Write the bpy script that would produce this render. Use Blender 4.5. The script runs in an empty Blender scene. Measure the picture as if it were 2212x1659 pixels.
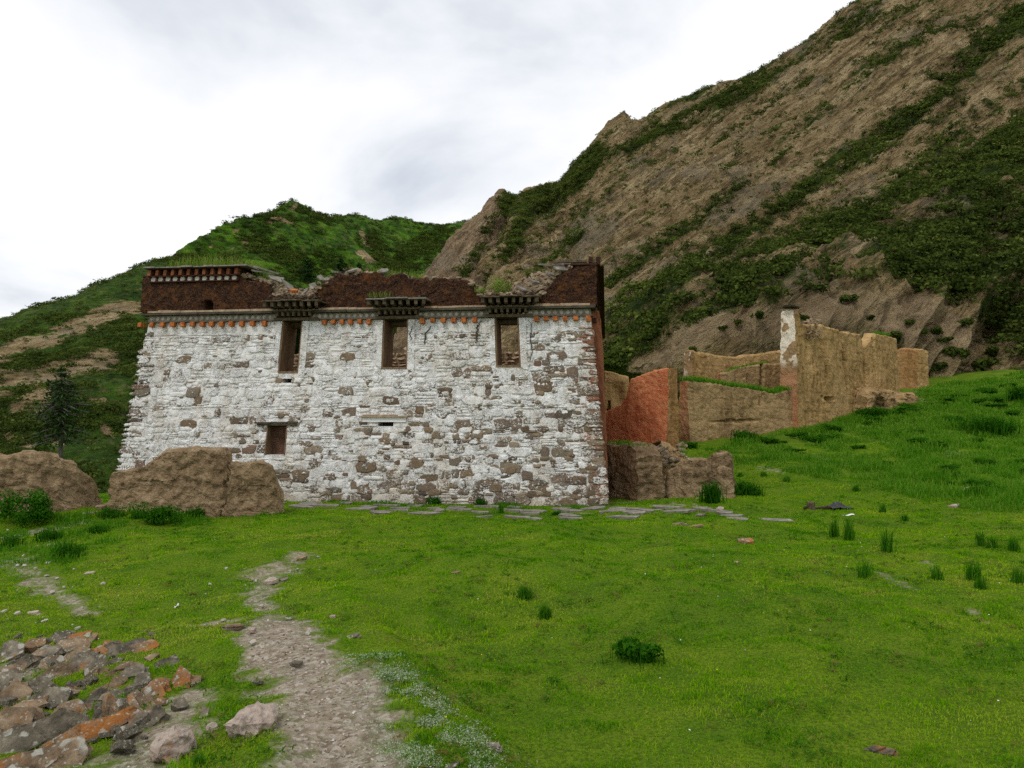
import bpy, bmesh, math, random
import numpy as np
from mathutils import Vector, Matrix, noise as mnoise
R = math.radians
scn = bpy.context.scene
COL = scn.collection

# ---------------------------------------------------------------- camera
EYE = 2.55
PITCH = 1.83
FPX = 1580.0            # focal length in pixels of a 2212 px wide frame
cd = bpy.data.cameras.new("camera")
cam = bpy.data.objects.new("camera", cd)
COL.objects.link(cam)
cam.location = (0, 0, EYE)
cam.rotation_euler = (R(90 + PITCH), 0, 0)
cd.sensor_width = 36
cd.lens = FPX / 2212 * 36
cd.clip_end = 4000
cd.clip_start = 0.05
scn.camera = cam

# ---------------------------------------------------------------- light
SUN_AZ, SUN_EL = R(215), R(52)      # azimuth measured clockwise from +Y
SD = Vector((math.sin(SUN_AZ) * math.cos(SUN_EL), math.cos(SUN_AZ) * math.cos(SUN_EL), math.sin(SUN_EL)))
sl = bpy.data.lights.new("sun", 'SUN')
sl.energy = 1.1
sl.angle = R(14)
sl.color = (1, 0.96, 0.9)
so = bpy.data.objects.new("sun", sl)
COL.objects.link(so)
so.location = (-20, -20, 60)
so.rotation_euler = SD.to_track_quat('Z', 'Y').to_euler()

w = bpy.data.worlds.new("World")
scn.world = w
w.use_nodes = True
wt = w.node_tree
wt.nodes.clear()
def wn(t, **k):
    n = wt.nodes.new(t)
    for a, b in k.items():
        setattr(n, a, b)
    return n
out = wn('ShaderNodeOutputWorld')
bg = wn('ShaderNodeBackground')
bg.inputs[1].default_value = 0.1
sky = wn('ShaderNodeTexSky')
sky.sky_type = 'NISHITA'
sky.sun_disc = False
sky.sun_elevation = SUN_EL
sky.sun_rotation = SUN_AZ
tc = wn('ShaderNodeTexCoord')
sx = wn('ShaderNodeSeparateXYZ')
wt.links.new(tc.outputs['Generated'], sx.inputs[0])
def wmath(op, a, b=None):
    n = wn('ShaderNodeMath', operation=op)
    for i, v in enumerate((a, b)):
        if v is None: continue
        if isinstance(v, (int, float)): n.inputs[i].default_value = v
        else: wt.links.new(v, n.inputs[i])
    return n.outputs[0]
den = wmath('ADD', wmath('MAXIMUM', sx.outputs[2], 0.0), 0.32)
cx = wn('ShaderNodeCombineXYZ')
wt.links.new(wmath('DIVIDE', sx.outputs[0], den), cx.inputs[0])
wt.links.new(wmath('DIVIDE', sx.outputs[1], den), cx.inputs[1])
nz = wn('ShaderNodeTexNoise')
nz.inputs['Scale'].default_value = 1.55
nz.inputs['Detail'].default_value = 6
nz.inputs['Roughness'].default_value = 0.52
nz.inputs['Distortion'].default_value = 0.25
mp = wn('ShaderNodeMapping')
mp.inputs['Location'].default_value = (3.35, 1.75, 0.4)
wt.links.new(cx.outputs[0], mp.inputs[0])
wt.links.new(mp.outputs[0], nz.inputs['Vector'])
cr = wn('ShaderNodeValToRGB')
cr.color_ramp.elements[0].position = 0.325
cr.color_ramp.elements[0].color = (0.60, 0.645, 0.72, 1)
cr.color_ramp.elements[1].position = 0.53
cr.color_ramp.elements[1].color = (1.0, 1.0, 1.0, 1)
e = cr.color_ramp.elements.new(0.435); e.color = (0.86, 0.885, 0.925, 1)
wt.links.new(nz.outputs[0], cr.inputs[0])
sc_ = wn('ShaderNodeVectorMath', operation='SCALE')
sc_.inputs['Scale'].default_value = 10.0
wt.links.new(cr.outputs[0], sc_.inputs[0])
mx = wn('ShaderNodeMix', data_type='RGBA')
mx.inputs[0].default_value = 0.94
wt.links.new(sky.outputs[0], mx.inputs[6])
wt.links.new(sc_.outputs[0], mx.inputs[7])
wt.links.new(mx.outputs[2], bg.inputs[0])
wt.links.new(bg.outputs[0], out.inputs[0])

scn.view_settings.view_transform = 'Standard'
scn.view_settings.look = 'None'
scn.view_settings.exposure = 0.12
scn.view_settings.gamma = 1.0
scn.view_settings.use_curve_mapping = False
scn.cycles.max_bounces = 6
scn.cycles.diffuse_bounces = 3
scn.cycles.transmission_bounces = 3
scn.cycles.use_denoising = False

# ---------------------------------------------------------------- numpy noise
_rs = np.random.RandomState(7)
_perm = _rs.permutation(256)
_perm = np.concatenate([_perm, _perm, _perm])
_g = _rs.normal(size=(256, 3)); _g /= np.linalg.norm(_g, axis=1)[:, None]
def perlin(Pt, seed=0):
    Pt = np.asarray(Pt, float) + seed * 17.31
    i = np.floor(Pt).astype(np.int64)
    f = Pt - i
    i &= 255
    u = f * f * f * (f * (f * 6 - 15) + 10)
    res = 0
    for dx in (0, 1):
        wx = u[:, 0] if dx else 1 - u[:, 0]
        a = _perm[(i[:, 0] + dx) & 255]
        for dy in (0, 1):
            wy = u[:, 1] if dy else 1 - u[:, 1]
            b = _perm[(a + i[:, 1] + dy) & 511]
            for dz in (0, 1):
                wz = u[:, 2] if dz else 1 - u[:, 2]
                g = _g[_perm[(b + i[:, 2] + dz) & 511]]
                d = g[:, 0] * (f[:, 0] - dx) + g[:, 1] * (f[:, 1] - dy) + g[:, 2] * (f[:, 2] - dz)
                res = res + wx * wy * wz * d
    return res * 1.5
_ROT = np.array(Matrix.Rotation(0.7, 3, Vector((0.3, 0.8, 0.52)).normalized()))
def fbm(Pt, oct=4, seed=0, gain=0.5, lac=2.03):
    Pt = np.asarray(Pt, float) @ _ROT.T
    r = 0; a = 1; s = 0
    for k in range(oct):
        r = r + a * perlin(Pt * lac ** k, seed + k * 3); Pt = Pt @ _ROT.T
        s += a; a *= gain
    return r / s
def ridged(Pt, oct=4, seed=0, gain=0.5):
    Pt = np.asarray(Pt, float)
    r = 0; a = 1; s = 0
    for k in range(oct):
        r = r + a * (1 - 2 * np.abs(perlin(Pt * 2.03 ** k, seed + k * 3)))
        s += a; a *= gain
    return r / s
def sstep(a, b, x):
    t = np.clip((x - a) / (b - a), 0, 1)
    return t * t * (3 - 2 * t)

# ---------------------------------------------------------------- camera geometry (2212 x 1659 reference pixels)
cp, sp_ = math.cos(R(PITCH)), math.sin(R(PITCH))
def ray(px, py):
    a = (px - 1106) / FPX; c = (829.5 - py) / FPX
    return np.array([a, cp - sp_ * c, sp_ + cp * c])
def P(px, py, d):
    r = ray(px, py)
    return np.array([0, 0, EYE]) + r * (d / r[1])
def proj(V):
    V = np.atleast_2d(V)
    x = V[:, 0]; y = V[:, 1]; z = V[:, 2] - EYE
    yy = np.maximum(cp * y + sp_ * z, 1e-3); zz = -sp_ * y + cp * z
    return 1106 + FPX * x / yy, 829.5 - FPX * zz / yy

# ---------------------------------------------------------------- mesh helpers
def tag(o, label=None, cat=None, group=None, kind=None):
    if label: o["label"] = label
    if cat: o["category"] = cat
    if group: o["group"] = group
    if kind: o["kind"] = kind
    return o
def empty(name, loc, label=None, cat=None, group=None):
    o = bpy.data.objects.new(name, None)
    COL.objects.link(o)
    o.location = loc
    o.empty_display_size = 0.3
    return tag(o, label, cat, group)
def mesh(name, V, faces, mat, parent=None, attrs=None, smooth=False, origin=None, midx=None, cattrs=None):
    """V (n,3) world coordinates; faces: array (m,k) or list of such arrays / lists. origin: object location (world)."""
    V = np.asarray(V, dtype=np.float64)
    if isinstance(faces, np.ndarray): faces = [faces]
    me = bpy.data.meshes.new(name)
    arrs = []; cnt = []
    for f in faces:
        if isinstance(f, np.ndarray) and f.ndim == 2:
            arrs.append(f.ravel()); cnt.append(np.full(len(f), f.shape[1], np.int32))
        else:
            arrs.append(np.array(f, np.int32)); cnt.append(np.array([len(f)], np.int32))
    loops = np.concatenate(arrs).astype(np.int32); cnt = np.concatenate(cnt)
    off = np.array(origin, float) if origin is not None else np.zeros(3)
    if parent is not None and origin is None:
        off = np.array(parent.location)
        if parent.parent is not None: off = off + np.array(parent.parent.location)
    Vl = (V - off).astype(np.float32)
    me.vertices.add(len(V)); me.vertices.foreach_set("co", Vl.ravel())
    me.loops.add(len(loops)); me.loops.foreach_set("vertex_index", loops)
    me.polygons.add(len(cnt))
    st = np.zeros(len(cnt), np.int32); st[1:] = np.cumsum(cnt)[:-1]
    me.polygons.foreach_set("loop_start", st)
    me.polygons.foreach_set("loop_total", cnt)
    if smooth: me.polygons.foreach_set("use_smooth", np.ones(len(cnt), bool))
    else: me.polygons.foreach_set("use_smooth", np.zeros(len(cnt), bool))
    if midx is not None: me.polygons.foreach_set("material_index", np.asarray(midx, np.int32))
    for k, a in (attrs or {}).items():
        at = me.attributes.new(k, 'FLOAT', 'POINT')
        at.data.foreach_set("value", np.asarray(a, np.float32))
    me.update(calc_edges=True)
    me.validate()
    for m in (mat if isinstance(mat, (list, tuple)) else [mat]):
        me.materials.append(m)
    o = bpy.data.objects.new(name, me)
    COL.objects.link(o)
    if origin is not None: o.location = origin
    if parent is not None:
        o.parent = parent
        if origin is not None: o.location = (0, 0, 0)
    return o
class MB:
    """collects geometry for one mesh"""
    def __init__(s): s.V = []; s.F = []; s.n = 0; s.A = {}
    def add(s, V, F, **attrs):
        V = np.asarray(V, float); s.V.append(V)
        for f in (F if isinstance(F, list) else [F]):
            s.F.append(np.asarray(f) + s.n)
        for k, a in attrs.items():
            s.A.setdefault(k, []).append(np.broadcast_to(np.asarray(a, float), (len(V),)))
        s.n += len(V)
    def box8(s, C, **attrs):
        """8 corners: bottom 0-3 (ccw), top 4-7"""
        s.add(C, np.array([[3, 2, 1, 0], [4, 5, 6, 7], [0, 1, 5, 4], [1, 2, 6, 5], [2, 3, 7, 6], [3, 0, 4, 7]]), **attrs)
    def build(s, name, mat, parent=None, **k):
        # faces of different sizes are grouped by size to keep the arrays rectangular
        by = {}
        for f in s.F:
            if f.ndim == 1: f = f[None, :]
            by.setdefault(f.shape[1], []).append(f)
        return mesh(name, np.concatenate(s.V), [np.concatenate(v) for v in by.values()], mat, parent,
                    attrs={a: np.concatenate(v) for a, v in s.A.items()}, **k)
def grid_faces(nr, nc):
    i = np.arange((nr - 1) * (nc - 1)); r = i // (nc - 1); c = i % (nc - 1)
    a = r * nc + c
    return np.stack([a, a + 1, a + nc + 1, a + nc], 1)
def catmull(Pts, n):
    """Pts (k, ...) -> n samples, uniform Catmull-Rom"""
    Pts = np.asarray(Pts, float); k = len(Pts)
    t = np.linspace(0, k - 1, n); i = np.minimum(t.astype(int), k - 2); f = (t - i)
    f = f.reshape((-1,) + (1,) * (Pts.ndim - 1))
    g = lambda j: Pts[np.clip(j, 0, k - 1)]
    p0, p1, p2, p3 = g(i - 1), g(i), g(i + 1), g(i + 2)
    p0 = np.where((i == 0).reshape(f.shape), 2 * p1 - p2, p0)
    p3 = np.where((i == k - 2).reshape(f.shape), 2 * p2 - p1, p3)
    return 0.5 * (2 * p1 + (p2 - p0) * f + (2 * p0 - 5 * p1 + 4 * p2 - p3) * f ** 2 + (3 * p1 - p0 - 3 * p2 + p3) * f ** 3)

# ---------------------------------------------------------------- materials
def S(r, g, b):
    f = lambda c: ((c / 255) / 12.92 if c / 255 <= 0.04045 else (((c / 255) + 0.055) / 1.055) ** 2.4)
    return (f(r), f(g), f(b), 1)
class M:
    def __init__(s, name, rough=0.9, spec=0.2):
        s.m = bpy.data.materials.new(name); s.m.use_nodes = True
        s.t = s.m.node_tree; s.t.nodes.clear()
        s.o = s.t.nodes.new('ShaderNodeOutputMaterial')
        s.b = s.t.nodes.new('ShaderNodeBsdfPrincipled')
        s.b.inputs['Roughness'].default_value = rough
        s.b.inputs['Specular IOR Level'].default_value = spec
        s.t.links.new(s.b.outputs[0], s.o.inputs[0])
        s._c = None
    def n(s, t, **k):
        n = s.t.nodes.new(t)
        for a, b in k.items(): setattr(n, a, b)
        return n
    def link(s, a, b): s.t.links.new(a, b)
    def put(s, sock, v):
        if v is None: return
        if hasattr(v, 'is_output'): s.link(v, sock)
        else:
            sock.default_value = v
    def co(s, scale=(1, 1, 1), rot=(0, 0, 0), loc=(0, 0, 0), kind='Object'):
        if s._c is None: s._c = s.n('ShaderNodeTexCoord')
        m = s.n('ShaderNodeMapping')
        m.inputs['Scale'].default_value = scale; m.inputs['Rotation'].default_value = rot; m.inputs['Location'].default_value = loc
        s.link(s._c.outputs[kind], m.inputs[0])
        return m.outputs[0]
    def noise(s, scale, vec=None, detail=4, rough=0.55, dist=0):
        n = s.n('ShaderNodeTexNoise')
        n.inputs['Scale'].default_value = scale; n.inputs['Detail'].default_value = detail
        n.inputs['Roughness'].default_value = rough; n.inputs['Distortion'].default_value = dist
        s.link(vec if vec is not None else s.co(), n.inputs['Vector'])
        return n.outputs[0]
    def voro(s, scale, vec=None, feature='F1', out=0, rnd=1):
        n = s.n('ShaderNodeTexVoronoi', feature=feature)
        n.inputs['Scale'].default_value = scale; n.inputs['Randomness'].default_value = rnd
        s.link(vec if vec is not None else s.co(), n.inputs['Vector'])
        return n.outputs[out]
    def ramp(s, fac, stops, interp='LINEAR'):
        n = s.n('ShaderNodeValToRGB'); r = n.color_ramp; r.interpolation = interp
        while len(r.elements) < len(stops): r.elements.new(0.5)
        for e, (p, c) in zip(r.elements, stops):
            e.position = p
            e.color = (c, c, c, 1) if isinstance(c, (int, float)) else c
        s.put(n.inputs[0], fac)
        return n.outputs[0]
    def mix(s, fac, a, b, mode='MIX'):
        n = s.n('ShaderNodeMix', data_type='RGBA', blend_type=mode)
        s.put(n.inputs[0], fac); s.put(n.inputs[6], a); s.put(n.inputs[7], b)
        return n.outputs[2]
    def math(s, op, a, b=None, c=None, clamp=False):
        n = s.n('ShaderNodeMath', operation=op); n.use_clamp = clamp
        for i, v in enumerate((a, b, c)):
            if v is not None: s.put(n.inputs[i], v)
        return n.outputs[0]
    def attr(s, name, out='Fac'):
        n = s.n('ShaderNodeAttribute'); n.attribute_name = name
        return n.outputs[out]
    def bump(s, h, strength=0.5, dist=0.02, normal=None):
        n = s.n('ShaderNodeBump'); n.inputs['Strength'].default_value = strength; n.inputs['Distance'].default_value = dist
        s.link(h, n.inputs['Height'])
        if normal is not None: s.link(normal, n.inputs['Normal'])
        s.link(n.outputs[0], s.b.inputs['Normal'])
        return n.outputs[0]
    def color(s, c): s.put(s.b.inputs['Base Color'], c); return s.m
    def leafy(s, c, trans=0.35):
        """diffuse + translucent, for leaves and blades"""
        d = s.n('ShaderNodeBsdfDiffuse'); t = s.n('ShaderNodeBsdfTranslucent'); mx_ = s.n('ShaderNodeMixShader')
        s.put(d.inputs[0], c); s.put(t.inputs[0], c); mx_.inputs[0].default_value = trans
        s.link(d.outputs[0], mx_.inputs[1]); s.link(t.outputs[0], mx_.inputs[2])
        s.link(mx_.outputs[0], s.o.inputs[0])
        return s.m
# ================================================================ MATERIALS OF THE SETTING
def m_ground():
    m = M("ground_turf", 0.95, 0.1)
    v = m.co()
    g = m.ramp(m.noise(1.1, v, 5, 0.6), [(0.3, (0.06, 0.13, 0.004, 1)), (0.5, (0.115, 0.195, 0.006, 1)), (0.7, (0.17, 0.225, 0.012, 1))])
    g = m.mix(m.ramp(m.noise(38, v, 3, 0.7), [(0.4, 0), (0.62, 0.75)]), g, (0.035, 0.07, 0.006, 1))
    st = m.voro(34, m.co(), 'F1', 1)
    grit = m.mix(m.ramp(m.noise(9, v, 6, 0.7), [(0.35, 0), (0.7, 1)]), (0.20, 0.155, 0.10, 1), (0.40, 0.345, 0.26, 1))
    sep = m.n('ShaderNodeSeparateColor'); m.link(st, sep.inputs[0])
    grit = m.mix(m.ramp(sep.outputs[0], [(0.5, 0), (1, 0.7)]), grit, (0.5, 0.45, 0.39, 1))
    grit = m.mix(m.ramp(sep.outputs[1], [(0.6, 0), (1, 0.75)]), grit, (0.15, 0.118, 0.08, 1))
    f = m.math('ADD', m.attr('dirt'), m.math('MULTIPLY', m.math('SUBTRACT', m.noise(6, v, 6, 0.7), 0.5), 1.2))
    f = m.ramp(f, [(0.34, 0), (0.66, 1)])
    h = m.math('ADD', m.math('MULTIPLY', m.noise(55, v, 4, 0.7), 1), m.math('MULTIPLY', m.voro(34, v), 0.6))
    m.bump(h, 0.7, 0.03)
    return m.color(m.mix(f, g, grit))
def m_blade(name, stops, trans=0.4):
    m = M(name)
    return m.leafy(m.ramp(m.attr('tint'), stops), trans)
MAT_GROUND = m_ground()
MAT_GRASS = m_blade("short_grass", [(0, (0.055, 0.19, 0.003, 1)), (0.4, (0.16, 0.36, 0.005, 1)), (0.75, (0.30, 0.45, 0.010, 1)), (1, (0.44, 0.42, 0.08, 1))])
MAT_TALL = m_blade("tall_grass", [(0, (0.03, 0.13, 0.006, 1)), (0.5, (0.085, 0.25, 0.01, 1)), (1, (0.24, 0.36, 0.05, 1))])
MAT_DRYGRASS = m_blade("roof_grass_blades", [(0, (0.06, 0.16, 0.01, 1)), (0.6, (0.20, 0.30, 0.04, 1)), (1, (0.36, 0.36, 0.12, 1))])
MAT_SILVER = m_blade("silver_leaf", [(0, (0.13, 0.24, 0.05, 1)), (0.55, (0.30, 0.36, 0.22, 1)), (1, (0.50, 0.52, 0.42, 1))], 0.2)
MAT_BUSH = m_blade("bush_leaf", [(0, (0.014, 0.065, 0.004, 1)), (0.6, (0.04, 0.15, 0.008, 1)), (1, (0.11, 0.24, 0.02, 1))])
MAT_SCRUB = m_blade("scrub_leaf", [(0, (0.019, 0.032, 0.007, 1)), (0.45, (0.054, 0.078, 0.015, 1)), (0.8, (0.105, 0.138, 0.025, 1)), (1, (0.18, 0.20, 0.055, 1))], 0.25)
MAT_CONIFER = m_blade("conifer_needles", [(0, (0.012, 0.034, 0.008, 1)), (0.6, (0.032, 0.072, 0.014, 1)), (1, (0.07, 0.13, 0.025, 1))], 0.15)
def m_bark():
    m = M("bark"); v = m.co((6, 6, 1.2))
    c = m.ramp(m.noise(4, v), [(0.3, (0.05, 0.045, 0.04, 1)), (0.7, (0.15, 0.13, 0.11, 1))])
    m.bump(m.noise(6, v), 0.6, 0.02)
    return m.color(c)
MAT_BARK = m_bark()
def m_mountain(name, ang, green=((0.035, 0.062, 0.012, 1), (0.085, 0.125, 0.018, 1)), rock=((0.155, 0.108, 0.048, 1), (0.41, 0.295, 0.145, 1), (0.66, 0.51, 0.28, 1)), scale=1.0):
    """rock with tilted beds, thin soil and grass where the veg map says so"""
    m = M(name, 0.95, 0.1)
    # beds run along (cos ang, sin ang) in x-z: turn them onto the x axis, then stretch
    rotv = m.co(rot=(0, ang, 0))
    mp_ = m.n('ShaderNodeMapping'); mp_.inputs['Scale'].default_value = (0.075 * scale, 0.10 * scale, 0.42 * scale); m.link(rotv, mp_.inputs[0])
    beds = m.noise(1.0, mp_.outputs[0], 7, 0.62, 0.5)
    mp2 = m.n('ShaderNodeMapping'); mp2.inputs['Scale'].default_value = (0.33 * scale, 0.38 * scale, 0.95 * scale); m.link(rotv, mp2.inputs[0])
    beds2 = m.noise(1.0, mp2.outputs[0], 6, 0.7, 0.3)
    mp3 = m.n('ShaderNodeMapping'); mp3.inputs['Scale'].default_value = (1.2 * scale, 1.3 * scale, 2.6 * scale); m.link(rotv, mp3.inputs[0])
    crk = m.noise(1.0, mp3.outputs[0], 5, 0.7, 0.6)
    patch = m.noise(0.035 * scale, m.co(), 6, 0.62)
    c = m.ramp(m.math('ADD', m.math('MULTIPLY', beds, 0.55), m.math('MULTIPLY', beds2, 0.45)), [(0.40, rock[0]), (0.5, rock[1]), (0.60, rock[2])])
    c = m.mix(m.ramp(patch, [(0.42, 0), (0.62, 0.55)]), c, (rock[1][0] * 0.9, rock[1][1] * 0.9, rock[1][2] * 0.85, 1))
    c = m.mix(m.ramp(crk, [(0.36, 0.8), (0.48, 0)]), c, (rock[0][0] * 0.42, rock[0][1] * 0.5, rock[0][2] * 0.5, 1))
    sl = m.n('ShaderNodeMapping'); sl.inputs['Scale'].default_value = (0.05 * scale, 0.07 * scale, 0.75 * scale); m.link(rotv, sl.inputs[0])
    sln = m.ramp(m.math('ABSOLUTE', m.math('SUBTRACT', m.noise(1.0, sl.outputs[0], 6, 0.68, 0.3), 0.5)), [(0.0, 0.8), (0.018, 0.5), (0.035, 0)])
    sln = m.math('MULTIPLY', sln, m.ramp(m.noise(0.09 * scale, m.co(loc=(5, 8, 3)), 4, 0.6), [(0.40, 0.1), (0.58, 1)]))
    c = m.mix(sln, c, (rock[0][0] * 0.4, rock[0][1] * 0.38, rock[0][2] * 0.4, 1))
    grey = m.ramp(m.noise(0.06 * scale, m.co(loc=(31, 5, 2)), 5, 0.6), [(0.52, 0), (0.68, 0.6)])
    c = m.mix(grey, c, (0.27, 0.235, 0.17, 1))
    tan = m.mix(m.noise(0.8, m.co(), 6, 0.7), (0.34, 0.24, 0.125, 1), (0.54, 0.41, 0.245, 1))
    tan = m.mix(m.math('MULTIPLY', m.ramp(beds2, [(0.4, 1), (0.52, 0)]), 0.45), tan, (0.16, 0.11, 0.07, 1))
    c = m.mix(m.attr('bare'), c, tan)
    g = m.mix(m.ramp(m.noise(0.22 * scale, m.co(), 5, 0.65), [(0.38, 0), (0.62, 1)]), green[0], green[1])
    tuf = m.voro(0.55 * scale, m.co((1, 1, 1.6)), 'F1', 0)
    g = m.mix(m.ramp(m.math('ADD', m.math('MULTIPLY', tuf, 0.5), m.noise(1.1 * scale, m.co(), 5, 0.75)), [(0.55, 0.85), (0.80, 0)]), g, (green[0][0] * 0.35, green[0][1] * 0.38, green[0][2] * 0.5, 1))
    g = m.mix(m.ramp(m.noise(0.7 * scale, m.co(loc=(9, 1, 4)), 6, 0.75), [(0.54, 0), (0.68, 0.5)]), g, (rock[1][0] * 0.8, rock[1][1] * 0.85, rock[1][2] * 0.8, 1))
    vf = m.math('ADD', m.attr('veg'), m.math('MULTIPLY', m.math('SUBTRACT', m.noise(0.55 * scale, mp2.outputs[0], 6, 0.75), 0.5), 1.5))
    vf = m.math('ADD', vf, m.math('MULTIPLY', m.math('SUBTRACT', m.noise(0.16 * scale, m.co(), 5, 0.7), 0.5), 0.9))
    c = m.mix(m.ramp(vf, [(0.46, 0), (0.60, 1)]), c, g)
    fine = m.noise(1.0, mp3.outputs[0], 6, 0.72, 0.4)
    m.bump(m.math('ADD', m.math('ADD', m.math('MULTIPLY', beds, 1.2), m.math('MULTIPLY', beds2, 1.2)), m.math('MULTIPLY', fine, 0.55)), 1.0, 2.6)
    return m.color(c)
MAT_M1 = m_mountain("mountain_rock", R(36))
MAT_M2 = m_mountain("spur_rock", R(55), rock=((0.12, 0.08, 0.043, 1), (0.30, 0.205, 0.115, 1), (0.50, 0.37, 0.225, 1)), scale=0.8)
MAT_M3 = m_mountain("green_hill_ground", R(10), green=((0.035, 0.10, 0.006, 1), (0.105, 0.235, 0.010, 1)), scale=0.5)
MAT_M4 = m_mountain("near_hill_ground", R(18), green=((0.03, 0.075, 0.008, 1), (0.085, 0.17, 0.012, 1)), scale=0.9)

# ================================================================ GROUND
# control points: surveyed spots of the knoll and the slopes round it
gc = []
def gxy(x, y, z): gc.append((x, y, z))
def gpx(px, py, d): gc.append(tuple(P(px, py, d)))
for y in (-30, -12, -4): gxy(0, y, 0.95 + 0.01 * (y < 0))
gxy(0, 0, 0.95); gxy(0, 4, 0.76); gxy(0, 8, 0.57); gxy(0, 12, 0.36); gxy(0, 15, 0.17); gxy(0, 17.2, 0.02); gxy(0, 19, 0)
for x, y in ((2.8, 18.8), (-4, 19.5), (-8, 20.4), (-11.5, 21.5), (-9, 30), (4, 28), (-3, 30), (-3, 24)): gxy(x, y, 0)
gpx(420, 1108, 16.5); gpx(100, 1112, 16); gpx(600, 1106, 17); gpx(0, 1300, 9); gpx(0, 1600, 4.6); gpx(-500, 1300, 8.8); gpx(0, 1180, 13)
gpx(-500, 1115, 15.5)
gpx(1565, 1078, 20); gpx(1345, 1078, 21.5); gpx(1385, 965, 29.5); gpx(1600, 948, 31.5); gpx(1480, 960, 30)
gpx(1728, 925, 33.3); gpx(1870, 888, 38.5); gpx(1950, 838, 45); gpx(2010, 832, 47)
gpx(2212, 800, 50); gpx(2212, 900, 37); gpx(2212, 1000, 25); gpx(2212, 1095, 16.2); gpx(2212, 1200, 10.7); gpx(2212, 1400, 6.1); gpx(2212, 1600, 3.9)
gpx(1900, 1000, 26); gpx(1800, 1100, 18.2); gpx(1700, 1003, 25); gpx(1650, 1080, 19.5); gpx(1900, 1150, 14)
gpx(2500, 1150, 13); gpx(2600, 1000, 25); gpx(2700, 880, 36); gpx(2700, 800, 48)
gpx(1400, 890, 45); gpx(1310, 885, 60); gpx(1500, 872, 52); gpx(1700, 850, 52); gpx(1900, 830, 52); gpx(2212, 825, 56)
for x, y, z in ((-18, 20, -3.5), (-16, 26, -4), (-26, 20, -8), (-30, 40, -9), (-14, 40, -4.5), (-45, 60, -9), (-40, 10, -9), (-30, 0, -6), (-15, 4, -1.2), (-14, 12, -0.9),
                (-30, -25, -6), (30, -25, 2), (30, 0, 2.2), (45, 15, 6), (55, 30, 11), (60, 55, 18), (20, 70, 9), (0, 60, 0), (-20, 70, -6), (-12, 55, -4), (40, 75, 16)): gxy(x, y, z)
gc = np.array(gc)
def _tps(c):
    n = len(c); d = np.hypot(c[:, None, 0] - c[None, :, 0], c[:, None, 1] - c[None, :, 1])
    K = np.where(d > 0, d ** 2 * np.log(np.maximum(d, 1e-9)), 0) + np.eye(n) * 0.35
    Q = np.c_[np.ones(n), c[:, :2]]
    A = np.block([[K, Q], [Q.T, np.zeros((3, 3))]])
    return np.linalg.solve(A, np.r_[c[:, 2], 0, 0, 0])
_gw = _tps(gc)
def gbase(x, y):
    x = np.clip(np.asarray(x, float), -60, 70); y = np.clip(np.asarray(y, float), -30, 80)
    shp = x.shape; x = x.ravel(); y = y.ravel(); r = np.empty(len(x))
    for s in range(0, len(x), 100000):
        xx, yy = x[s:s + 100000], y[s:s + 100000]
        d2 = (xx[:, None] - gc[None, :, 0]) ** 2 + (yy[:, None] - gc[None, :, 1]) ** 2
        r[s:s + 100000] = (0.5 * d2 * np.log(np.maximum(d2, 1e-12))) @ _gw[:-3] + _gw[-3] + _gw[-2] * xx + _gw[-1] * yy
    return r.reshape(shp)
def gz(x, y):
    """ground height with its small unevenness"""
    x = np.atleast_1d(np.asarray(x, float)); y = np.atleast_1d(np.asarray(y, float))
    q = np.stack([x, y, np.zeros_like(x)], -1).reshape(-1, 3)
    flat = sstep(17.0, 17.9, y) * sstep(25, 23, y) * sstep(-13, -11, x) * sstep(4.5, 3, x)
    k = (1 - 0.75 * flat).ravel()
    r = gbase(x, y).ravel() + k * (0.19 * fbm(q / 2.6, 3, 1) + 0.06 * fbm(q / 0.5, 3, 2)) + k * 0.35 * fbm(q / 14, 2, 5) * sstep(20, 40, np.hypot(q[:, 0], q[:, 1]))
    # the path runs on a low crest: the lawn dips away on its right
    X_, Y_ = q[:, 0], q[:, 1]
    sx_ = (X_ - (-1.55 + (7.6 - Y_) * 0.36)) * 0.94 + 0.12 * fbm(q / 0.8, 2, 8)
    r = r - 0.20 * sstep(-0.08, 0.42, sx_) * sstep(5.5, 1.2, sx_) * sstep(9.5, 7.0, Y_) * sstep(-2, 2, Y_)
    return r.reshape(x.shape)
def gp(px, py, dmax=80):
    """where the line of sight through a spot of the photograph meets the ground"""
    r = ray(px, py); t = np.linspace(1, dmax, 1600)
    z = EYE + r[2] * t / r[1]; g = gz(r[0] * t / r[1], t)
    k = np.argmax(z < g)
    if k == 0: k = len(t) - 1
    f = (z[k - 1] - g[k - 1]) / ((z[k - 1] - g[k - 1]) - (z[k] - g[k]) + 1e-9)
    d = t[k - 1] + f * (t[k] - t[k - 1]); x = r[0] * d / r[1]
    return np.array([x, d, gz(x, d)[0]])
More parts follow.
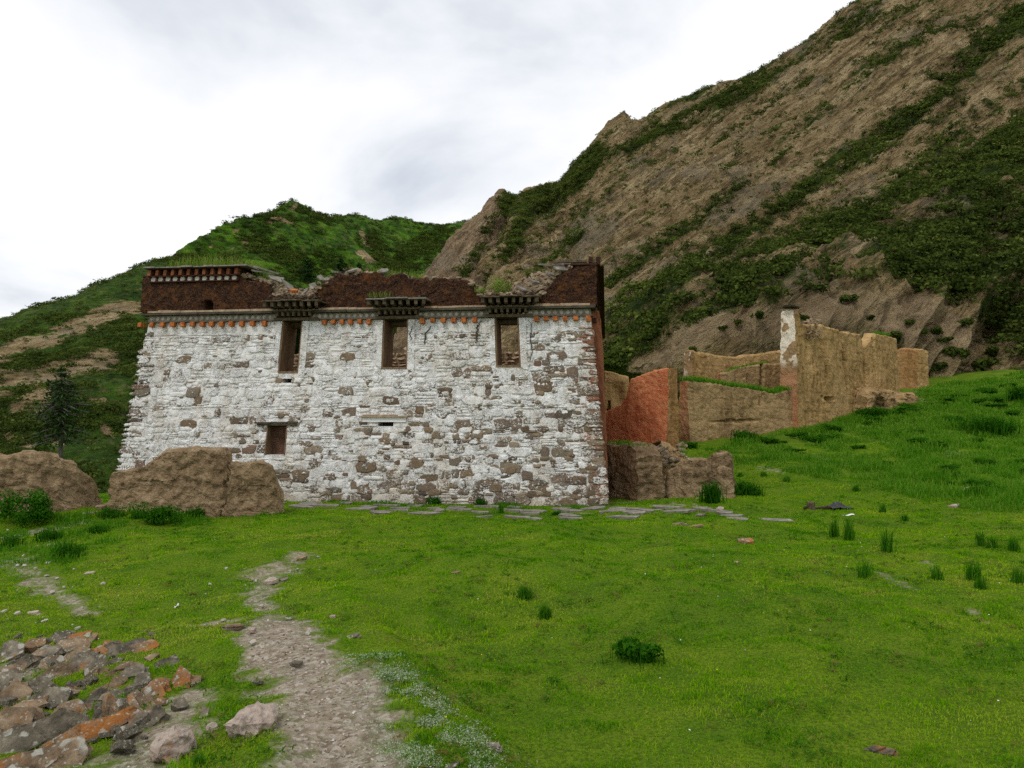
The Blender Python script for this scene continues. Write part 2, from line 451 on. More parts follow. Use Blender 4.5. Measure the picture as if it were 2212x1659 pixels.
# bare earth: the trodden path and worn spots, as polylines in metres with half widths
def track(pts):
    out_ = []
    for px, py, hw in pts:
        a = gp(px, py); out_.append((a[0], a[1], hw / FPX * a[1]))
    return np.array(out_)
TRACKS = [(track([(710, 1800, 200), (748, 1640, 140), (733, 1560, 132), (690, 1480, 128), (640, 1420, 115), (590, 1355, 92)]), 0.80),
          (track([(590, 1355, 80), (555, 1300, 40), (570, 1250, 75), (610, 1215, 70), (650, 1195, 40)]), 0.56),
          (track([(520, 1335, 25), (400, 1348, 12), (250, 1362, 8)]), 1.0),
          (track([(420, 1500, 60), (330, 1580, 120), (250, 1700, 120)]), 0.62),
          (track([(30, 1210, 60), (90, 1255, 50), (190, 1320, 40)]), 0.55),
          (track([(-60, 1180, 60), (60, 1150, 50), (170, 1125, 45)]), 0.55),
          (track([(60, 1420, 90), (-40, 1520, 90)]), 0.6),
          (track([(2090, 1310, 20), (2130, 1345, 22)]), 0.48), (track([(1990, 1215, 25), (2040, 1240, 20)]), 0.42),
          (track([(1760, 985, 30), (1830, 1010, 30)]), 0.45), (track([(1990, 960, 40), (2080, 985, 40)]), 0.46), (track([(1650, 1010, 25), (1700, 1020, 25)]), 0.45), (track([(2000, 880, 40), (2090, 895, 40)]), 0.5), (track([(1765, 1225, 16), (1790, 1240, 16)]), 0.45), (track([(1900, 1235, 30), (1960, 1265, 30)]), 0.42),
          (track([(1420, 1090, 40), (1520, 1095, 30)]), 0.6), (track([(1340, 1085, 30), (1480, 1040, 25)]), 0.55),
          (track([(620, 1098, 9), (900, 1101, 9), (1200, 1107, 9), (1450, 1108, 9)]), 0.5),
          (track([(230, 1108, 12), (420, 1110, 10), (600, 1106, 8)]), 0.6)]
def dirt(x, y):
    x = np.asarray(x, float); y = np.asarray(y, float); r = np.zeros(x.shape)
    q = np.stack([x.ravel(), y.ravel(), 0 * x.ravel()], 1)
    wob = (0.6 * fbm(q * 1.1, 3, 61) + 0.9 * fbm(q * 4.2, 4, 62)).reshape(x.shape)
    for tr, s in TRACKS:
        best = np.full(x.shape, 9.0)
        for a, b in zip(tr[:-1], tr[1:]):
            ex, ey = b[0] - a[0], b[1] - a[1]; L = ex * ex + ey * ey
            t = np.clip(((x - a[0]) * ex + (y - a[1]) * ey) / L, 0, 1)
            dd = np.hypot(x - a[0] - t * ex, y - a[1] - t * ey) / (a[2] + t * (b[2] - a[2]))
            best = np.minimum(best, dd)
        best = best + wob
        r = np.maximum(r, s * sstep(1.9, 0.0, best))
    return r
def _axis(lo, hi, c0, c1, step, grow):
    a = [c0]
    while a[-1] < c1: a.append(a[-1] + step)
    s = step
    while a[-1] < hi: s = max(step, grow * (a[-1] - c1) + step); a.append(a[-1] + s)
    b = [c0]
    while b[-1] > lo: s = grow * (c0 - b[-1]) + step; b.append(b[-1] - s)
    return np.array(b[:0:-1] + a)
gxs = _axis(-700, 700, -6, 6, 0.045, 0.02)
gys = _axis(-60, 900, 2.2, 6, 0.035, 0.011)
GX, GY = np.meshgrid(gxs, gys)
GZ = gz(GX, GY)
far = sstep(60, 140, np.hypot(GX, GY - 10))
GZ = GZ * (1 - far) + (-12) * far
GD = np.clip(dirt(GX, GY), 0, 1)
GZ -= 0.03 * GD
ground = mesh("ground", np.stack([GX, GY, GZ], -1).reshape(-1, 3), grid_faces(len(gys), len(gxs)), MAT_GROUND, attrs={'dirt': GD.ravel()}, smooth=True)
tag(ground, "green knoll and grassy slopes the ruins stand on", "ground", kind="structure")

# ================================================================ MOUNTAINS
def seg_dist(px, py, poly):
    best = np.full(px.shape, 1e9)
    for a, b in zip(poly[:-1], poly[1:]):
        ex, ey = b[0] - a[0], b[1] - a[1]; L = ex * ex + ey * ey + 1e-9
        t = np.clip(((px - a[0]) * ex + (py - a[1]) * ey) / L, 0, 1)
        best = np.minimum(best, np.hypot(px - a[0] - t * ex, py - a[1] - t * ey))
    return best
def band(px, py, poly, wid, s): return s * np.exp(-(seg_dist(px, py, poly) / wid) ** 2)
SLOPES = []
def mountain(name, rows, nu, nv, mat, label, ang, mapfn, amps=(3.5, 1.2, 0.5), gully=0.0, back=((0, 70, -30), (0, 200, -140)), damp=0.72):
    """rows from the foot up to the ridge line, each a list of (px, py, metres away): a real slope, with its far side"""
    G = np.array([[P(*q) for q in r] for r in rows])
    for b in back: G = np.concatenate([G, (G[len(rows) - 1] + np.array(b))[None]], 0)
    A = catmull(G, nv)                                   # up the slope
    A = catmull(A.transpose(1, 0, 2), nu).transpose(1, 0, 2)
    du = np.gradient(A, axis=1); dv = np.gradient(A, axis=0)
    N = np.cross(du, dv); N /= np.linalg.norm(N, axis=2)[..., None] + 1e-9
    if N[nv // 4, :, 1].mean() > 0: N = -N
    F = A.reshape(-1, 3)
    ca, sa = math.cos(ang), math.sin(ang)
    s_ = F[:, 0] * ca + F[:, 2] * sa; q_ = -F[:, 0] * sa + F[:, 2] * ca
    B = np.stack([s_ / 26, F[:, 1] / 30, q_ / 3.6], 1)
    d = amps[0] * fbm(F / 34, 3, 11) + amps[1] * ridged(B, 4, 12) + amps[2] * (0.6 * fbm(F / 3.2, 4, 13) + 0.7 * ridged(F / np.array([6.5, 8, 5]), 4, 17))
    if gully:
        Gq = np.stack([F[:, 0] / 38, F[:, 2] / 160, F[:, 1] / 90], 1)
        d = d - gully * np.maximum(ridged(Gq, 3, 14), 0) ** 1.5
    if name == 'mountain':                                # the dark hollow in the cliff
        hx, hy = proj(F); d = d - 6 * np.exp(-(((hx - 1228) / 17) ** 2 + ((hy - 488 + 0.5 * (hx - 1228)) / 20) ** 2) ** 2)
    d = d.reshape(nv, nu)
    v = np.linspace(0, len(G) - 1, nv)
    ridge_v = len(rows) - 1
    near = np.exp(-((v - ridge_v) / 0.16) ** 2)[:, None]
    D = A + N * (d * (1 - damp * near))[..., None]
    if name == 'mountain':                                # pointed crag on the skyline
        hx, _ = proj(A.reshape(-1, 3)); hx = hx.reshape(nv, nu)
        D[..., 2] += 6.4 * np.maximum(0, 1 - np.abs(hx - 1350) / np.where(hx < 1350, 46, 24)) * np.exp(-((v - ridge_v) / 0.30) ** 2)[:, None]
    px, py = proj(D.reshape(-1, 3))
    veg, bare, shrub, tone = mapfn(px, py, D.reshape(-1, 3))
    o = mesh(name, D.reshape(-1, 3), grid_faces(nv, nu), mat, attrs={'veg': veg, 'bare': np.clip(bare, 0, 1)}, smooth=True)
    tag(o, label, "mountain", kind="structure")
    lim = int(nv * ridge_v / (len(G) - 1) * 1.02)
    SLOPES.append((name, D[:lim], N[:lim], shrub.reshape(nv, nu)[:lim], tone.reshape(nv, nu)[:lim]))
    return o
# ---- big mountain on the right
m1_ridge = [(1200, 470, 340), (1150, 432, 255), (1200, 409, 250), (1241, 375, 245), (1312, 304, 240), (1349, 293, 240), (1380, 282, 236), (1440, 244, 230), (1550, 200, 220),
            (1600, 180, 215), (1700, 115, 210), (1800, 46, 200), (1890, 0, 195), (2060, -100, 190), (2350, -260, 180), (2900, -500, 170)]
m1_mid = [(1190, 560, 340), (1092, 545, 190), (1200, 560, 170), (1290, 570, 130), (1340, 570, 122), (1390, 550, 116), (1460, 535, 113), (1560, 510, 110), (1660, 480, 108), (1760, 450, 105), (1880, 410, 100),
          (2000, 370, 97), (2120, 330, 95), (2240, 290, 92), (2440, 200, 90), (2900, 50, 85)]
m1_cut = [(1185, 630, 335), (1078, 660, 140), (1198, 670, 112), (1305, 715, 78), (1380, 735, 66), (1450, 725, 61), (1530, 695, 58), (1610, 690, 57.5), (1700, 665, 57), (1780, 655, 57), (1880, 640, 57), (1980, 650, 57),
          (2080, 690, 57), (2200, 745, 56), (2400, 740, 54), (2800, 730, 52)]
m1_foot = [(1170, 740, 330), (1062, 800, 100), (1185, 805, 88), (1310, 800, 70), (1370, 815, 60), (1430, 825, 57), (1510, 832, 55), (1600, 838, 54), (1690, 842, 53.5), (1780, 842, 53.5), (1880, 845, 53.5), (1990, 850, 53.5),
           (2090, 850, 53.5), (2210, 845, 53), (2400, 845, 50), (2800, 845, 47)]
def map1(px, py, V):
    n1 = fbm(V / 22, 4, 21); n2 = fbm(V / 7, 4, 22)
    ca, sa = math.cos(R(38)), math.sin(R(38))
    st = fbm(np.stack([(V[:, 0] * ca + V[:, 2] * sa) / 30, V[:, 1] / 30, (-V[:, 0] * sa + V[:, 2] * ca) / 6], 1), 4, 23)
    g = np.zeros(len(px))
    for poly, wd, s in [([(1310, 790), (1500, 690), (1700, 575)], 60, 1.0), ([(1560, 690), (1700, 580), (1850, 470), (2212, 300)], 55, 0.9),
                        ([(1700, 640), (1900, 560), (2300, 470)], 75, 1.05), ([(1800, 590), (2300, 560)], 70, 0.95), ([(2080, 640), (2300, 740)], 70, 1.0), ([(2100, 400), (2300, 330)], 70, 0.7),
                        ([(1320, 690), (1480, 590), (1650, 480), (1800, 380), (2000, 230), (2212, 60)], 26, 0.85), ([(1660, 470), (1900, 330), (2212, 190)], 30, 0.5),
                        ([(2050, 180), (2212, 70)], 50, 0.75),
                        ([(1310, 620), (1440, 520), (1560, 430), (1700, 330)], 16, 0.7), ([(1150, 440), (1240, 400), (1300, 330)], 22, 0.9), ([(1090, 560), (1130, 470), (1180, 440)], 16, 0.95),
                        ([(1300, 345), (1400, 300), (1500, 270)], 14, 0.6), ([(1500, 240), (1620, 190), (1760, 100), (1900, 20)], 22, 0.55), ([(1380, 285), (1450, 262), (1560, 218)], 16, 0.7),
                        ([(1130, 620), (1180, 560), (1250, 500)], 14, 0.45), ([(1310, 800), (1560, 745)], 22, 0.6), ([(1850, 140), (2000, 60)], 22, 0.45), ([(1420, 700), (1560, 600), (1700, 500)], 18, 0.5)]:
        g = np.maximum(g, band(px, py, poly, wd, s))
    cut = np.zeros(len(px))
    for poly, wd in [([(1470, 745), (1540, 705), (1620, 705), (1700, 690)], 27), ([(1700, 688), (1800, 662), (1990, 665), (2070, 720)], 30), ([(1900, 700), (2060, 750)], 34), ([(1380, 790), (1480, 760)], 16)]:
        cut = np.maximum(cut, np.exp(-(seg_dist(px, py, poly) / wd) ** 3))
    cut = cut * sstep(-0.45, 0.1, n2 + 0.25)
    top = 0.75 * sstep(0.35, 0.62, np.exp(-(seg_dist(px, py, [(1420, 640), (1530, 560), (1640, 440), (1800, 300)]) / 60) ** 2)) * 0
    nearpk = np.exp(-((px - 1350) / 45) ** 2 - ((py - 262) / 26) ** 2)
    shr = (1 - nearpk) * np.clip(np.maximum(g, 0.22) * (1.0 + 2.6 * st + 1.6 * n2) - 0.22 - 1.2 * cut, 0.012 * (cut < 0.3), 1)
    veg = 0.27 + 0.36 * g + 0.3 * n1 + 0.5 * st - 0.55 * cut
    veg = np.where((px < 1290) & (py < 470), veg + 0.12, veg)
    tone = np.clip(0.45 + 0.5 * n1 + 0.2 * sstep(1500, 1300, px), 0, 1)
    return veg, cut + 0.25 * sstep(0.1, 0.5, st) * (1 - g), shr, tone
mountain("mountain", [m1_foot, m1_cut, m1_mid, m1_ridge], 760, 620, MAT_M1, "steep brown rocky mountainside with dark shrubs, rising on the right", R(36), map1, (3.2, 3.3, 2.1), 3.6)
# ---- rocky spur in the middle
def map2(px, py, V):
    n1 = fbm(V / 18, 4, 31)
    g = np.maximum(band(px, py, [(1095, 445), (1130, 470), (1085, 560), (1060, 620)], 22, 1.0), band(px, py, [(1000, 600), (1040, 540), (1060, 480)], 12, 0.6))
    return 0.12 + 0.55 * g + 0.35 * n1, 0.15 + 0 * px, np.clip(g * (1 + n1) - 0.2, 0, 1), np.clip(0.4 + n1, 0, 1)
mountain("rocky_spur",
         [[(820, 800, 105), (900, 800, 108), (955, 800, 110), (1008, 800, 112), (1060, 800, 115), (1115, 800, 120), (1170, 800, 140)],
          [(895, 660, 160), (945, 615, 175), (985, 590, 180), (1020, 560, 185), (1062, 555, 190), (1105, 560, 200), (1160, 565, 230)],
          [(915, 640, 200), (950, 592, 210), (995, 530, 225), (1045, 476, 238), (1082, 424, 250), (1104, 441, 256), (1170, 428, 275)]],
         220, 200, MAT_M2, "jagged brown rock spur between the green hill and the big mountain", R(55), map2, (2.2, 2.8, 1.6), 3.0, damp=0.25)
# ---- green hill far behind the roof, and its long shoulder to the left
def map3(px, py, V):
    n1 = fbm(V / 30, 4, 41); n2 = fbm(V / 9, 4, 42)
    rock = 0
    for poly, wd, s in [([(430, 545), (480, 520), (540, 480)], 9, 0.8), ([(600, 470), (660, 478)], 14, 0.5), ([(500, 540), (540, 515)], 11, 0.9), ([(745, 585), (790, 555), (800, 570)], 22, 1.0), ([(570, 490), (640, 445)], 10, 0.4),
                        ([(700, 520), (760, 510)], 12, 0.4), ([(780, 500), (800, 540)], 9, 0.8)]:
        rock = np.maximum(rock, band(px, py, poly, wd, s))
    rock = rock * np.clip(0.55 + 2.2 * n2, 0, 1.1)
    dk = np.zeros(len(px))
    for poly, wd, s in [([(540, 520), (600, 545), (650, 580)], 24, 1.0), ([(840, 585), (900, 540), (950, 520)], 30, 0.75), ([(800, 520), (830, 580), (850, 610)], 16, 0.9), ([(560, 480), (620, 470), (690, 480)], 20, 0.45), ([(440, 560), (520, 560)], 16, 0.6), ([(700, 560), (760, 600)], 22, 0.6)]:
        dk = np.maximum(dk, band(px, py, poly, wd, s))
    veg = 1.0 + 0.3 * n1 - 1.35 * rock
    return veg, 0.1 + 0.2 * n2, np.clip(dk * (1.1 + 1.5 * n2) + 0.10 + 0.3 * n2 - 0.8 * rock, 0, 1), np.clip(0.4 + 0.5 * n1, 0, 1)
mountain("green_hill",
         [[(360, 740, 150), (480, 700, 160), (560, 690, 165), (620, 690, 170), (700, 690, 180), (800, 690, 190), (880, 690, 200), (960, 690, 220), (1040, 690, 260), (1140, 690, 300)],
          [(365, 660, 190), (470, 572, 205), (545, 545, 215), (625, 560, 222), (700, 570, 235), (800, 560, 250), (880, 575, 285), (960, 570, 300), (1040, 570, 330), (1140, 560, 360)],
          [(375, 612, 205), (452, 536, 220), (515, 494, 240), (575, 468, 262), (638, 436, 282), (705, 467, 300), (800, 473, 350), (880, 482, 380), (955, 488, 400), (1010, 476, 420)],
          ], 360, 240, MAT_M3, "bright green pointed hill behind the broken roof", R(15), map3, (2.2, 1.3, 0.6), 5.0, back=((0, 90, -40), (0, 260, -160)))
# ---- slope on the left beyond the valley
def map4(px, py, V):
    n1 = fbm(V / 20, 4, 51); n2 = fbm(V / 6, 4, 52)
    st = fbm(np.stack([V[:, 0] / 22, V[:, 1] / 30, V[:, 2] / 6], 1), 4, 53)
    br = np.zeros(len(px))
    for poly, wd, s in [([(340, 640), (250, 668), (170, 705), (60, 745), (-60, 790)], 21, 1.0), ([(-60, 840), (60, 830), (140, 800), (230, 780)], 32, 0.8), ([(40, 880), (110, 850)], 26, 0.8), ([(190, 868), (225, 863)], 7, 1.3), ([(225, 925), (245, 945)], 9, 1.0),
                        ([(120, 955), (150, 975)], 10, 1.0), ([(240, 1010), (250, 1030)], 6, 0.5), ([(0, 940), (70, 960)], 12, 0.7)]:
        br = np.maximum(br, band(px, py, poly, wd, s))
    br = br * np.clip(0.75 + 1.3 * n2 + 0.8 * st, 0, 1.15)
    dk = np.ones(len(px)) * 0.62
    dk = dk - band(px, py, [(330, 592), (195, 638), (100, 670), (-60, 715)], 20, 0.62) - 0.75 * br - band(px, py, [(180, 960), (255, 1050)], 40, 0.4)
    veg = 0.95 + 0.35 * n1 - 1.1 * br
    soil = np.clip(band(px, py, [(190, 868), (225, 863)], 8, 1.2) + band(px, py, [(225, 925), (245, 945)], 9, 1.0) + band(px, py, [(120, 955), (150, 975)], 9, 1.0), 0, 1) * np.clip(0.5 + 2.5 * n2, 0, 1)
    return veg, soil + 0.1 * br, np.clip(dk * (1.0 + 2.4 * st + 1.6 * n2) - 0.16, 0.02, 1), np.clip(0.4 + 0.6 * n1 + band(px, py, [(330, 592), (195, 638), (-60, 715)], 26, 0.35), 0, 1)
mountain("hillside",
         [[(-900, 1100, 62), (-500, 1090, 58), (-200, 1090, 56), (0, 1085, 55), (120, 1090, 54), (240, 1110, 52), (330, 1110, 54), (440, 1050, 66), (560, 960, 90)],
          [(-900, 960, 85), (-500, 930, 80), (-200, 915, 78), (0, 905, 76), (120, 900, 76), (240, 900, 76), (330, 890, 82), (430, 850, 100), (560, 800, 120)],
          [(-900, 900, 125), (-500, 850, 122), (-200, 810, 118), (0, 790, 116), (110, 765, 118), (215, 735, 122), (320, 705, 130), (420, 680, 145), (560, 690, 160)],
          [(-900, 830, 185), (-500, 770, 180), (-200, 738, 175), (0, 697, 172), (100, 668, 176), (195, 637, 182), (285, 608, 190), (345, 585, 196), (420, 560, 204)],
          ], 420, 330, MAT_M4, "scrubby green hillside beyond the valley on the left", R(18), map4, (3.0, 1.2, 0.5), 3.0)
# a far ridge just showing at the left edge
mountain("far_hill", [[(-700, 820, 420), (-300, 800, 420), (60, 800, 420), (300, 800, 420)], [(-700, 640, 520), (-300, 640, 520), (-20, 688, 520), (60, 720, 520)]], 60, 40, MAT_M3,
         "dark far hill just showing at the left edge above the near slope", R(10), map3, (6, 1, 1), 2.0)

# ---------------------------------------------------------------- scrub on the slopes
rng = np.random.RandomState(11)
def leaf_quads(C, N, size, rng, aspect=1.0):
    """small quads at C facing roughly along N; returns V (n*4,3), F (n,4)"""
    n = len(C)
    N = N / (np.linalg.norm(N, axis=1)[:, None] + 1e-9)
    t = np.cross(N, rng.normal(size=(n, 3))); t /= np.linalg.norm(t, axis=1)[:, None] + 1e-9
    b = np.cross(N, t)
    s = (size * (0.6 + 0.8 * rng.rand(n)))[:, None] if np.isscalar(size) else size[:, None]
    t = t * s; b = b * s * aspect
    V = np.stack([C - t, C - b * 0.6, C + t, C + b * 0.6], 1).reshape(-1, 3)
    return V, np.arange(n * 4).reshape(-1, 4)
def shrub_template(k, n=50, leaf=0.185):
    r = np.random.RandomState(100 + k)
    c = r.normal(size=(n, 3)); c /= np.linalg.norm(c, axis=1)[:, None]
    c[:, 2] = np.abs(c[:, 2])
    lobes = r.normal(size=(4, 3)) * 0.4; lobes[:, 2] = np.abs(lobes[:, 2]) * 0.6
    P_ = c * (0.5 + 0.35 * r.rand(n))[:, None] + lobes[r.randint(0, 4, n)]
    P_[:, 2] *= 0.8
    nn = c + r.normal(size=(n, 3)) * 0.6
    V, F = leaf_quads(P_, nn, leaf, r)
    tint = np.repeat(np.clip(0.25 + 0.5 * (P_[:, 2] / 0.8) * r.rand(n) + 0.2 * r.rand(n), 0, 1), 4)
    return V, F, tint
TPL = [shrub_template(k) for k in range(8)]
def scatter(sl, count, smin, smax, rng, power=1.0):
    name, D, N, W, T = sl
    a = np.linalg.norm(np.cross(D[1:, :-1] - D[:-1, :-1], D[:-1, 1:] - D[:-1, :-1]), axis=2)
    p = (W[:-1, :-1] ** power * a).ravel(); p = p / p.sum()
    idx = rng.choice(len(p), count, p=p)
    r, c = np.divmod(idx, D.shape[1] - 1)
    f, g = rng.rand(count, 1), rng.rand(count, 1)
    pos = D[r, c] * (1 - f) * (1 - g) + D[r + 1, c] * f * (1 - g) + D[r, c + 1] * (1 - f) * g + D[r + 1, c + 1] * f * g
    return pos, (smin + (smax - smin) * rng.rand(count) ** 1.7), T[r, c]
def scrub_mass(name, sl, count, smin, smax, label, seed, power=1.0, pale=0.0):
    rng = np.random.RandomState(seed)
    pos, size, tone = scatter(sl, count, smin, smax, rng, power); tone = tone + pale
    px, py = proj(pos)
    keep = (px > -500) & (px < 2750) & (py > -350)
    pos, size, tone = pos[keep], size[keep], tone[keep]
    Vs, Fs, Ts, off = [], [], [], 0
    which = rng.randint(0, len(TPL), len(pos))
    for k, (tv, tf, tt) in enumerate(TPL):
        m = which == k; n = m.sum()
        if n == 0: continue
        th = rng.rand(n) * 6.283; ca, sa = np.cos(th), np.sin(th)
        el = 1 + 0.5 * rng.rand(n)
        X = tv[None, :, 0] * el[:, None]; Y = tv[None, :, 1]
        v = np.stack([X * ca[:, None] - Y * sa[:, None], X * sa[:, None] + Y * ca[:, None], np.broadcast_to(tv[None, :, 2], X.shape)], 2) * size[m][:, None, None]
        v = v + pos[m][:, None, :]
        Vs.append(v.reshape(-1, 3))
        Fs.append((tf[None] + (np.arange(n) * len(tv))[:, None, None]).reshape(-1, 4) + off); off += n * len(tv)
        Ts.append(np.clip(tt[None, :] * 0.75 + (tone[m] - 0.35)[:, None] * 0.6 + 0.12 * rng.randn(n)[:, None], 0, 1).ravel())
    o = mesh(name, np.concatenate(Vs), np.concatenate(Fs), MAT_SCRUB, attrs={'tint': np.concatenate(Ts)})
    tag(o, label, "scrub", kind="stuff")
    return o
SD_ = {s[0]: s for s in SLOPES}
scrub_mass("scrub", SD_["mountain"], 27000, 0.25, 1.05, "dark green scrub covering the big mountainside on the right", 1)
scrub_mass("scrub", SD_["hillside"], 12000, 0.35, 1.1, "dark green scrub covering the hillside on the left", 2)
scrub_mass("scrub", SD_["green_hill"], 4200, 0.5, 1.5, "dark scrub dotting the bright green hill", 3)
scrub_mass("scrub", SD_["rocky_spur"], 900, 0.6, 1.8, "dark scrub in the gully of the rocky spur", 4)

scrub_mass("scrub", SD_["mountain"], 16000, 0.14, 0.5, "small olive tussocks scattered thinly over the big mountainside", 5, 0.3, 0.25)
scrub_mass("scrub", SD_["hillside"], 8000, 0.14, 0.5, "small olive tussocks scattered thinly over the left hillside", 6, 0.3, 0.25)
# ================================================================ MATERIALS OF THE BUILDINGS
def m_stone(name, red=False, white=True):
    m = M(name, 0.92, 0.15)
    v = m.co()
    tint = m.attr('tint')
    col = m.ramp(tint, [(0.0, (0.10, 0.082, 0.066, 1)), (0.18, (0.19, 0.13, 0.085, 1)), (0.36, (0.25, 0.18, 0.11, 1)), (0.5, (0.21, 0.16, 0.13, 1)), (0.66, (0.32, 0.235, 0.145, 1)), (0.8, (0.18, 0.155, 0.125, 1)), (0.92, (0.36, 0.29, 0.2, 1)), (1.0, (0.19, 0.10, 0.075, 1))])
    col = m.mix(m.ramp(m.noise(26, v, 5, 0.7), [(0.35, 0), (0.7, 0.5)]), col, (0.11, 0.08, 0.055, 1))
    col = m.mix(m.ramp(m.noise(7, m.co(loc=(3, 9, 1)), 4, 0.6), [(0.55, 0), (0.75, 0.5)]), col, (0.30, 0.19, 0.09, 1))
    redc = m.mix(m.noise(14, v, 5, 0.7), (0.20, 0.062, 0.03, 1), (0.42, 0.165, 0.08, 1))
    if white:
        wcol = m.ramp(m.noise(5, v, 6, 0.65), [(0.3, (0.66, 0.62, 0.57, 1)), (0.5, (0.80, 0.79, 0.77, 1)), (0.7, (0.86, 0.86, 0.86, 1))])
        wcol = m.mix(m.ramp(m.noise(1.3, m.co((1, 1, 0.35)), 6, 0.7), [(0.46, 0), (0.68, 0.7)]), wcol, (0.58, 0.49, 0.38, 1))
        szz = m.n('ShaderNodeSeparateXYZ'); m.link(m.co(), szz.inputs[0])
        spl = m.ramp(m.math('ADD', szz.outputs[2], m.math('MULTIPLY', m.noise(2.2, m.co(loc=(3, 3, 3)), 5, 0.65), 1.1)), [(0.35, 0.75), (1.15, 0)])
        wcol = m.mix(spl, wcol, (0.46, 0.37, 0.27, 1))
        f = m.math('ADD', m.attr('expo'), m.math('MULTIPLY', m.math('SUBTRACT', m.noise(17, m.co((1, 1, 1.5)), 6, 0.72), 0.5), 1.9))
        f = m.math('ADD', f, m.math('MULTIPLY', m.math('SUBTRACT', m.noise(4.0, m.co(loc=(7, 1, 4)), 3, 0.6), 0.5), 0.6))
        f = m.math('ADD', f, m.math('MULTIPLY', m.attr('edge'), 0.10))
        f = m.ramp(f, [(0.50, 0), (0.58, 1)])
        # fine wrinkles and flaking lines in the limewash
        ln = m.noise(9.5, m.co((1, 1, 2.1), loc=(2, 3, 5)), 6, 0.62, 0.6)
        ln = m.ramp(m.math('ABSOLUTE', m.math('SUBTRACT', ln, 0.5)), [(0.0, 1), (0.011, 0.75), (0.022, 0)])
        ln = m.math('MULTIPLY', ln, m.ramp(m.noise(3.3, m.co(loc=(1, 6, 2)), 4, 0.65), [(0.42, 0), (0.58, 1)]))
        ln2 = m.noise(19, m.co((1, 1, 2.4), loc=(8, 3, 5)), 5, 0.6, 0.8)
        ln2 = m.ramp(m.math('ABSOLUTE', m.math('SUBTRACT', ln2, 0.5)), [(0.0, 0.8), (0.02, 0)])
        ln2 = m.math('MULTIPLY', ln2, m.ramp(m.noise(2.4, m.co(loc=(4, 6, 9)), 4, 0.65), [(0.45, 0), (0.6, 1)]))
        ln = m.math('MAXIMUM', ln, ln2)
        wcol = m.mix(ln, wcol, (0.20, 0.15, 0.11, 1))
        c = m.mix(f, wcol, col)
        h = m.math('SUBTRACT', m.math('SUBTRACT', m.noise(22, v, 5, 0.65), m.math('MULTIPLY', f, 0.35)), m.math('MULTIPLY', ln, 0.4))
        c = m.mix(m.ramp(m.math('ADD', m.attr('red'), m.math('MULTIPLY', m.math('SUBTRACT', m.noise(9, v, 5, 0.7), 0.5), 1.6)), [(0.5, 0), (0.75, 0.9)]), c, redc)
    else:
        c = m.mix(0.85, col, redc) if red else col
        h = m.noise(22, v, 5, 0.65)
    m.bump(h, 0.8, 0.03)
    return m.color(c)
MAT_WHITE = m_stone("whitewashed_rubble_stone")
MAT_STONE = m_stone("bare_rubble_stone", white=False)
MAT_REDSTONE = m_stone("red_painted_stone", red=True, white=False)
def m_simple(name, stops, scale, bumps=0.5, bdist=0.02, stretch=(1, 1, 1), rough=0.9, detail=6, rgh=0.65, spots=None):
    m = M(name, rough, 0.2); v = m.co(stretch)
    c = m.ramp(m.noise(scale, v, detail, rgh), stops)
    if spots: c = m.mix(m.ramp(m.noise(spots[0], m.co(loc=(4, 2, 8)), 5, 0.65), [(spots[1], 0), (spots[2], spots[3])]), c, spots[4])
    m.bump(m.noise(scale * 1.7, v, detail, 0.7), bumps, bdist)
    return m.color(c)
MAT_MORTAR = m_simple("white_mortar", [(0.35, (0.42, 0.36, 0.29, 1)), (0.6, (0.74, 0.72, 0.69, 1))], 9, 0.8)
MAT_PLASTER = m_simple("white_plaster", [(0.3, (0.66, 0.62, 0.57, 1)), (0.55, (0.82, 0.81, 0.79, 1))], 6, 0.4)
MAT_PENBE = m_simple("brushwood_parapet", [(0.38, (0.010, 0.006, 0.004, 1)), (0.52, (0.055, 0.024, 0.012, 1)), (0.66, (0.18, 0.078, 0.033, 1))], 22, 1.0, 0.06, (1, 1, 1.5), spots=(3.2, 0.52, 0.68, 0.6, (0.19, 0.07, 0.016, 1)))
MAT_WOOD = m_simple("weathered_wood", [(0.3, (0.03, 0.022, 0.014, 1)), (0.6, (0.12, 0.09, 0.054, 1)), (0.8, (0.22, 0.17, 0.11, 1))], 9, 0.5, 0.01, (1, 1, 1), spots=(5, 0.5, 0.7, 0.5, (0.22, 0.16, 0.09, 1)))
MAT_DARKWOOD = m_simple("dark_red_wood", [(0.3, (0.02, 0.011, 0.009, 1)), (0.7, (0.085, 0.032, 0.022, 1))], 9, 0.6, 0.01)
MAT_JAMB = m_simple("window_lining_plank", [(0.3, (0.10, 0.06, 0.035, 1)), (0.55, (0.20, 0.125, 0.07, 1)), (0.75, (0.36, 0.27, 0.18, 1))], 5, 0.6, 0.01, (5, 5, 0.7))
MAT_RUST = m_simple("orange_painted_beam_end", [(0.35, (0.22, 0.055, 0.018, 1)), (0.55, (0.42, 0.13, 0.03, 1)), (0.72, (0.52, 0.26, 0.09, 1))], 14, 0.5, 0.01)
MAT_SHADERUST = m_simple("shaded_red_beam_end", [(0.35, (0.09, 0.03, 0.014, 1)), (0.55, (0.21, 0.075, 0.03, 1)), (0.72, (0.33, 0.16, 0.07, 1))], 9, 0.5, 0.01)  # darker copy of the beam-end paint, with the cornice shade in its colour
MAT_SLATE = m_simple("slate", [(0.3, (0.10, 0.088, 0.073, 1)), (0.55, (0.235, 0.21, 0.175, 1)), (0.75, (0.38, 0.345, 0.295, 1))], 6, 0.7, 0.02, spots=(4, 0.6, 0.72, 0.6, (0.40, 0.38, 0.34, 1)))
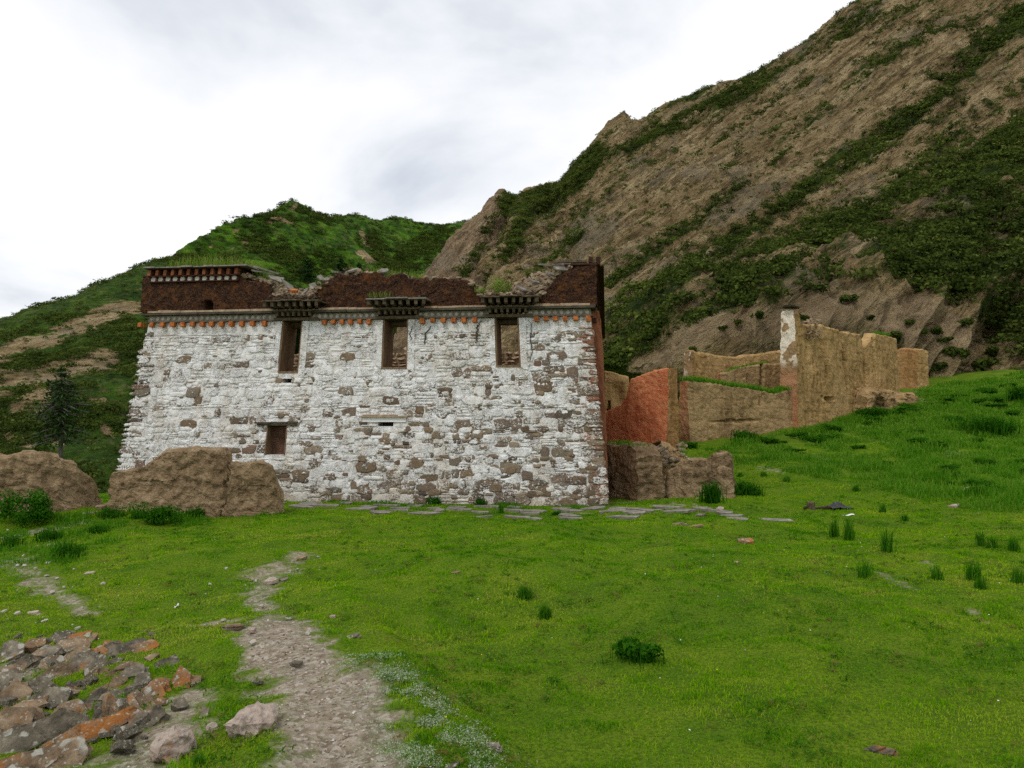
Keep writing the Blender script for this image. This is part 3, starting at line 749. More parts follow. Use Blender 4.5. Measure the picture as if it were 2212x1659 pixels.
MAT_DARKSLATE = m_simple("mossy_dark_slate", [(0.3, (0.028, 0.024, 0.018, 1)), (0.6, (0.085, 0.07, 0.048, 1))], 6, 0.7, 0.02, spots=(3, 0.52, 0.68, 0.6, (0.07, 0.075, 0.028, 1)))
MAT_TANSTONE = m_simple("tan_edging_stone", [(0.3, (0.22, 0.155, 0.10, 1)), (0.6, (0.40, 0.30, 0.19, 1)), (0.75, (0.50, 0.42, 0.31, 1))], 6, 0.7, 0.02)
MAT_FRIEZE = m_simple("grey_painted_frieze", [(0.3, (0.11, 0.095, 0.075, 1)), (0.6, (0.30, 0.27, 0.22, 1))], 8, 0.5, 0.01)
MAT_DISC = m_simple("pale_painted_disc", [(0.3, (0.26, 0.22, 0.165, 1)), (0.55, (0.48, 0.44, 0.37, 1)), (0.75, (0.58, 0.55, 0.49, 1))], 12, 0.5, 0.01)
def m_mud(name, a, b, c_, layer=1.0, spots=None, scale=5, pattern=None):
    m = M(name, 0.95, 0.08); v = m.co()
    col = m.ramp(m.noise(scale, v, 7, 0.68), [(0.32, a), (0.5, b), (0.7, c_)])
    sz = m.n('ShaderNodeSeparateXYZ'); m.link(m.co(), sz.inputs[0])
    t = m.math('ADD', m.math('MULTIPLY', sz.outputs[2], 2.3), m.math('MULTIPLY', m.noise(1.6, m.co((1, 1, 0.6)), 5, 0.6), 1.1))
    ln = m.ramp(m.math('ABSOLUTE', m.math('SUBTRACT', m.math('FRACT', t), 0.5)), [(0.0, 1), (0.08, 0.5), (0.16, 0)])
    ln = m.math('MULTIPLY', ln, m.ramp(m.noise(1.3, m.co((1, 1, 0.8), loc=(5, 5, 5)), 5, 0.7), [(0.42, 0), (0.62, 1)]))
    col = m.mix(m.math('MULTIPLY', ln, 0.8 * layer), col, (a[0] * 0.35, a[1] * 0.35, a[2] * 0.35, 1))
    st_ = m.ramp(m.noise(2.6, m.co((1, 1, 0.18), loc=(1, 2, 3)), 5, 0.65), [(0.46, 0), (0.66, 0.62)])
    col = m.mix(st_, col, (a[0] * 0.7, a[1] * 0.66, a[2] * 0.62, 1))
    peb = m.voro(17, m.co((1, 1, 1.3)), 'F1', 0)
    col = m.mix(m.ramp(peb, [(0.12, 0.5), (0.22, 0)]), col, (c_[0] * 1.2, c_[1] * 1.2, c_[2] * 1.25, 1))
    if spots: col = m.mix(m.ramp(m.noise(spots[0], m.co(loc=(9, 3, 7)), spots[4] if len(spots) > 4 else 4, 0.55), [(spots[1], 0), (spots[1] + 0.015, 1)]), col, spots[2])
    if pattern: col = pattern(m, col)
    col = m.mix(m.ramp(m.noise(0.55, m.co(loc=(2, 7, 4)), 5, 0.6), [(0.42, 0), (0.66, 0.55)]), col, (c_[0] * 1.05, c_[1] * 1.0, c_[2] * 0.95, 1))
    h = m.math('SUBTRACT', m.math('ADD', m.noise(scale * 3, v, 7, 0.75), m.math('MULTIPLY', peb, 0.25)), m.math('MULTIPLY', ln, 0.3))
    m.bump(h, 0.9, 0.06)
    return m.color(col)
MAT_MUD = m_mud("rammed_earth", (0.14, 0.09, 0.048, 1), (0.27, 0.185, 0.105, 1), (0.44, 0.33, 0.205, 1), 0.7)
MAT_MUDLAYER = m_mud("layered_rammed_earth", (0.25, 0.15, 0.056, 1), (0.42, 0.265, 0.105, 1), (0.53, 0.37, 0.18, 1), 1.0)
MAT_MUDDARK = m_mud("damp_rammed_earth", (0.20, 0.125, 0.055, 1), (0.35, 0.232, 0.11, 1), (0.47, 0.335, 0.175, 1), 0.8)
MAT_REDMUD = m_mud("red_limewash_on_earth", (0.42, 0.115, 0.05, 1), (0.60, 0.19, 0.082, 1), (0.64, 0.31, 0.155, 1), 0.25, None, 4)
MAT_OCHRE = m_mud("ochre_limewash_on_earth", (0.24, 0.12, 0.04, 1), (0.36, 0.20, 0.075, 1), (0.44, 0.27, 0.13, 1), 0.25)
MAT_ORANGE = m_mud("faded_orange_limewash", (0.30, 0.12, 0.05, 1), (0.42, 0.20, 0.09, 1), (0.46, 0.28, 0.16, 1), 0.1)
def pillar_pattern(m, col):
    s = m.n('ShaderNodeSeparateXYZ'); m.link(m.co(), s.inputs[0])
    up = m.ramp(m.math('MULTIPLY', s.outputs[2], 0.125), [(0.30, 0), (0.36, 1)])
    pl = m.ramp(m.noise(1.25, m.co(loc=(2.4, 1, 0.6)), 3, 0.5), [(0.47, 0), (0.49, 1)])
    col = m.mix(m.math('MULTIPLY', up, pl), col, (0.78, 0.70, 0.55, 1))
    low = m.ramp(m.math('ADD', m.math('MULTIPLY', s.outputs[2], 0.125), m.math('MULTIPLY', m.noise(1.5), 0.1)), [(0.30, 0.85), (0.36, 0)])
    return m.mix(low, col, (0.42, 0.17, 0.08, 1))
MAT_PILLAR = m_mud("patchy_plaster_on_earth", (0.24, 0.15, 0.07, 1), (0.34, 0.22, 0.11, 1), (0.42, 0.29, 0.16, 1), 0.1, None, 5, pillar_pattern)
MAT_RUBBLE = m_simple("rubble_stone", [(0.3, (0.13, 0.098, 0.062, 1)), (0.55, (0.28, 0.21, 0.135, 1)), (0.75, (0.45, 0.37, 0.26, 1))], 4, 0.7, 0.03)
MAT_BRUSH = m_simple("broken_brushwood", [(0.35, (0.03, 0.02, 0.012, 1)), (0.6, (0.11, 0.075, 0.045, 1)), (0.75, (0.20, 0.15, 0.10, 1))], 12, 0.9, 0.05)

# ================================================================ GENERATORS
def lerp_profile(pts, s):
    pts = np.asarray(pts, float)
    return np.stack([np.interp(s, pts[:, 0], pts[:, k]) for k in range(1, pts.shape[1])], 1)
def earth_wall(name, pts, thick, mats, parent=None, origin=None, res=0.1, amp=0.05, ampf=0.02, batter=0.03, rag=0.06, rnd=0.12, seed=0, cracks=(), holes=(), nback=3, attrs=False, endround=0.0, topthick=None):
    """a free-standing wall. pts: (x, y, z_base, z_top) along the foot of its front face, left to right;
    mats = [front, top, back, left end, right end]; cracks: (s, half width, depth, z0, z1, slant) in metres along the face"""
    pts = np.asarray(pts, float)
    L = np.r_[0, np.cumsum(np.hypot(np.diff(pts[:, 0]), np.diff(pts[:, 1])))]
    ns = max(int(L[-1] / res) + 1, 4)
    s = np.linspace(0, L[-1], ns)
    x, y, zb, zt = lerp_profile(np.c_[L, pts], s).T
    tx = np.interp(s, L, np.gradient(pts[:, 0], L)); ty = np.interp(s, L, np.gradient(pts[:, 1], L))
    n_ = np.hypot(tx, ty); tx, ty = tx / n_, ty / n_
    bx, by = -ty, tx
    zt = zt + rag * 2.0 * fbm(np.stack([s / 0.5, s * 0 + seed, s * 0], 1), 4, seed)
    if endround > 0:
        e = np.minimum(s, L[-1] - s); k = np.clip(e / endround, 0, 1); zt = zb + (zt - zb) * (0.55 + 0.45 * np.sqrt(1 - (1 - k) ** 2))
    H = max((zt - zb).max(), 0.3)
    nh = max(int(H / res) + 1, 4); nt = max(int(thick / res) + 1, 3)
    h = np.linspace(0, 1, nh)
    loop = []
    side = []
    tt = topthick if topthick is not None else thick - 2 * batter * H
    for j in range(nh):                                    # front, upwards
        hh = h[j]; inset = (thick - tt) / 2 * hh
        r = np.clip((hh * (zt - zb) - ((zt - zb) - rnd)) / max(rnd, 1e-3), 0, 1)
        loop.append((inset + rnd * (1 - np.sqrt(np.clip(1 - r ** 2, 0, 1))), zb + hh * (zt - zb))); side.append(0)
    for j in range(1, nt):
        u = j / nt; a = (thick - tt) / 2 + rnd; loop.append((a + u * (thick - 2 * a) + 0 * s, zt + 0.0 * s + rag * 0.7 * fbm(np.stack([s / 0.4, 0 * s + u * thick / 0.4, 0 * s + seed], 1), 3, seed + 1))); side.append(1)
    for j in range(nh - 1, -1, -1):
        hh = h[j]; inset = (thick - tt) / 2 * hh
        r = np.clip((hh * (zt - zb) - ((zt - zb) - rnd)) / max(rnd, 1e-3), 0, 1)
        loop.append((thick - inset - rnd * (1 - np.sqrt(np.clip(1 - r ** 2, 0, 1))), zb + hh * (zt - zb))); side.append(2)
    nl = len(loop)
    G = np.zeros((ns, nl, 3))
    for j, (b, z) in enumerate(loop):
        G[:, j, 0] = x + bx * b; G[:, j, 1] = y + by * b; G[:, j, 2] = z
    # end caps: between front column and back column
    def cap(i):
        fr = G[i, :nh]; bk = G[i, nl - 1:nl - 1 - nh:-1]
        u = np.linspace(0, 1, nt + 1)[None, :, None]
        return fr[:, None] * (1 - u) + bk[:, None] * u
    V = [G.reshape(-1, 3)]; F = [grid_faces(ns, nl)[:, ::-1]]
    si = np.array(side); colsel = np.tile(np.arange(nl - 1), ns - 1)
    mi = [np.where(colsel < nh - 1, 0, np.where(colsel < nh - 1 + nt, 1, 2))]
    off = ns * nl
    for i, mm, flip in ((0, 3, True), (ns - 1, 4, False)):
        c = cap(i)
        f = grid_faces(nh, nt + 1) + off
        F.append(f if flip else f[:, ::-1]); V.append(c.reshape(-1, 3)); mi.append(np.full(len(f), mm)); off += nh * (nt + 1)
    V = np.concatenate(V)
    # cracks and washed-out holes push the face in
    if len(cracks) or len(holes):
        g = V[:ns * nl].reshape(ns, nl, 3)
        for (cs, hw, dep, z0, z1, sl) in cracks:
            for j in range(nh):
                zz = g[:, j, 2]; cc = cs + sl * (zz - z0) + 0.12 * fbm(np.stack([zz / 0.5, zz * 0 + cs, zz * 0], 1), 3, 5)
                k = np.exp(-((s - cc) / hw) ** 2) * ((zz > z0) & (zz < z1)) * dep
                g[:, j, 0] += bx * k; g[:, j, 1] += by * k
        for (hs, hz, hx, hzr, dep) in holes:
            for j in range(nh):
                zz = g[:, j, 2]; k = np.exp(-(((s - hs) / hx) ** 4 + ((zz - hz) / hzr) ** 4)) * dep
                g[:, j, 0] += bx * k; g[:, j, 1] += by * k
        V[:ns * nl] = g.reshape(-1, 3)
    D = lambda q, sc, o, sd: np.stack([fbm(q / sc, o, sd), fbm(q / sc, o, sd + 40), 0.6 * fbm(q / sc, o, sd + 80)], 1)
    V = V + amp * 2 * D(V, 0.7, 3, seed) + ampf * 2 * D(V, 0.17, 3, seed + 7)
    if len(mats) == 1: mats = mats * 5
    uniq = []
    for mm in mats:
        if mm not in uniq: uniq.append(mm)
    lut = np.array([uniq.index(mm) for mm in mats])
    org = origin if origin is not None else (None if parent is not None else np.array([x[ns // 2], y[ns // 2], zb.min()]))
    return mesh(name, V, F, uniq, parent, origin=org, midx=lut[np.concatenate(mi)])
def tube(mb, pts, rad, n=6, **attrs):
    pts = np.asarray(pts, float); k = len(pts); rad = np.broadcast_to(rad, (k,))
    t = np.gradient(pts, axis=0); t /= np.linalg.norm(t, axis=1)[:, None] + 1e-9
    up = np.where(np.abs(t[:, 2:3]) > 0.9, np.array([[1.0, 0, 0]]), np.array([[0, 0, 1.0]]))
    a = np.cross(t, up); a /= np.linalg.norm(a, axis=1)[:, None]; b = np.cross(t, a)
    th = np.linspace(0, 2 * math.pi, n, endpoint=False)
    V = pts[:, None] + rad[:, None, None] * (np.cos(th)[None, :, None] * a[:, None] + np.sin(th)[None, :, None] * b[:, None])
    F = []
    for i in range(k - 1):
        for j in range(n): F.append((i * n + j, i * n + (j + 1) % n, (i + 1) * n + (j + 1) % n, (i + 1) * n + j))
    mb.add(V.reshape(-1, 3), [np.array(F), np.arange(n)[::-1], np.arange(n) + (k - 1) * n], **attrs)
_hull_cache = {}
def rock_data(seed, size=(1, 1, 1), slab=False, sub=1, noise=0.06, n=16):
    """angular stone: convex hull of random points, edges broken by noise. Returns V, list of faces (numpy)"""
    r = np.random.RandomState(seed)
    if slab:
        th = np.sort(r.rand(9) * 6.283); k = 0.75 + 0.35 * r.rand(9)
        p = np.stack([np.cos(th) * k, np.sin(th) * k], 1)
        pts = np.concatenate([np.c_[p * (0.9 + 0.12 * r.rand(9, 1)), -1 + 0.3 * r.rand(9)], np.c_[p, 0.75 + 0.4 * r.rand(9)]])
    else:
        pts = r.normal(size=(n, 3)); pts /= np.linalg.norm(pts, axis=1)[:, None]
        pts *= 0.8 + 0.3 * r.rand(n, 1)
    bm = bmesh.new()
    for p in pts: bm.verts.new(p * np.array(size) * 0.5)
    bmesh.ops.convex_hull(bm, input=bm.verts)
    for v in [v for v in bm.verts if not v.link_faces]: bm.verts.remove(v)
    bmesh.ops.dissolve_limit(bm, angle_limit=R(14), verts=bm.verts, edges=bm.edges)
    bmesh.ops.triangulate(bm, faces=bm.faces)
    m_ = min(size)
    for k in range(sub):
        bmesh.ops.subdivide_edges(bm, edges=bm.edges, cuts=1, use_grid_fill=True)
    bm.verts.ensure_lookup_table()
    V = np.array([v.co[:] for v in bm.verts])
    if noise and sub:
        d = noise * max(m_, 0.25 * max(size))
        q = V / (0.35 * max(size)) + seed * 3.7
        V = V + d * np.stack([fbm(q, 3, 1), fbm(q, 3, 2), fbm(q, 3, 3)], 1) * 1.6
    F = {}
    for f in bm.faces: F.setdefault(len(f.verts), []).append([v.index for v in f.verts])
    bm.free()
    return V, [np.array(v) for v in F.values()]
def rotm(rx, ry, rz):
    return np.array(Matrix.Rotation(rz, 3, 'Z') @ Matrix.Rotation(ry, 3, 'Y') @ Matrix.Rotation(rx, 3, 'X'))
def blades(pos, hgt, wid, rng, lean=0.35, tint=None, bend=0.5):
    """grass blades: pos (n,3) -> V, [quads, tris], tint per vertex"""
    n = len(pos); hgt = np.broadcast_to(hgt, (n,)); wid = np.broadcast_to(wid, (n,))
    th = rng.rand(n) * 6.283; lv = lean * np.abs(rng.randn(n)) * hgt
    d = np.stack([np.cos(th), np.sin(th)], 1); ph = rng.rand(n) * 6.283
    sd = np.stack([np.cos(ph), np.sin(ph), 0 * ph], 1) * (wid / 2)[:, None]
    mid = pos + np.c_[d * (lv * 0.35)[:, None], hgt * 0.6]
    tip = pos + np.c_[d * lv[:, None], hgt * (1 - bend * 0.15 * (lv / (hgt + 1e-6)) ** 1)]
    V = np.stack([pos - sd, pos + sd, mid + sd * 0.75, mid - sd * 0.75, tip], 1).reshape(-1, 3)
    b = (np.arange(n) * 5)[:, None]
    t = tint if tint is not None else rng.rand(n)
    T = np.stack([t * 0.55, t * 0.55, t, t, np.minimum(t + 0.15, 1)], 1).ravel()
    return V, [b + np.array([[0, 1, 2, 3]]), b + np.array([[3, 2, 4]])], T

# ================================================================ THE RUINED HOUSE
HA = R(7.35)
HO = P(1315, 1092, 19.0); HO[2] = 0.0
HL = 13.78
EX = np.array([math.cos(HA), -math.sin(HA), 0]); EN = np.array([-math.sin(HA), -math.cos(HA), 0]); EZ = np.array([0, 0, 1.0])
HO = HO - EX * HL                       # left foot of the facade
BAT = 0.085
def uL(v): return 0.122 * v
def uR(v): return HL - 0.088 * v
def FW(u, v, w=0.0):
    """facade point: u along the wall (0..HL at the foot), v up, w out of the battered wall face"""
    u = np.asarray(u, float); v = np.asarray(v, float); w = np.asarray(w, float)
    uu = uL(v) + u / HL * (uR(v) - uL(v))
    return HO + uu[..., None] * EX + v[..., None] * EZ + (w - BAT * v)[..., None] * EN
def uv(px, py, w=0.0):
    """photograph spot -> (u, v) on the wall face moved out by w"""
    r = ray(px, py); o = np.array([0, 0, EYE]) - HO
    # (o + t r).EN + BAT*(o + t r).z = w
    t = (w - (o @ EN + BAT * o[2])) / (r @ EN + BAT * r[2])
    p = o + t * r; v = p[2]; uu = p @ EX
    return np.array([(uu - uL(v)) / (uR(v) - uL(v)) * HL, v])
house = empty("ruined_house", HO + EX * HL / 2 - EN * 0, "roofless whitewashed stone house with a broken dark brown parapet and three canopied windows", "house")
def hbox(mb, u0, u1, v0, v1, w0, w1, vt0=None, vt1=None, **attrs):
    """box in facade coordinates"""
    c = [FW(a, b, c_) for b in (v0, v1) for (a, c_) in ((u0, w1), (u1, w1), (u1, w0), (u0, w0))]
    mb.box8(np.array(c), **attrs)
VT = 4.98                                # underside of the frieze
openings = {}
for nm, q in (('w1', (612, 653, 600, 648, 690, 806)), ('w2', (829, 883, 824, 880, 687, 797)), ('w3', (1072, 1123, 1068, 1123, 683, 793))):
    a = uv(q[0], q[4]); b = uv(q[1], q[4]); c = uv(q[2], q[5]); d = uv(q[3], q[5])
    openings[nm] = [(a[0] + c[0]) / 2, (b[0] + d[0]) / 2, (c[1] + d[1]) / 2, VT]
a = uv(578, 919); b = uv(616, 983); openings['low'] = [a[0], b[0], b[1], a[1]]
a = uv(817, 911.5); b = uv(850, 921); openings['slot'] = [a[0], b[0], b[1], a[1]]
a = uv(611, 818); b = uv(630, 827); openings['hole'] = [a[0], b[0], b[1], a[1]]
OP = list(openings.values())
WT = 0.85
# -- backing wall with its openings, in cells
us = sorted({0.0, HL} | {q for o in OP for q in o[:2]} | set(np.linspace(0, HL, 15)))
vs = sorted({-0.35, VT} | {q for o in OP for q in o[2:]} | set(np.linspace(0, VT, 6)))
def inside(u, v): return any(o[0] < u < o[1] and o[2] < v < o[3] for o in OP)
mbk = MB()
nu_, nv_ = len(us), len(vs)
Vg = np.array([[[FW(u, v, w_) for w_ in (0.013, -WT)] for u in us] for v in vs]).reshape(-1, 3)
idx = lambda i, j, k: (i * nu_ + j) * 2 + k
Fq = []
solid = np.array([[not inside((us[j] + us[j + 1]) / 2, (vs[i] + vs[i + 1]) / 2) for j in range(nu_ - 1)] for i in range(nv_ - 1)])
for i in range(nv_ - 1):
    for j in range(nu_ - 1):
        if not solid[i, j]: continue
        Fq.append((idx(i, j, 0), idx(i, j + 1, 0), idx(i + 1, j + 1, 0), idx(i + 1, j, 0)))
        Fq.append((idx(i, j, 1), idx(i + 1, j, 1), idx(i + 1, j + 1, 1), idx(i, j + 1, 1)))
        if j == 0 or not solid[i, j - 1]: Fq.append((idx(i, j, 0), idx(i + 1, j, 0), idx(i + 1, j, 1), idx(i, j, 1)))
        if j == nu_ - 2 or not solid[i, j + 1]: Fq.append((idx(i, j + 1, 0), idx(i, j + 1, 1), idx(i + 1, j + 1, 1), idx(i + 1, j + 1, 0)))
        if i == 0 or not solid[i - 1, j]: Fq.append((idx(i, j, 0), idx(i, j, 1), idx(i, j + 1, 1), idx(i, j + 1, 0)))
        if i == nv_ - 2 or not solid[i + 1, j]: Fq.append((idx(i + 1, j, 0), idx(i + 1, j + 1, 0), idx(i + 1, j + 1, 1), idx(i + 1, j, 1)))
Fq = np.array(Fq)
# -- facing of rubble stones laid in rough courses, each stone its own shape
st = np.random.RandomState(5)
stones = MB()
def add_stone(u0, u1, v0, v1, r, expo, tint, red, proud, face=None, back=-0.03):
    w_, h_ = u1 - u0, v1 - v0
    n = 12
    # points round a rectangle, nudged
    per = [(0.04, 0), (0.35, 0), (0.7, 0), (0.97, 0.03), (1, 0.4), (1, 0.75), (0.95, 1), (0.66, 1), (0.33, 1), (0.03, 0.96), (0, 0.65), (0, 0.3)]
    rd = r.uniform(0.05, 0.85) ** 1.3                         # how rounded the stone is
    c0 = np.array(per) - 0.5; rad = np.hypot(c0[:, 0], c0[:, 1]); el = c0 / rad[:, None] * 0.5
    p = 0.5 + c0 * (1 - rd) + el * rd * 1.04 + r.uniform(-1, 1, (n, 2)) * np.array([min(0.09, 0.02 / w_ + 0.03), min(0.16, 0.014 / h_ + 0.06)])
    if r.rand() < 0.45:                                     # wedge shaped
        k = r.uniform(0.1, 0.38); sl_ = r.choice([-1, 1]); p[:, 1] -= k * np.clip(sl_ * (p[:, 0] - 0.5) + 0.1, 0, 1) * (p[:, 1] > 0.4)
    U = u0 + p[:, 0] * w_; Vv = v0 + p[:, 1] * h_
    cu, cv = U.mean(), Vv.mean()
    b = min(0.028, 0.28 * h_)
    ku, kv = 1 - b / (w_ / 2), 1 - b / (h_ / 2)
    rings = [(1.0, 1.0, back), (1.0, 1.0, proud * 0.45), (ku, kv, proud)]
    Q = []; E = []
    tilt = r.uniform(-0.012, 0.012); tu = r.uniform(-0.01, 0.01)
    for a, c_, w0 in rings:
        uu = cu + (U - cu) * a; vv = cv + (Vv - cv) * c_
        ww = w0 + (tilt * (vv - cv) / max(h_, .05) + tu * (uu - cu) / max(w_, .05)) * (w0 > 0)
        Q.append(FW(uu, vv, ww)); E.append(np.full(n, 1.0 if w0 < proud else 0.35))
    Q.append(FW(np.array([cu]), np.array([cv]), np.array([proud + r.uniform(0, 0.012)]))); E.append(np.array([0.0]))
    V = np.concatenate(Q); F = []
    for k in range(2):
        for j in range(n): F.append((k * n + j, k * n + (j + 1) % n, (k + 1) * n + (j + 1) % n, (k + 1) * n + j))
    T = [(2 * n + j, 2 * n + (j + 1) % n, 3 * n) for j in range(n)]
    stones.add(V, [np.array(F), np.array(T)], expo=expo, tint=tint, red=red, edge=np.concatenate(E))
v = -0.05
while v < VT - 0.42:
    big = st.rand()
    lowf = 1 - v / VT
    h = (0.05 + 0.05 * st.rand()) if big < 0.26 else (0.09 + 0.08 * st.rand()) if big < 0.72 else (0.17 + 0.13 * st.rand())
    if v < 1.0 and st.rand() < 0.5: h = 0.16 + 0.12 * st.rand()
    h = min(h, VT - 0.40 - v + 0.001)
    if h < 0.03: break
    u = -0.02 + st.uniform(-0.05, 0.05)
    while u < HL:
        w_ = h * (0.7 + 2.0 * st.rand()) if h > 0.1 else h * (1.4 + 3.6 * st.rand())
        w_ = min(max(w_, 0.08), 0.62)
        u1 = min(u + w_, HL + 0.01 + 0.02 * st.rand())
        if HL - u1 < 0.12: u1 = HL + 0.012
        wave = 0.025 * math.sin(u * 1.3 + v * 2) + 0.02 * math.sin(u * 3.1 + v * 5)
        pieces = [(u + 0.004, u1 - 0.004, v + 0.003, v + h - 0.003)]
        if h > 0.13 and st.rand() < 0.22:                  # packed with flat chips instead of one stone
            k = st.randint(2, 4); ed = np.linspace(v, v + h, k + 1); pieces = [(u + 0.004, u1 - 0.004, ed[q] + 0.002, ed[q + 1] - 0.002) for q in range(k)]
        for (a0, a1, b0, b1) in pieces:
            cuts = [(a0, a1)]
            for o in OP:                                     # leave the openings free
                if b1 > o[2] + 0.01 and b0 < o[3] - 0.01:
                    nx = []
                    for (c0, c1) in cuts:
                        if c1 <= o[0] or c0 >= o[1]: nx.append((c0, c1)); continue
                        if c0 < o[0] - 0.03: nx.append((c0, o[0]))
                        if c1 > o[1] + 0.03: nx.append((o[1], c1))
                    cuts = nx
            for (c0, c1) in cuts:
                um = (c0 + c1) / 2
                big_ = (b1 - b0) > 0.10
                pe = 0.13 + 0.22 * sstep(0.45, 1.0, um / HL) + 0.28 * sstep(3.6, 0.5, v) * sstep(3.5, 7, um) + 0.06 * sstep(3, 1, v)
                pe += 0.45 * sstep(HL - 1.3, HL - 0.1, um) * (0.4 + 0.6 * st.rand()) + 0.25 * sstep(0.7, 0.1, um)
                pe += 0.12 * fbm(np.array([[um / 1.6, v / 1.2, 3.3]]), 3, 9)[0] * 2
                if not big_: pe *= 0.55
                ex = (0.42 + 0.4 * st.rand()) if st.rand() < pe else (0.06 + 0.26 * st.rand() * (0.5 + pe))
                red = (0.15 + 0.75 * st.rand()) * 0.8 * sstep(HL - 0.9 - 0.4 * st.rand(), HL - 0.1, um)
                wv = wave if (b0 > 0.3 and not any(b1 > o[2] - 0.2 and b0 < o[3] + 0.2 and c1 > o[0] - 0.3 and c0 < o[1] + 0.3 for o in OP)) else 0
                jv = st.uniform(-0.22, 0.22) * (b1 - b0) * (wv != 0)
                gr = (1 + 0.25 * st.rand()) if wv != 0 else 1.0; cm = (b0 + b1) / 2
                add_stone(c0, c1, cm + (b0 - cm) * gr + wv + jv, cm + (b1 - cm) * gr + wv + jv, st, ex, st.rand(), red, 0.020 + 0.026 * st.rand() * (1.25 if big_ else 1))
        u = u1
    v += h
# bigger blocks set across the courses, most of them washed bare
for k in range(520):
    um = HL * (st.rand() ** 0.72); vv = 4.5 * st.rand() ** 1.25
    w_ = st.uniform(0.07, 0.30) * (1.25 if vv < 1.0 else 0.95); hh = w_ * st.uniform(0.4, 0.9)
    if any(vv + hh > o[2] - 0.03 and vv < o[3] + 0.03 and um + w_ > o[0] - 0.05 and um < o[1] + 0.05 for o in OP) or um + w_ > HL - 0.05: continue
    add_stone(um, um + w_, vv, vv + hh, st, (lambda b: st.choice([0.15, 0.40, 0.62, 0.8], p=[0.62 - 0.5 * b, 0.2, 0.13 + 0.25 * b, 0.05 + 0.25 * b]))(float(sstep(3.8, 0.6, vv) * sstep(2.5, 9.0, um) * 0.75 + 0.25 * sstep(8, 13, um))), st.rand(), 0, 0.040 + 0.018 * st.rand())
# broken left edge: rough stones left standing out
for k in range(34):
    vv = 0.3 + 4.4 * k / 34 + st.uniform(-0.05, 0.05); hh = st.uniform(0.08, 0.2)
    add_stone(-0.10 - 0.10 * st.rand() + 0.12 * (vv > 4.2), 0.22 + 0.3 * st.rand(), vv, vv + hh, st, 0.35 + 0.3 * st.rand(), st.rand(), 0, 0.03 + 0.03 * st.rand(), back=-0.4)
# red painted quoins on the right corner
vv = 0.02
while vv < VT - 0.32:
    hh = st.uniform(0.06, 0.26) * (1.25 if vv < 1.4 else 0.9); hh = min(hh, VT - 0.28 - vv)
    add_stone(HL - 0.14 - 0.34 * st.rand(), HL + 0.005 + 0.035 * st.rand(), vv, vv + hh - 0.006, st, 0.45 + 0.3 * st.rand(), st.rand(), (0.05 + 0.75 * st.rand()) * (0.7 if vv < 1.6 else 1), 0.045 + 0.03 * st.rand(), back=-0.5); vv += hh
Vs_ = np.concatenate(stones.V); nS = len(Vs_)
allV = np.concatenate([Vs_, Vg])
fq = [f for f in stones.F if f.shape[1] == 4]; ft = [f for f in stones.F if f.shape[1] == 3]
A_ = {k: np.concatenate(vv) for k, vv in stones.A.items()}
zz = np.zeros(len(Vg))
A_ = {'expo': np.r_[A_['expo'], zz + 0.22], 'tint': np.r_[A_['tint'], zz + 0.4], 'red': np.r_[A_['red'], np.where(np.tile(np.repeat(np.array(us), 2), nv_) > HL - 0.01, 1.0, 0)], 'edge': np.r_[A_['edge'], zz + 0.5]}
fw = mesh("wall", allV, [np.concatenate(fq + [Fq + nS]), np.concatenate(ft)], MAT_WHITE, house, attrs=A_)
fw["label"] = "front wall of whitewashed rubble stone"
# -- plain white band under the frieze, between the window heads
ud = [openings[k][:2] for k in ('w1', 'w2', 'w3')]
segs = [(0.02, uv(577, 690)[0] + 0.12), (uv(697, 690)[0], uv(806, 690)[0]), (uv(911, 690)[0], uv(1040, 690)[0]), (uv(1160, 690)[0], HL - 0.02)]
def slab_grid(mb, u0, u1, v0, v1, w0, w1, seed, jag=0.03, n=26):
    """a coat of plaster with a ragged lower edge"""
    uu = np.linspace(u0, u1, n); j = jag * 2 * fbm(np.stack([uu * 3, uu * 0 + seed, uu * 0], 1), 4, seed)
    for a in range(n - 1):
        c = [FW(uu[a], v0 + j[a], w1), FW(uu[a + 1], v0 + j[a + 1], w1), FW(uu[a + 1], v0 + j[a + 1], w0), FW(uu[a], v0 + j[a], w0),
             FW(uu[a], v1, w1), FW(uu[a + 1], v1, w1), FW(uu[a + 1], v1, w0), FW(uu[a], v1, w0)]
        c = np.array(c)
        fs = [[3, 2, 1, 0], [4, 5, 6, 7], [0, 1, 5, 4], [2, 3, 7, 6]]
        if a == 0: fs.append([3, 0, 4, 7])
        if a == n - 2: fs.append([1, 2, 6, 5])
        mb.add(c, np.array(fs))
mb = MB()
for k, (a, b) in enumerate(segs): mb = MB(); slab_grid(mb, a, b, VT - 0.37, VT, -0.02, 0.034, k + 1, 0.05); mb.build("plaster_band", MAT_WHITE, house)
for k, nm in enumerate(('w1', 'w2', 'w3')):                 # plaster round the windows
    o = openings[nm]
    mb = MB(); slab_grid(mb, o[0] - 0.16, o[0] - 0.003, o[2] + 0.1 + 0.2 * (k == 0), VT - 0.02, -0.02, 0.052, 10 + k, 0.12, 12); mb.build("plaster_edge", MAT_WHITE, house); mb = MB()
    slab_grid(mb, o[1] + 0.003, o[1] + 0.20, o[2] - 0.05, VT - 0.02, -0.02, 0.052, 20 + k, 0.12, 12); mb.build("plaster_edge", MAT_WHITE, house)
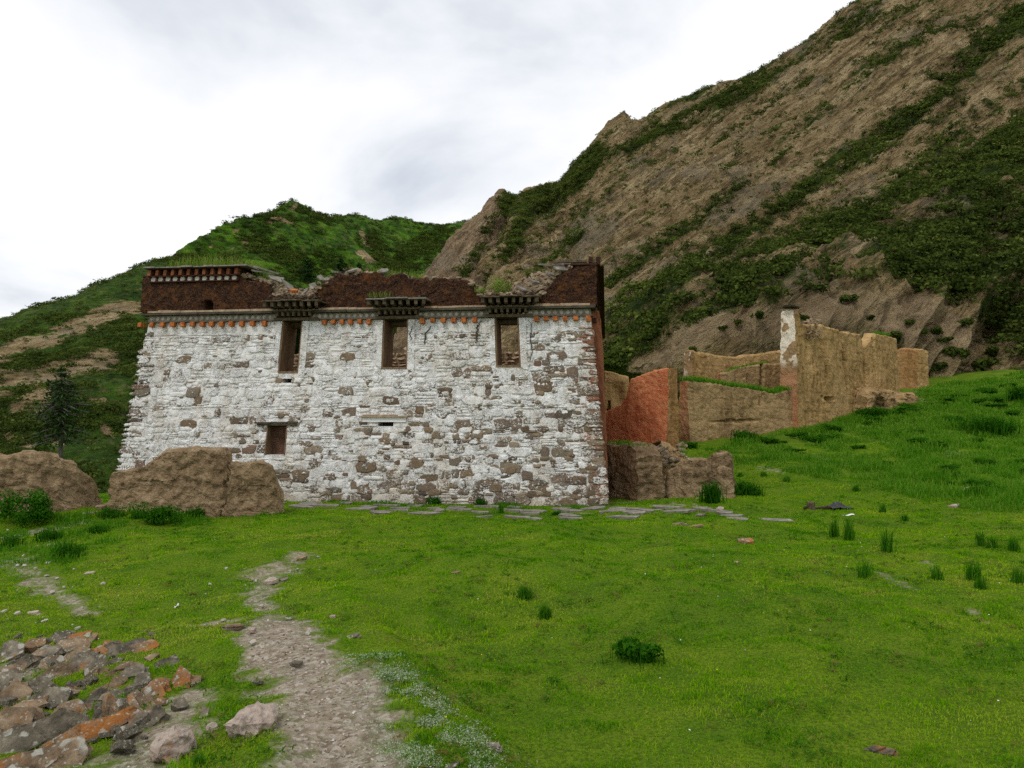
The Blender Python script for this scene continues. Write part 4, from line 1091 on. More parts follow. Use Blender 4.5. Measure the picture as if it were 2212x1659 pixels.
# -- square beam ends
VB = VT + 0.005
ends = []
for q in list(np.linspace(240, 577, 14) / 1.0): pass
xs = [308 + (577 - 308) * k / 13 for k in range(14)] + [704, 717, 730, 743, 757, 770, 783, 797][0:0]
xs = [312, 336, 359, 381, 402, 423, 444, 464, 485, 506, 528, 551, 576] + [704, 717.5, 731, 745, 760, 782, 800][:0] + [705, 724, 742, 761, 781, 800] + [915, 937, 960, 982, 1004, 1027] + [1160, 1180, 1200, 1221, 1244, 1271]
for k, x_ in enumerate(xs):
    u_, v_ = uv(x_, 688)
    mb = MB(); s_ = 0.062 + 0.008 * st.rand(); dv = 0.02 * st.randn() * 0.5
    hbox(mb, u_ - s_, u_ + s_, VB - 0.135 + dv, VB - 0.002, -0.05, 0.15 + 0.04 * st.rand())
    o = mb.build("beam_end", MAT_RUST, house)
    bv = o.modifiers.new("bevel", 'BEVEL'); bv.width = 0.012; bv.segments = 2
# -- thin batten, frieze with painted discs
mb = MB()
for (a, b) in [(-0.05, uv(600, 690)[0]), (uv(672, 690)[0], uv(818, 690)[0]), (uv(900, 690)[0], uv(1057, 690)[0]), (uv(1137, 690)[0], HL + 0.05)]:
    mb = MB()
    for q in np.arange(a, b, 1.6):
        hbox(mb, q, min(q + 1.597, b), VB, VB + 0.028, -0.2, 0.12)
    mb.build("batten", MAT_WOOD, house)
mb = MB(); md = MB()
for (a, b) in [(0, uv(598, 690)[0]), (uv(671, 690)[0], uv(818, 690)[0]), (uv(900, 690)[0], uv(1057, 690)[0]), (uv(1137, 690)[0], HL)]:
    mb = MB(); md = MB(); hbox(mb, a, b, VB + 0.03, VB + 0.20, -0.6, 0.05)
    for q in np.arange(a + 0.12, b - 0.05, 0.185):
        th = np.linspace(0, 6.283, 16, endpoint=False); rr = 0.062
        ring = FW(q + rr * np.cos(th), VB + 0.115 + rr * np.sin(th), 0.052 + 0 * th); ring2 = FW(q + rr * .8 * np.cos(th), VB + 0.115 + rr * .8 * np.sin(th), 0.066 + 0 * th)
        mb_n = len(ring)
        md.add(np.concatenate([ring, ring2]), [np.array([(i, (i + 1) % 16, 16 + (i + 1) % 16, 16 + i) for i in range(16)]), np.arange(16, 32)])
    fr = mb.build("frieze", MAT_FRIEZE, house); o = md.build("painted_disc_row", MAT_DISC, fr)
# -- slate ledge with tan stones on it
VL = VB + 0.20
mb = MB(); u = -0.22
while u < HL + 0.05:
    l_ = min(st.uniform(0.35, 0.9), HL + 0.13 - u); hbox(mb, u, u + l_ - 0.006, VL + 0.004, VL + 0.055 + 0.02 * st.rand(), -0.6, 0.20 + 0.06 * st.rand()); u += l_
mb.build("ledge", MAT_DARKSLATE, house)
mb = MB(); u = 0.0
while u < HL - 0.05:
    l_ = min(st.uniform(0.2, 0.6), HL - u); hbox(mb, u, u + l_ - 0.008, VL + 0.08, VL + 0.125 + 0.03 * st.rand(), -0.6, 0.12 + 0.05 * st.rand()); u += l_
mb.build("edging_stones", MAT_TANSTONE, house)
# -- brushwood parapet, broken along its top
VP = VL + 0.12
prof = [(320, 592), (519, 592), (535, 597), (560, 606), (580, 612), (597, 634), (640, 646), (672, 644), (690, 622), (710, 602), (752, 592), (800, 590), (860, 596), (912, 603), (960, 602), (1000, 604), (1022, 616), (1040, 640), (1100, 642), (1150, 640), (1172, 632), (1195, 605), (1210, 588), (1235, 577), (1280, 572)]
ppts = []
for x_, y_ in prof:
    u_, v_ = uv(x_, y_, 0.02)
    p0 = FW(u_, VP, 0.02)
    ppts.append((p0[0], p0[1], VP, max(v_, VP + 0.06)))
hole_s = (uv(452, 655)[0] - uv(320, 655)[0])
par = earth_wall("parapet", ppts, 0.75, [MAT_PENBE, MAT_BRUSH, MAT_PENBE, MAT_PENBE, MAT_PENBE], house, res=0.045, amp=0.03, ampf=0.04, batter=0.04, rag=0.13, rnd=0.03, seed=3,
                 holes=[(hole_s, VP + 0.16, 0.11, 0.13, 0.5)])
par["label"] = "dark brown brushwood parapet with a broken top"
# -- upper cornice left standing on the left: beam ends, discs, slates
ua, ub = uv(326, 600, 0.05)[0], uv(517, 600, 0.05)[0]
vc0 = uv(420, 609, 0.06)[1]; vc1 = uv(420, 580, 0.1)[1]
k1 = vc0 + (vc1 - vc0) * 0.46
cor = MB(); hbox(cor, ua, ub, vc0, vc0 + 0.03, -0.7, 0.14); hbox(cor, ua - 0.02, ub, vc0 + 0.033, k1 - 0.03, -0.7, 0.08); hbox(cor, ua - 0.03, ub + 0.02, k1 - 0.028, k1, -0.7, 0.18); hbox(cor, ua - 0.02, ub, k1 + 0.003, vc1 - 0.03, -0.7, 0.02)
hbox(cor, ua - 0.06, ub + 0.05, vc1 - 0.028, vc1, -0.7, 0.27)
cornice = cor.build("cornice", MAT_DARKWOOD, house)
md = MB()
for q in np.linspace(ua + 0.14, ub - 0.14, 12):
    th = np.linspace(0, 6.283, 16, endpoint=False); rr = 0.082; vm = (vc0 + k1) / 2
    ring = FW(q + rr * np.cos(th), vm + rr * np.sin(th), 0.078 + 0 * th); ring2 = FW(q + rr * .9 * np.cos(th), vm + rr * .9 * np.sin(th), 0.115 + 0 * th)
    md.add(np.concatenate([ring, ring2]), [np.array([(i, (i + 1) % 16, 16 + (i + 1) % 16, 16 + i) for i in range(16)]), np.arange(16, 32)])
md.build("disc_row", MAT_DISC, cornice)
for q in np.linspace(ua - 0.02, ub - 0.10, 12):
    mb = MB(); hbox(mb, q, q + 0.10, k1 + 0.004, vc1 - 0.04, -0.05, 0.20 + 0.03 * st.rand()); mb.build("beam_end", MAT_SHADERUST, cornice)
# -- loose slates, rubble and grass along the top of the walls
def vtop(x_): return np.interp(x_, [q[0] for q in prof], [q[1] for q in prof])
mb = MB(); u = ua - 0.12
while u < ub + 0.1:
    l_ = st.uniform(0.25, 0.55); t_ = st.uniform(0.03, 0.05); hbox(mb, u, u + l_, vc1 + 0.003 + 0.0 * st.rand(), vc1 + t_, -0.75, 0.30 + 0.06 * st.rand()); u += l_ + 0.01
mb.build("roof_slate_edge", MAT_SLATE, house)
rr_ = np.random.RandomState(77)
def rubble(name, spots, mat, parent, label, seed, slab=0.35, sizes=(0.06, 0.2)):
    r = np.random.RandomState(seed); mb = MB()
    for p in spots:
        s_ = r.uniform(*sizes) * (1 if r.rand() < 0.85 else 1.5)
        sl_ = r.rand() < slab
        V, F = rock_data(r.randint(1, 40), (1, 0.8, 0.26 if sl_ else 0.7), slab=sl_, sub=0)
        V = (V * s_) @ rotm(r.uniform(-.5, .5), r.uniform(-.5, .5), r.uniform(0, 6.28)).T + p
        mb.add(V, F)
    o = mb.build(name, mat, parent)
    o["kind"] = "stuff"
    if label: o["label"] = label
    return o
sp = []
def crest(x0, x1, n, up=0.03, wback=(-0.65, 0.02)):
    for k in range(n):
        x_ = rr_.uniform(x0, x1); u_, v_ = uv(x_, vtop(x_)); sp.append(FW(u_, v_ + up * rr_.randn() + 0.02, rr_.uniform(*wback)))
crest(525, 600, 90); crest(575, 700, 260, 0.06, (-0.9, 0.1)); crest(700, 1010, 150, 0.03); crest(1015, 1180, 300, 0.08, (-0.9, 0.1)); crest(1170, 1240, 90)
for k in range(340):                                        # heap over the third canopy
    x_ = rr_.uniform(1100, 1225); t_ = rr_.rand(); y_ = 636 - t_ * np.interp(x_, [1100, 1150, 1225], [28, 60, 52]); u_, v_ = uv(x_, y_); sp.append(FW(u_, v_, -0.15 - 0.7 * t_))
for k in range(190):                                        # heap between first canopy and the middle
    x_ = rr_.uniform(560, 690); t_ = rr_.rand(); y_ = 645 - t_ * np.interp(x_, [560, 620, 690], [44, 30, 40]); u_, v_ = uv(x_, y_); sp.append(FW(u_, v_, -0.15 - 0.7 * t_))
rubble("rubble", sp, MAT_RUBBLE, house, "loose stones and earth along the broken wall top", 21, 0.5, (0.06, 0.23))
# twigs hanging out of the broken parapet
mb = MB()
for k in range(420):
    x_ = rr_.choice([rr_.uniform(575, 700), rr_.uniform(1020, 1200), rr_.uniform(700, 1020)], p=[0.42, 0.42, 0.16]); u_, v_ = uv(x_, vtop(x_) + rr_.uniform(-6, 14))
    p0 = FW(u_, v_, rr_.uniform(-0.05, 0.03)); d_ = EN * rr_.uniform(0.02, 0.14) + EX * rr_.randn() * 0.09 + EZ * rr_.uniform(-0.16, 0.08)
    tube(mb, [p0, p0 + d_ * 0.6, p0 + d_ - EZ * 0.03], [0.006, 0.005, 0.002], 3)
o = mb.build("twigs", MAT_BRUSH, house); o["kind"] = "stuff"
# large loose slates lying on the top
for (x_, y_, sx_, sy_, tilt, roll, rz) in [(596, 601, 0.55, 0.35, -38, 22, 0.2), (618, 612, 0.6, 0.25, -25, 52, 0.0), (563, 588, 0.7, 0.3, -5, 12, 0.1), (575, 584, 0.8, 0.12, 0, 16, 0.3), (760, 584, 0.4, 0.4, -18, -18, 0.3), (725, 588, 0.3, 0.25, -8, 4, 0.5),
                                   (827, 585, 0.35, 0.3, -30, -20, 0.7), (653, 634, 0.5, 0.2, -20, -48, 0.5), (672, 618, 0.28, 0.28, -60, 10, 0.2), (1215, 576, 0.6, 0.45, -42, -8, 0.3), (1180, 572, 0.5, 0.3, -10, 5, 0.2), (1140, 574, 0.35, 0.3, -8, -10, 0.9),
                                   (1155, 608, 0.35, 0.25, -30, 14, 0.4), (1128, 624, 0.4, 0.25, -25, 20, 0.2), (1190, 592, 0.35, 0.2, -25, 25, 0.2), (690, 600, 0.3, 0.22, -40, 40, 0.3), (702, 607, 0.32, 0.26, -50, -30, 0.3)]:
    u_, v_ = uv(x_, y_); V, F = rock_data(int(x_), (sx_, sy_, 0.05), slab=True, sub=1, noise=0.02)
    V = V @ rotm(R(-tilt), R(roll), rz - HA).T + FW(u_, v_ + 0.01, -0.08)
    mesh("loose_slate", V, F, MAT_SLATE, house)
V, F = rock_data(3, (0.28, 0.2, 0.09), slab=True, sub=1, noise=0.03); u_, v_ = uv(633, 628); mesh("loose_slate", V @ rotm(0.4, 0.1, 0).T + FW(u_, v_, -0.05), F, MAT_RUST, house)["label"] = "loose slate bright with orange lichen"
# grass on the roof edge
gpos, gh = [], []
for (x0, x1, n, h0, h1) in [(355, 545, 900, 0.12, 0.42), (750, 790, 90, 0.08, 0.2), (800, 915, 420, 0.1, 0.28), (1015, 1050, 60, 0.08, 0.2), (1225, 1262, 120, 0.08, 0.25), (640, 690, 130, 0.08, 0.2), (700, 760, 60, 0.05, 0.15)]:
    for k in range(n):
        x_ = rr_.uniform(x0, x1); yb = vtop(x_) if x_ > 545 else 577; u_, v_ = uv(x_, yb); gpos.append(FW(u_, v_ + 0.0, rr_.uniform(-0.75, -0.05))); gh.append(rr_.uniform(h0, h1) * (0.5 + 0.8 * math.exp(-((x_ - 440) / 90) ** 2) if x_ < 545 else 1))
for (x0, x1, y0) in [(800, 850, 640), (1030, 1050, 630)]:
    for k in range(110):
        x_ = rr_.uniform(x0, x1); u_, v_ = uv(x_, y0 + 4); gpos.append(FW(u_, v_, rr_.uniform(0.0, 0.3))); gh.append(rr_.uniform(0.05, 0.22))
V, F, T = blades(np.array(gpos), np.array(gh), 0.012, rr_, 0.4)
o = mesh("roof_grass", V, F, MAT_DRYGRASS, house, attrs={'tint': T}); o["kind"] = "stuff"

# -- timber canopies over the three upper windows
def beam(mb, a, b, hw, hh):
    """square beam from a to b (facade u,v,w triples), half width along u, half height"""
    c = []
    for (u_, v_, w_) in (a, b):
        pass
    A_, B_ = np.array(a), np.array(b)
    cs = []
    for dv in (-hh, hh):
        for (q, du) in ((B_, -hw), (B_, hw), (A_, hw), (A_, -hw)):
            cs.append(FWV(q[0] + du, q[1] + dv, q[2]))
    mb.box8(np.array(cs))
VREF = VT + 0.2
def FWV(u, v, w):
    """like FW but upright: w measured from the wall face at the frieze"""
    uu = uL(VREF) + u / HL * (uR(VREF) - uL(VREF))
    return HO + uu * EX + v * EZ + (w - BAT * VREF) * EN
for nm, (t0, t1, ty, b0, b1, by_) in (('w1', (567, 688, 655, 600, 670, 684)), ('w2', (791, 920, 650, 820, 899, 680)), ('w3', (1036, 1164, 645, 1059, 1136, 673))):
    cw = 0.62                                               # how far the canopy stands out
    o_ = openings[nm]; uc = (o_[0] + o_[1]) / 2
    vlo = VT + 0.005
    hw_top = (uv(t1, ty, cw)[0] - uv(t0, ty, cw)[0]) / 2
    uct = (uv(t1, ty, cw)[0] + uv(t0, ty, cw)[0]) / 2
    hw_b = (uv(b1, by_, 0.2)[0] - uv(b0, by_, 0.2)[0]) / 2; ucb = (uv(b1, by_, 0.2)[0] + uv(b0, by_, 0.2)[0]) / 2
    can = empty("window_canopy", FWV(uc, VT, 0) - np.array(house.location)); can.parent = house
    mb = MB()
    hb = MB(); beam(hb, (ucb, vlo + 0.045, -0.55), (ucb, vlo + 0.045, 0.12), hw_b + 0.18, 0.04)
    hb.build("lintel", MAT_WOOD, can, origin=None)
    v1_ = vlo + 0.09; nb = 7
    for k in range(nb):
        f = (k / (nb - 1) - 0.5) * 2; mb = MB()
        # lower brackets: short, nearly square to the wall, noses cut sloping
        beam(mb, (ucb + f * (hw_b - 0.05), v1_ + 0.07, -0.4), (ucb + f * (hw_b - 0.03) + 0.03 * f, v1_ + 0.085, 0.27), 0.036, 0.06)
        mb.build("bracket", MAT_WOOD, can)
    mb = MB(); beam(mb, (ucb, v1_ + 0.162, -0.3), (ucb, v1_ + 0.162, 0.33), hw_b + 0.10, 0.018); mb.build("board", MAT_WOOD, can)
    v2_ = v1_ + 0.182
    for k in range(8):
        f = (k / 7 - 0.5) * 2; mb = MB()
        beam(mb, (ucb + f * hw_b, v2_ + 0.07, -0.3), (uct + f * (hw_top - 0.07), v2_ + 0.13, cw - 0.03), 0.048, 0.062)
        mb.build("bracket", MAT_WOOD, can)
    mb = MB()
    for (q0, q1, ww, dz) in ((-1.0, -0.32, 0.02, 0), (-0.315, 0.4, 0.07, 0.012), (0.405, 1.0, 0.0, 0.0)):
        um = uct + (q0 + q1) / 2 * hw_top
        beam(mb, (um, v2_ + 0.215 + dz, -0.35), (um, v2_ + 0.215 + dz, cw + ww), (q1 - q0) / 2 * hw_top, 0.016)
    mb.build("board", MAT_SLATE if nm == 'w2' else MAT_WOOD, can)
    mb = MB()                                                # earth and turf heaped on it
    sp = [FWV(uct + rr_.uniform(-0.9, 0.95) * hw_top, v2_ + 0.26 + 0.10 * rr_.rand(), rr_.uniform(-0.3, cw - 0.12)) for k in range(90 if nm != 'w2' else 30)]
    rubble("turf_load", sp, MAT_BRUSH, can, None, 31 + len(nm), 0.3, (0.06, 0.16))
    # plank lining of the deep opening
    u0, u1, v0, v1 = o_
    fr = empty("window_frame", FW(uc, v0, 0) - np.array(house.location)); fr.parent = house
    for sgn, ue in ((1, u0), (-1, u1)):
        mb = MB()
        for (wa, wb) in ((0.02, -0.36), (-0.365, -WT - 0.02)):
            hbox(mb, min(ue, ue + sgn * 0.045), max(ue, ue + sgn * 0.045), v0 + 0.002, v1 - 0.005, wb, wa)
        mb.build("jamb", MAT_JAMB, fr)
    mb = MB(); hbox(mb, u0 + 0.047, u1 - 0.047, v1 - 0.12, v1 - 0.004, -WT, -0.42); mb.build("head_board", MAT_WOOD, fr)
    mb = MB(); hbox(mb, u0 + 0.002, u1 - 0.002, v0 - 0.0, v0 + 0.05, -WT, 0.03); mb.build("sill", MAT_JAMB, fr)
# -- lower openings
u0, u1, v0, v1 = openings['low']
mb = MB(); a = uv(555, 912); b = uv(645, 912)
for k, (q0, q1) in enumerate(((0, 0.36), (0.362, 0.75), (0.752, 1.0))):
    uu0, uu1 = a[0] + q0 * (b[0] - a[0]), a[0] + q1 * (b[0] - a[0]); hbox(mb, uu0, uu1, v1 + 0.05 + 0.008 * k, v1 + 0.095 + 0.01 * k, -0.3, 0.12 - 0.02 * k)
hbox(mb, a[0] + 0.05, b[0] - 0.06, v1 + 0.004, v1 + 0.047, -0.3, 0.085)
mb.build("lintel", MAT_DARKSLATE, house)["label"] = "mossy slate lintel over the small low window"
earth_wall("blocking", [tuple(FW(u0 - 0.05, v0 - 0.05, -0.36)[:2]) + (v0 - 0.05, v1 + 0.05), tuple(FW(u1 + 0.05, v0 - 0.05, -0.36)[:2]) + (v0 - 0.05, v1 + 0.05)], 0.2,
           [m_mud("blocking_earth", (0.08, 0.04, 0.026, 1), (0.15, 0.08, 0.052, 1), (0.20, 0.12, 0.08, 1))], house, res=0.04, amp=0.02, ampf=0.02, seed=8)["label"] = "reddish earth blocking inside the low window"
for a_, b_ in ((u0, u0 + 0.03), (u1 - 0.03, u1)):
    mb = MB(); hbox(mb, a_, b_, v0, v1 - 0.002, -0.4, 0.03); mb.build('jamb', MAT_JAMB, house)
u0, u1, v0, v1 = openings['slot']
a = uv(781, 901); b = uv(882, 901)
mb = MB(); hbox(mb, a[0], b[0], v1 + 0.13, v1 + 0.165, -0.2, 0.13); hbox(mb, a[0] + 0.05, b[0] - 0.3, v1 + 0.168, v1 + 0.205, -0.2, 0.08); mb.build("lintel", MAT_TANSTONE, house)["label"] = "thin stone lintel over the slot window"
mb = MB(); slab_grid(mb, a[0] + 0.05, b[0] - 0.05, v1 + 0.002, v1 + 0.128, -0.02, 0.06, 4, 0.004, 10); mb.build("plaster_band", MAT_PLASTER, house)
# dark boxes filling the back of slot and hole
for nm in ('slot', 'hole'):
    mb = MB(); u0, u1, v0, v1 = openings[nm]; hbox(mb, u0 + .002, u1 - .002, v0 + .002, v1 - .002, -WT + 0.0, -0.45)
    mb.build("blocking", MAT_DARKSLATE, house)

# -- cracks running down from the window corners: dark strips standing in for the shade inside open gaps
def seam(pts, wd):
    mb = MB(); p = [uv(*q) for q in pts]
    P_ = []
    for a_, b_ in zip(p[:-1], p[1:]):
        for t_ in np.linspace(0, 1, 6, endpoint=False): P_.append(a_ + (b_ - a_) * t_)
    P_.append(p[-1]); P_ = np.array(P_); P_[1:-1, 0] += 0.015 * st.randn(len(P_) - 2)
    k = len(P_); w_ = wd * np.sin(np.linspace(0.15, math.pi - 0.05, k)) + 0.002
    for i in range(k - 1):
        c = np.array([FW(P_[i + 1][0] - w_[i + 1], P_[i + 1][1], 0.068), FW(P_[i + 1][0] + w_[i + 1], P_[i + 1][1], 0.068), FW(P_[i + 1][0] + w_[i + 1], P_[i + 1][1], -0.01), FW(P_[i + 1][0] - w_[i + 1], P_[i + 1][1], -0.01),
                      FW(P_[i][0] - w_[i], P_[i][1], 0.068), FW(P_[i][0] + w_[i], P_[i][1], 0.068), FW(P_[i][0] + w_[i], P_[i][1], -0.01), FW(P_[i][0] - w_[i], P_[i][1], -0.01)])
        mb.box8(c)
    mb.build("crack_shade_strip", MAT_DARKSLATE, house)
seam([(1040, 692), (1033, 706), (1030, 722), (1028, 742)], 0.022); seam([(932, 704), (920, 722), (918, 745)], 0.016); seam([(893, 705), (886, 722), (893, 740)], 0.01); seam([(1148, 700), (1146, 730), (1150, 760), (1143, 780)], 0.008)

# -- side, back and inner walls
def side_wall(name, uedge, sgn, depth, mat, vt):
    """wall running back from a front corner"""
    p = []
    for q in (WT + 0.003, depth): p.append(q)
    a0 = HO + EX * uedge - EN * p[0]; a1 = HO + EX * uedge - EN * p[1]
    seq = [a0, a1] if sgn > 0 else [a1, a0]
    return earth_wall(name, [(seq[0][0], seq[0][1], -0.3, vt), (seq[1][0], seq[1][1], -0.3, vt)], 0.85, mat, house, res=0.2, amp=0.02, ampf=0.03, batter=0.085, rag=0.01, rnd=0.02, seed=6, topthick=0.42)
sw = side_wall("wall", HL, 1, 22.0, [MAT_REDSTONE], VT + 0.2); sw["label"] = "red painted side wall"
sw2 = side_wall("wall", 0, -1, 6.6, [MAT_STONE], 4.6); sw2["label"] = "rough stone side wall on the left"
def stone_wall(name, p0, p1, z0, zt, thick, seed, parent):
    """dry stone wall seen from the front: stones laid in courses over a core"""
    r = np.random.RandomState(seed); mb = MB()
    L = np.hypot(*(p1 - p0)[:2]); t = (p1 - p0) / L; nrm = np.array([t[1], -t[0], 0])
    v = z0
    while v < zt:
        h = r.uniform(0.08, 0.24); u = 0
        while u < L:
            w_ = r.uniform(0.15, 0.5); rag = 0.25 * fbm(np.array([[u / 1.3, 0, seed]]), 2, 3)[0]
            if v + h < zt + rag:
                V, F = rock_data(r.randint(1, 30), (w_ * 1.02, thick, h * 1.05), slab=False, sub=0, n=22)
                V = np.clip(V, [-w_ * .46, -thick * .45, -h * .44], [w_ * .46, thick * .45, h * .44])
                Vw = p0 + t * (u + w_ / 2) + V[:, :1] * t + V[:, 1:2] * (-nrm) + np.array([0, 0, 1]) * (v + h / 2 + V[:, 2:3]) + nrm * r.uniform(-0.03, 0.03)
                mb.add(Vw, F, tint=r.rand())
            u += w_
        v += h
    hb = np.array([p0 + nrm * -thick * .2, p1 + nrm * -thick * .2])
    q = [hb[0] + nrm * .3 * thick, hb[1] + nrm * .3 * thick, hb[1] - nrm * .1 * thick, hb[0] - nrm * .1 * thick]
    mb.box8(np.array([a + np.array([0, 0, z0]) for a in q] + [a + np.array([0, 0, zt - 0.35]) for a in q]), tint=0.1)
    return mb.build(name, MAT_TANSTONE, parent)
MAT_BACK = MAT_TANSTONE
bw = stone_wall("wall", (HO - EN * 6.6 + EX * 1.2), (HO - EN * 6.6 + EX * (HL - 1.0)), -0.3, 4.75, 0.6, 4, house); bw["label"] = "bare stone back wall seen through the windows"
fl = MB(); c = [HO + EX * 0.9 - EN * 0.9, HO + EX * (HL - 0.9) - EN * 0.9, HO + EX * (HL - 0.9) - EN * 6.3, HO + EX * 0.9 - EN * 6.3]
fl.box8(np.array([q + EZ * 2.35 for q in c] + [q + EZ * 2.55 for q in c])); fl.build("added_floor_slab", MAT_MUD, house)  # unseen slab, added to keep daylight out of the lower storey
# -- right side: ledge, parapet and overhanging eave running back
def SW(d, v, out_):
    """right side: d metres back from the front, out_ metres to the right of the side face"""
    return HO + EX * (uR(v) + out_) - EN * d + EZ * v
def sbox(mb, d0, d1, v0, v1, o0, o1, vref=None):
    f = lambda d, v, o: HO + EX * (uR(vref if vref is not None else v) + o) - EN * d + EZ * v
    c = [f(d, v, o) for v in (v0, v1) for (d, o) in ((d0, o0), (d0, o1), (d1, o1), (d1, o0))]
    mb.box8(np.array(c))
DB = 0.52                                                    # the front face is this far back at the frieze
mb = MB(); sbox(mb, DB + 0.42, 22.2, VB + 0.03, VB + 0.2, -0.5, 0.03); mb.build("frieze", MAT_DARKWOOD, house)
mb = MB(); sbox(mb, DB - 0.12, 22.3, VL + 0.06, VL + 0.11, -0.32, 0.13, VL); mb.build("ledge", MAT_DARKSLATE, house)
for k in range(48):
    mb = MB(); d_ = DB + 0.25 + k * 0.45; sbox(mb, d_, d_ + 0.12, VB - 0.13, VB - 0.004, -0.2, 0.13, VB); mb.build("beam_end", MAT_DARKWOOD, house)
pp = [SW(DB + 0.76, VP, 0.0), SW(22.2, VP, 0.0)]
vend = uv(1275, 570, 0.02)[1]
earth_wall("parapet", [(pp[0][0], pp[0][1], VP, vend), (pp[1][0], pp[1][1], VP, vend)], 0.7, [MAT_PENBE, MAT_BRUSH, MAT_PENBE, MAT_PENBE, MAT_PENBE], house, res=0.14, amp=0.012, ampf=0.02, batter=0.04, rag=0.02, rnd=0.03, seed=13)
mb = MB(); sbox(mb, DB - 0.02, 22.3, vend - 0.26, vend - 0.22, -0.5, 0.10, vend); sbox(mb, DB - 0.05, 22.3, vend - 0.03, vend + 0.012, -0.6, 0.36, vend); sbox(mb, DB + 0.5, 22.3, vend + 0.015, vend + 0.05, -0.6, 0.46, vend)
ev = mb.build("eave", MAT_DARKWOOD, house); ev["label"] = "dark timber eave hanging over the red side wall"
for k in range(46):
    mb = MB(); d_ = DB + 0.02 + k * 0.47; sbox(mb, d_, d_ + 0.11, vend - 0.16, vend - 0.035, -0.3, 0.30, vend); mb.build("beam_end", MAT_DARKWOOD, ev)
mb = MB(); sbox(mb, DB + 0.1, 22.2, vend - 0.9, vend - 0.27, -0.02, 0.16, vend - 0.5); mb.build("side_boarding", MAT_DARKWOOD, house)
for k, (d_, rl) in enumerate(((DB + 0.05, -0.5), (DB + 0.35, 0.35))):
    mb = MB(); sbox(mb, d_, d_ + 0.10, vend + 0.05, vend + 0.20 + 0.06 * k, 0.05 + 0.2 * k, 0.17 + 0.2 * k, vend); mb.build("broken_post", MAT_DARKWOOD, house)
mb = MB(); sbox(mb, DB + 0.0, DB + 0.12, vend + 0.055, vend + 0.11, -0.9, 0.0, vend); mb.build("loose_plank", MAT_WOOD, house)
# ================================================================ EARTH WALLS AND RUINS
def stations(q):
    """(px, py of the foot, metres away, py of the top) -> (x, y, z foot, z top)"""
    r = []
    for px, pb, d, pt in q:
        a = P(px, pb, d); b = P(px, pt, d); r.append((a[0], a[1], min(a[2], gbase(a[0], a[1]) * 1.0) - 0.25, b[2]))
    return r
def ruin(name, q, thick, mats, label, cat, group=None, **k):
    o = earth_wall(name, stations(q), thick, mats, **k)
    return tag(o, label, cat, group)
# weathered boundary walls in front of the house
G1 = "crumbling earth boundary walls before the house"
ruin("earth_wall", [(233, 1110, 16.6, 1040), (240, 1110, 16.55, 1024), (262, 1109, 16.5, 1014), (305, 1108, 16.45, 1006), (322, 1108, 16.4, 996), (350, 1108, 16.4, 974), (385, 1108, 16.4, 970), (440, 1108, 16.4, 967), (470, 1107, 16.4, 968), (479, 1107, 16.4, 980), (487, 1107, 16.4, 999), (494, 1107, 16.42, 1003), (520, 1107, 16.45, 1002), (565, 1106, 16.5, 999), (590, 1106, 16.55, 1006), (600, 1106, 16.6, 1030), (612, 1106, 16.65, 1078)], 0.6, [MAT_MUD],
     "long weathered brown earth wall with a stepped top, before the white house", "earth wall", G1, res=0.04, amp=0.03, ampf=0.045, rag=0.05, rnd=0.035, seed=21, batter=0.02, cracks=[(2.72, 0.03, 0.10, 0, 3, 0.02), (1.2, 0.4, 0.05, 0.2, 0.9, 0), (3.4, 0.3, 0.06, 0.2, 0.8, 0)])
ruin("earth_wall", [(-260, 1120, 15.2, 985), (-100, 1116, 15.6, 982), (0, 1114, 15.9, 984), (70, 1112, 16.1, 977), (120, 1112, 16.3, 982), (165, 1112, 16.6, 998), (205, 1110, 17.0, 1035), (222, 1110, 17.3, 1075)], 0.7, [MAT_MUD],
     "rounded brown earth wall at the left edge of the view, sinking to a gap", "earth wall", G1, res=0.05, amp=0.06, ampf=0.05, rag=0.06, rnd=0.09, seed=23, batter=0.03, cracks=[(5.2, 0.05, 0.12, 0, 3, 0.1)])
# broken low walls right of the house
G2 = "broken low earth walls right of the house"
ruin("earth_wall", [(1308, 1076, 22.5, 958), (1340, 1076, 21.8, 960), (1365, 1076, 21.2, 966), (1376, 1076, 20.9, 990)], 0.9, [MAT_MUD], "dark earth pier standing against the house corner, grass on top", "earth wall", G2, res=0.05, amp=0.08, ampf=0.04, rag=0.09, rnd=0.06, seed=24)  # the darker earth tone also stands in for shade on this pier
ruin("earth_wall", [(1420, 1052, 21.8, 1042), (1438, 1055, 21.5, 1022), (1465, 1058, 21.3, 1002), (1485, 1059, 21.1, 990), (1520, 1062, 20.9, 990), (1545, 1064, 20.7, 980), (1570, 1066, 20.6, 976), (1588, 1060, 20.9, 976)], 0.6, [MAT_MUD], "collapsed earth wall sloping down to the left beside the rubble", "earth wall", G2, res=0.05, amp=0.09, ampf=0.04, rag=0.12, rnd=0.06, seed=25, endround=0.15)
ruin("earth_pier", [(1552, 1078, 19.8, 1012), (1570, 1079, 19.7, 1008), (1586, 1078, 19.7, 1014)], 0.35, [MAT_MUD], "short square earth pier in front of the collapsed wall", "earth pier", None, res=0.04, amp=0.06, ampf=0.045, rag=0.06, rnd=0.05, seed=26)
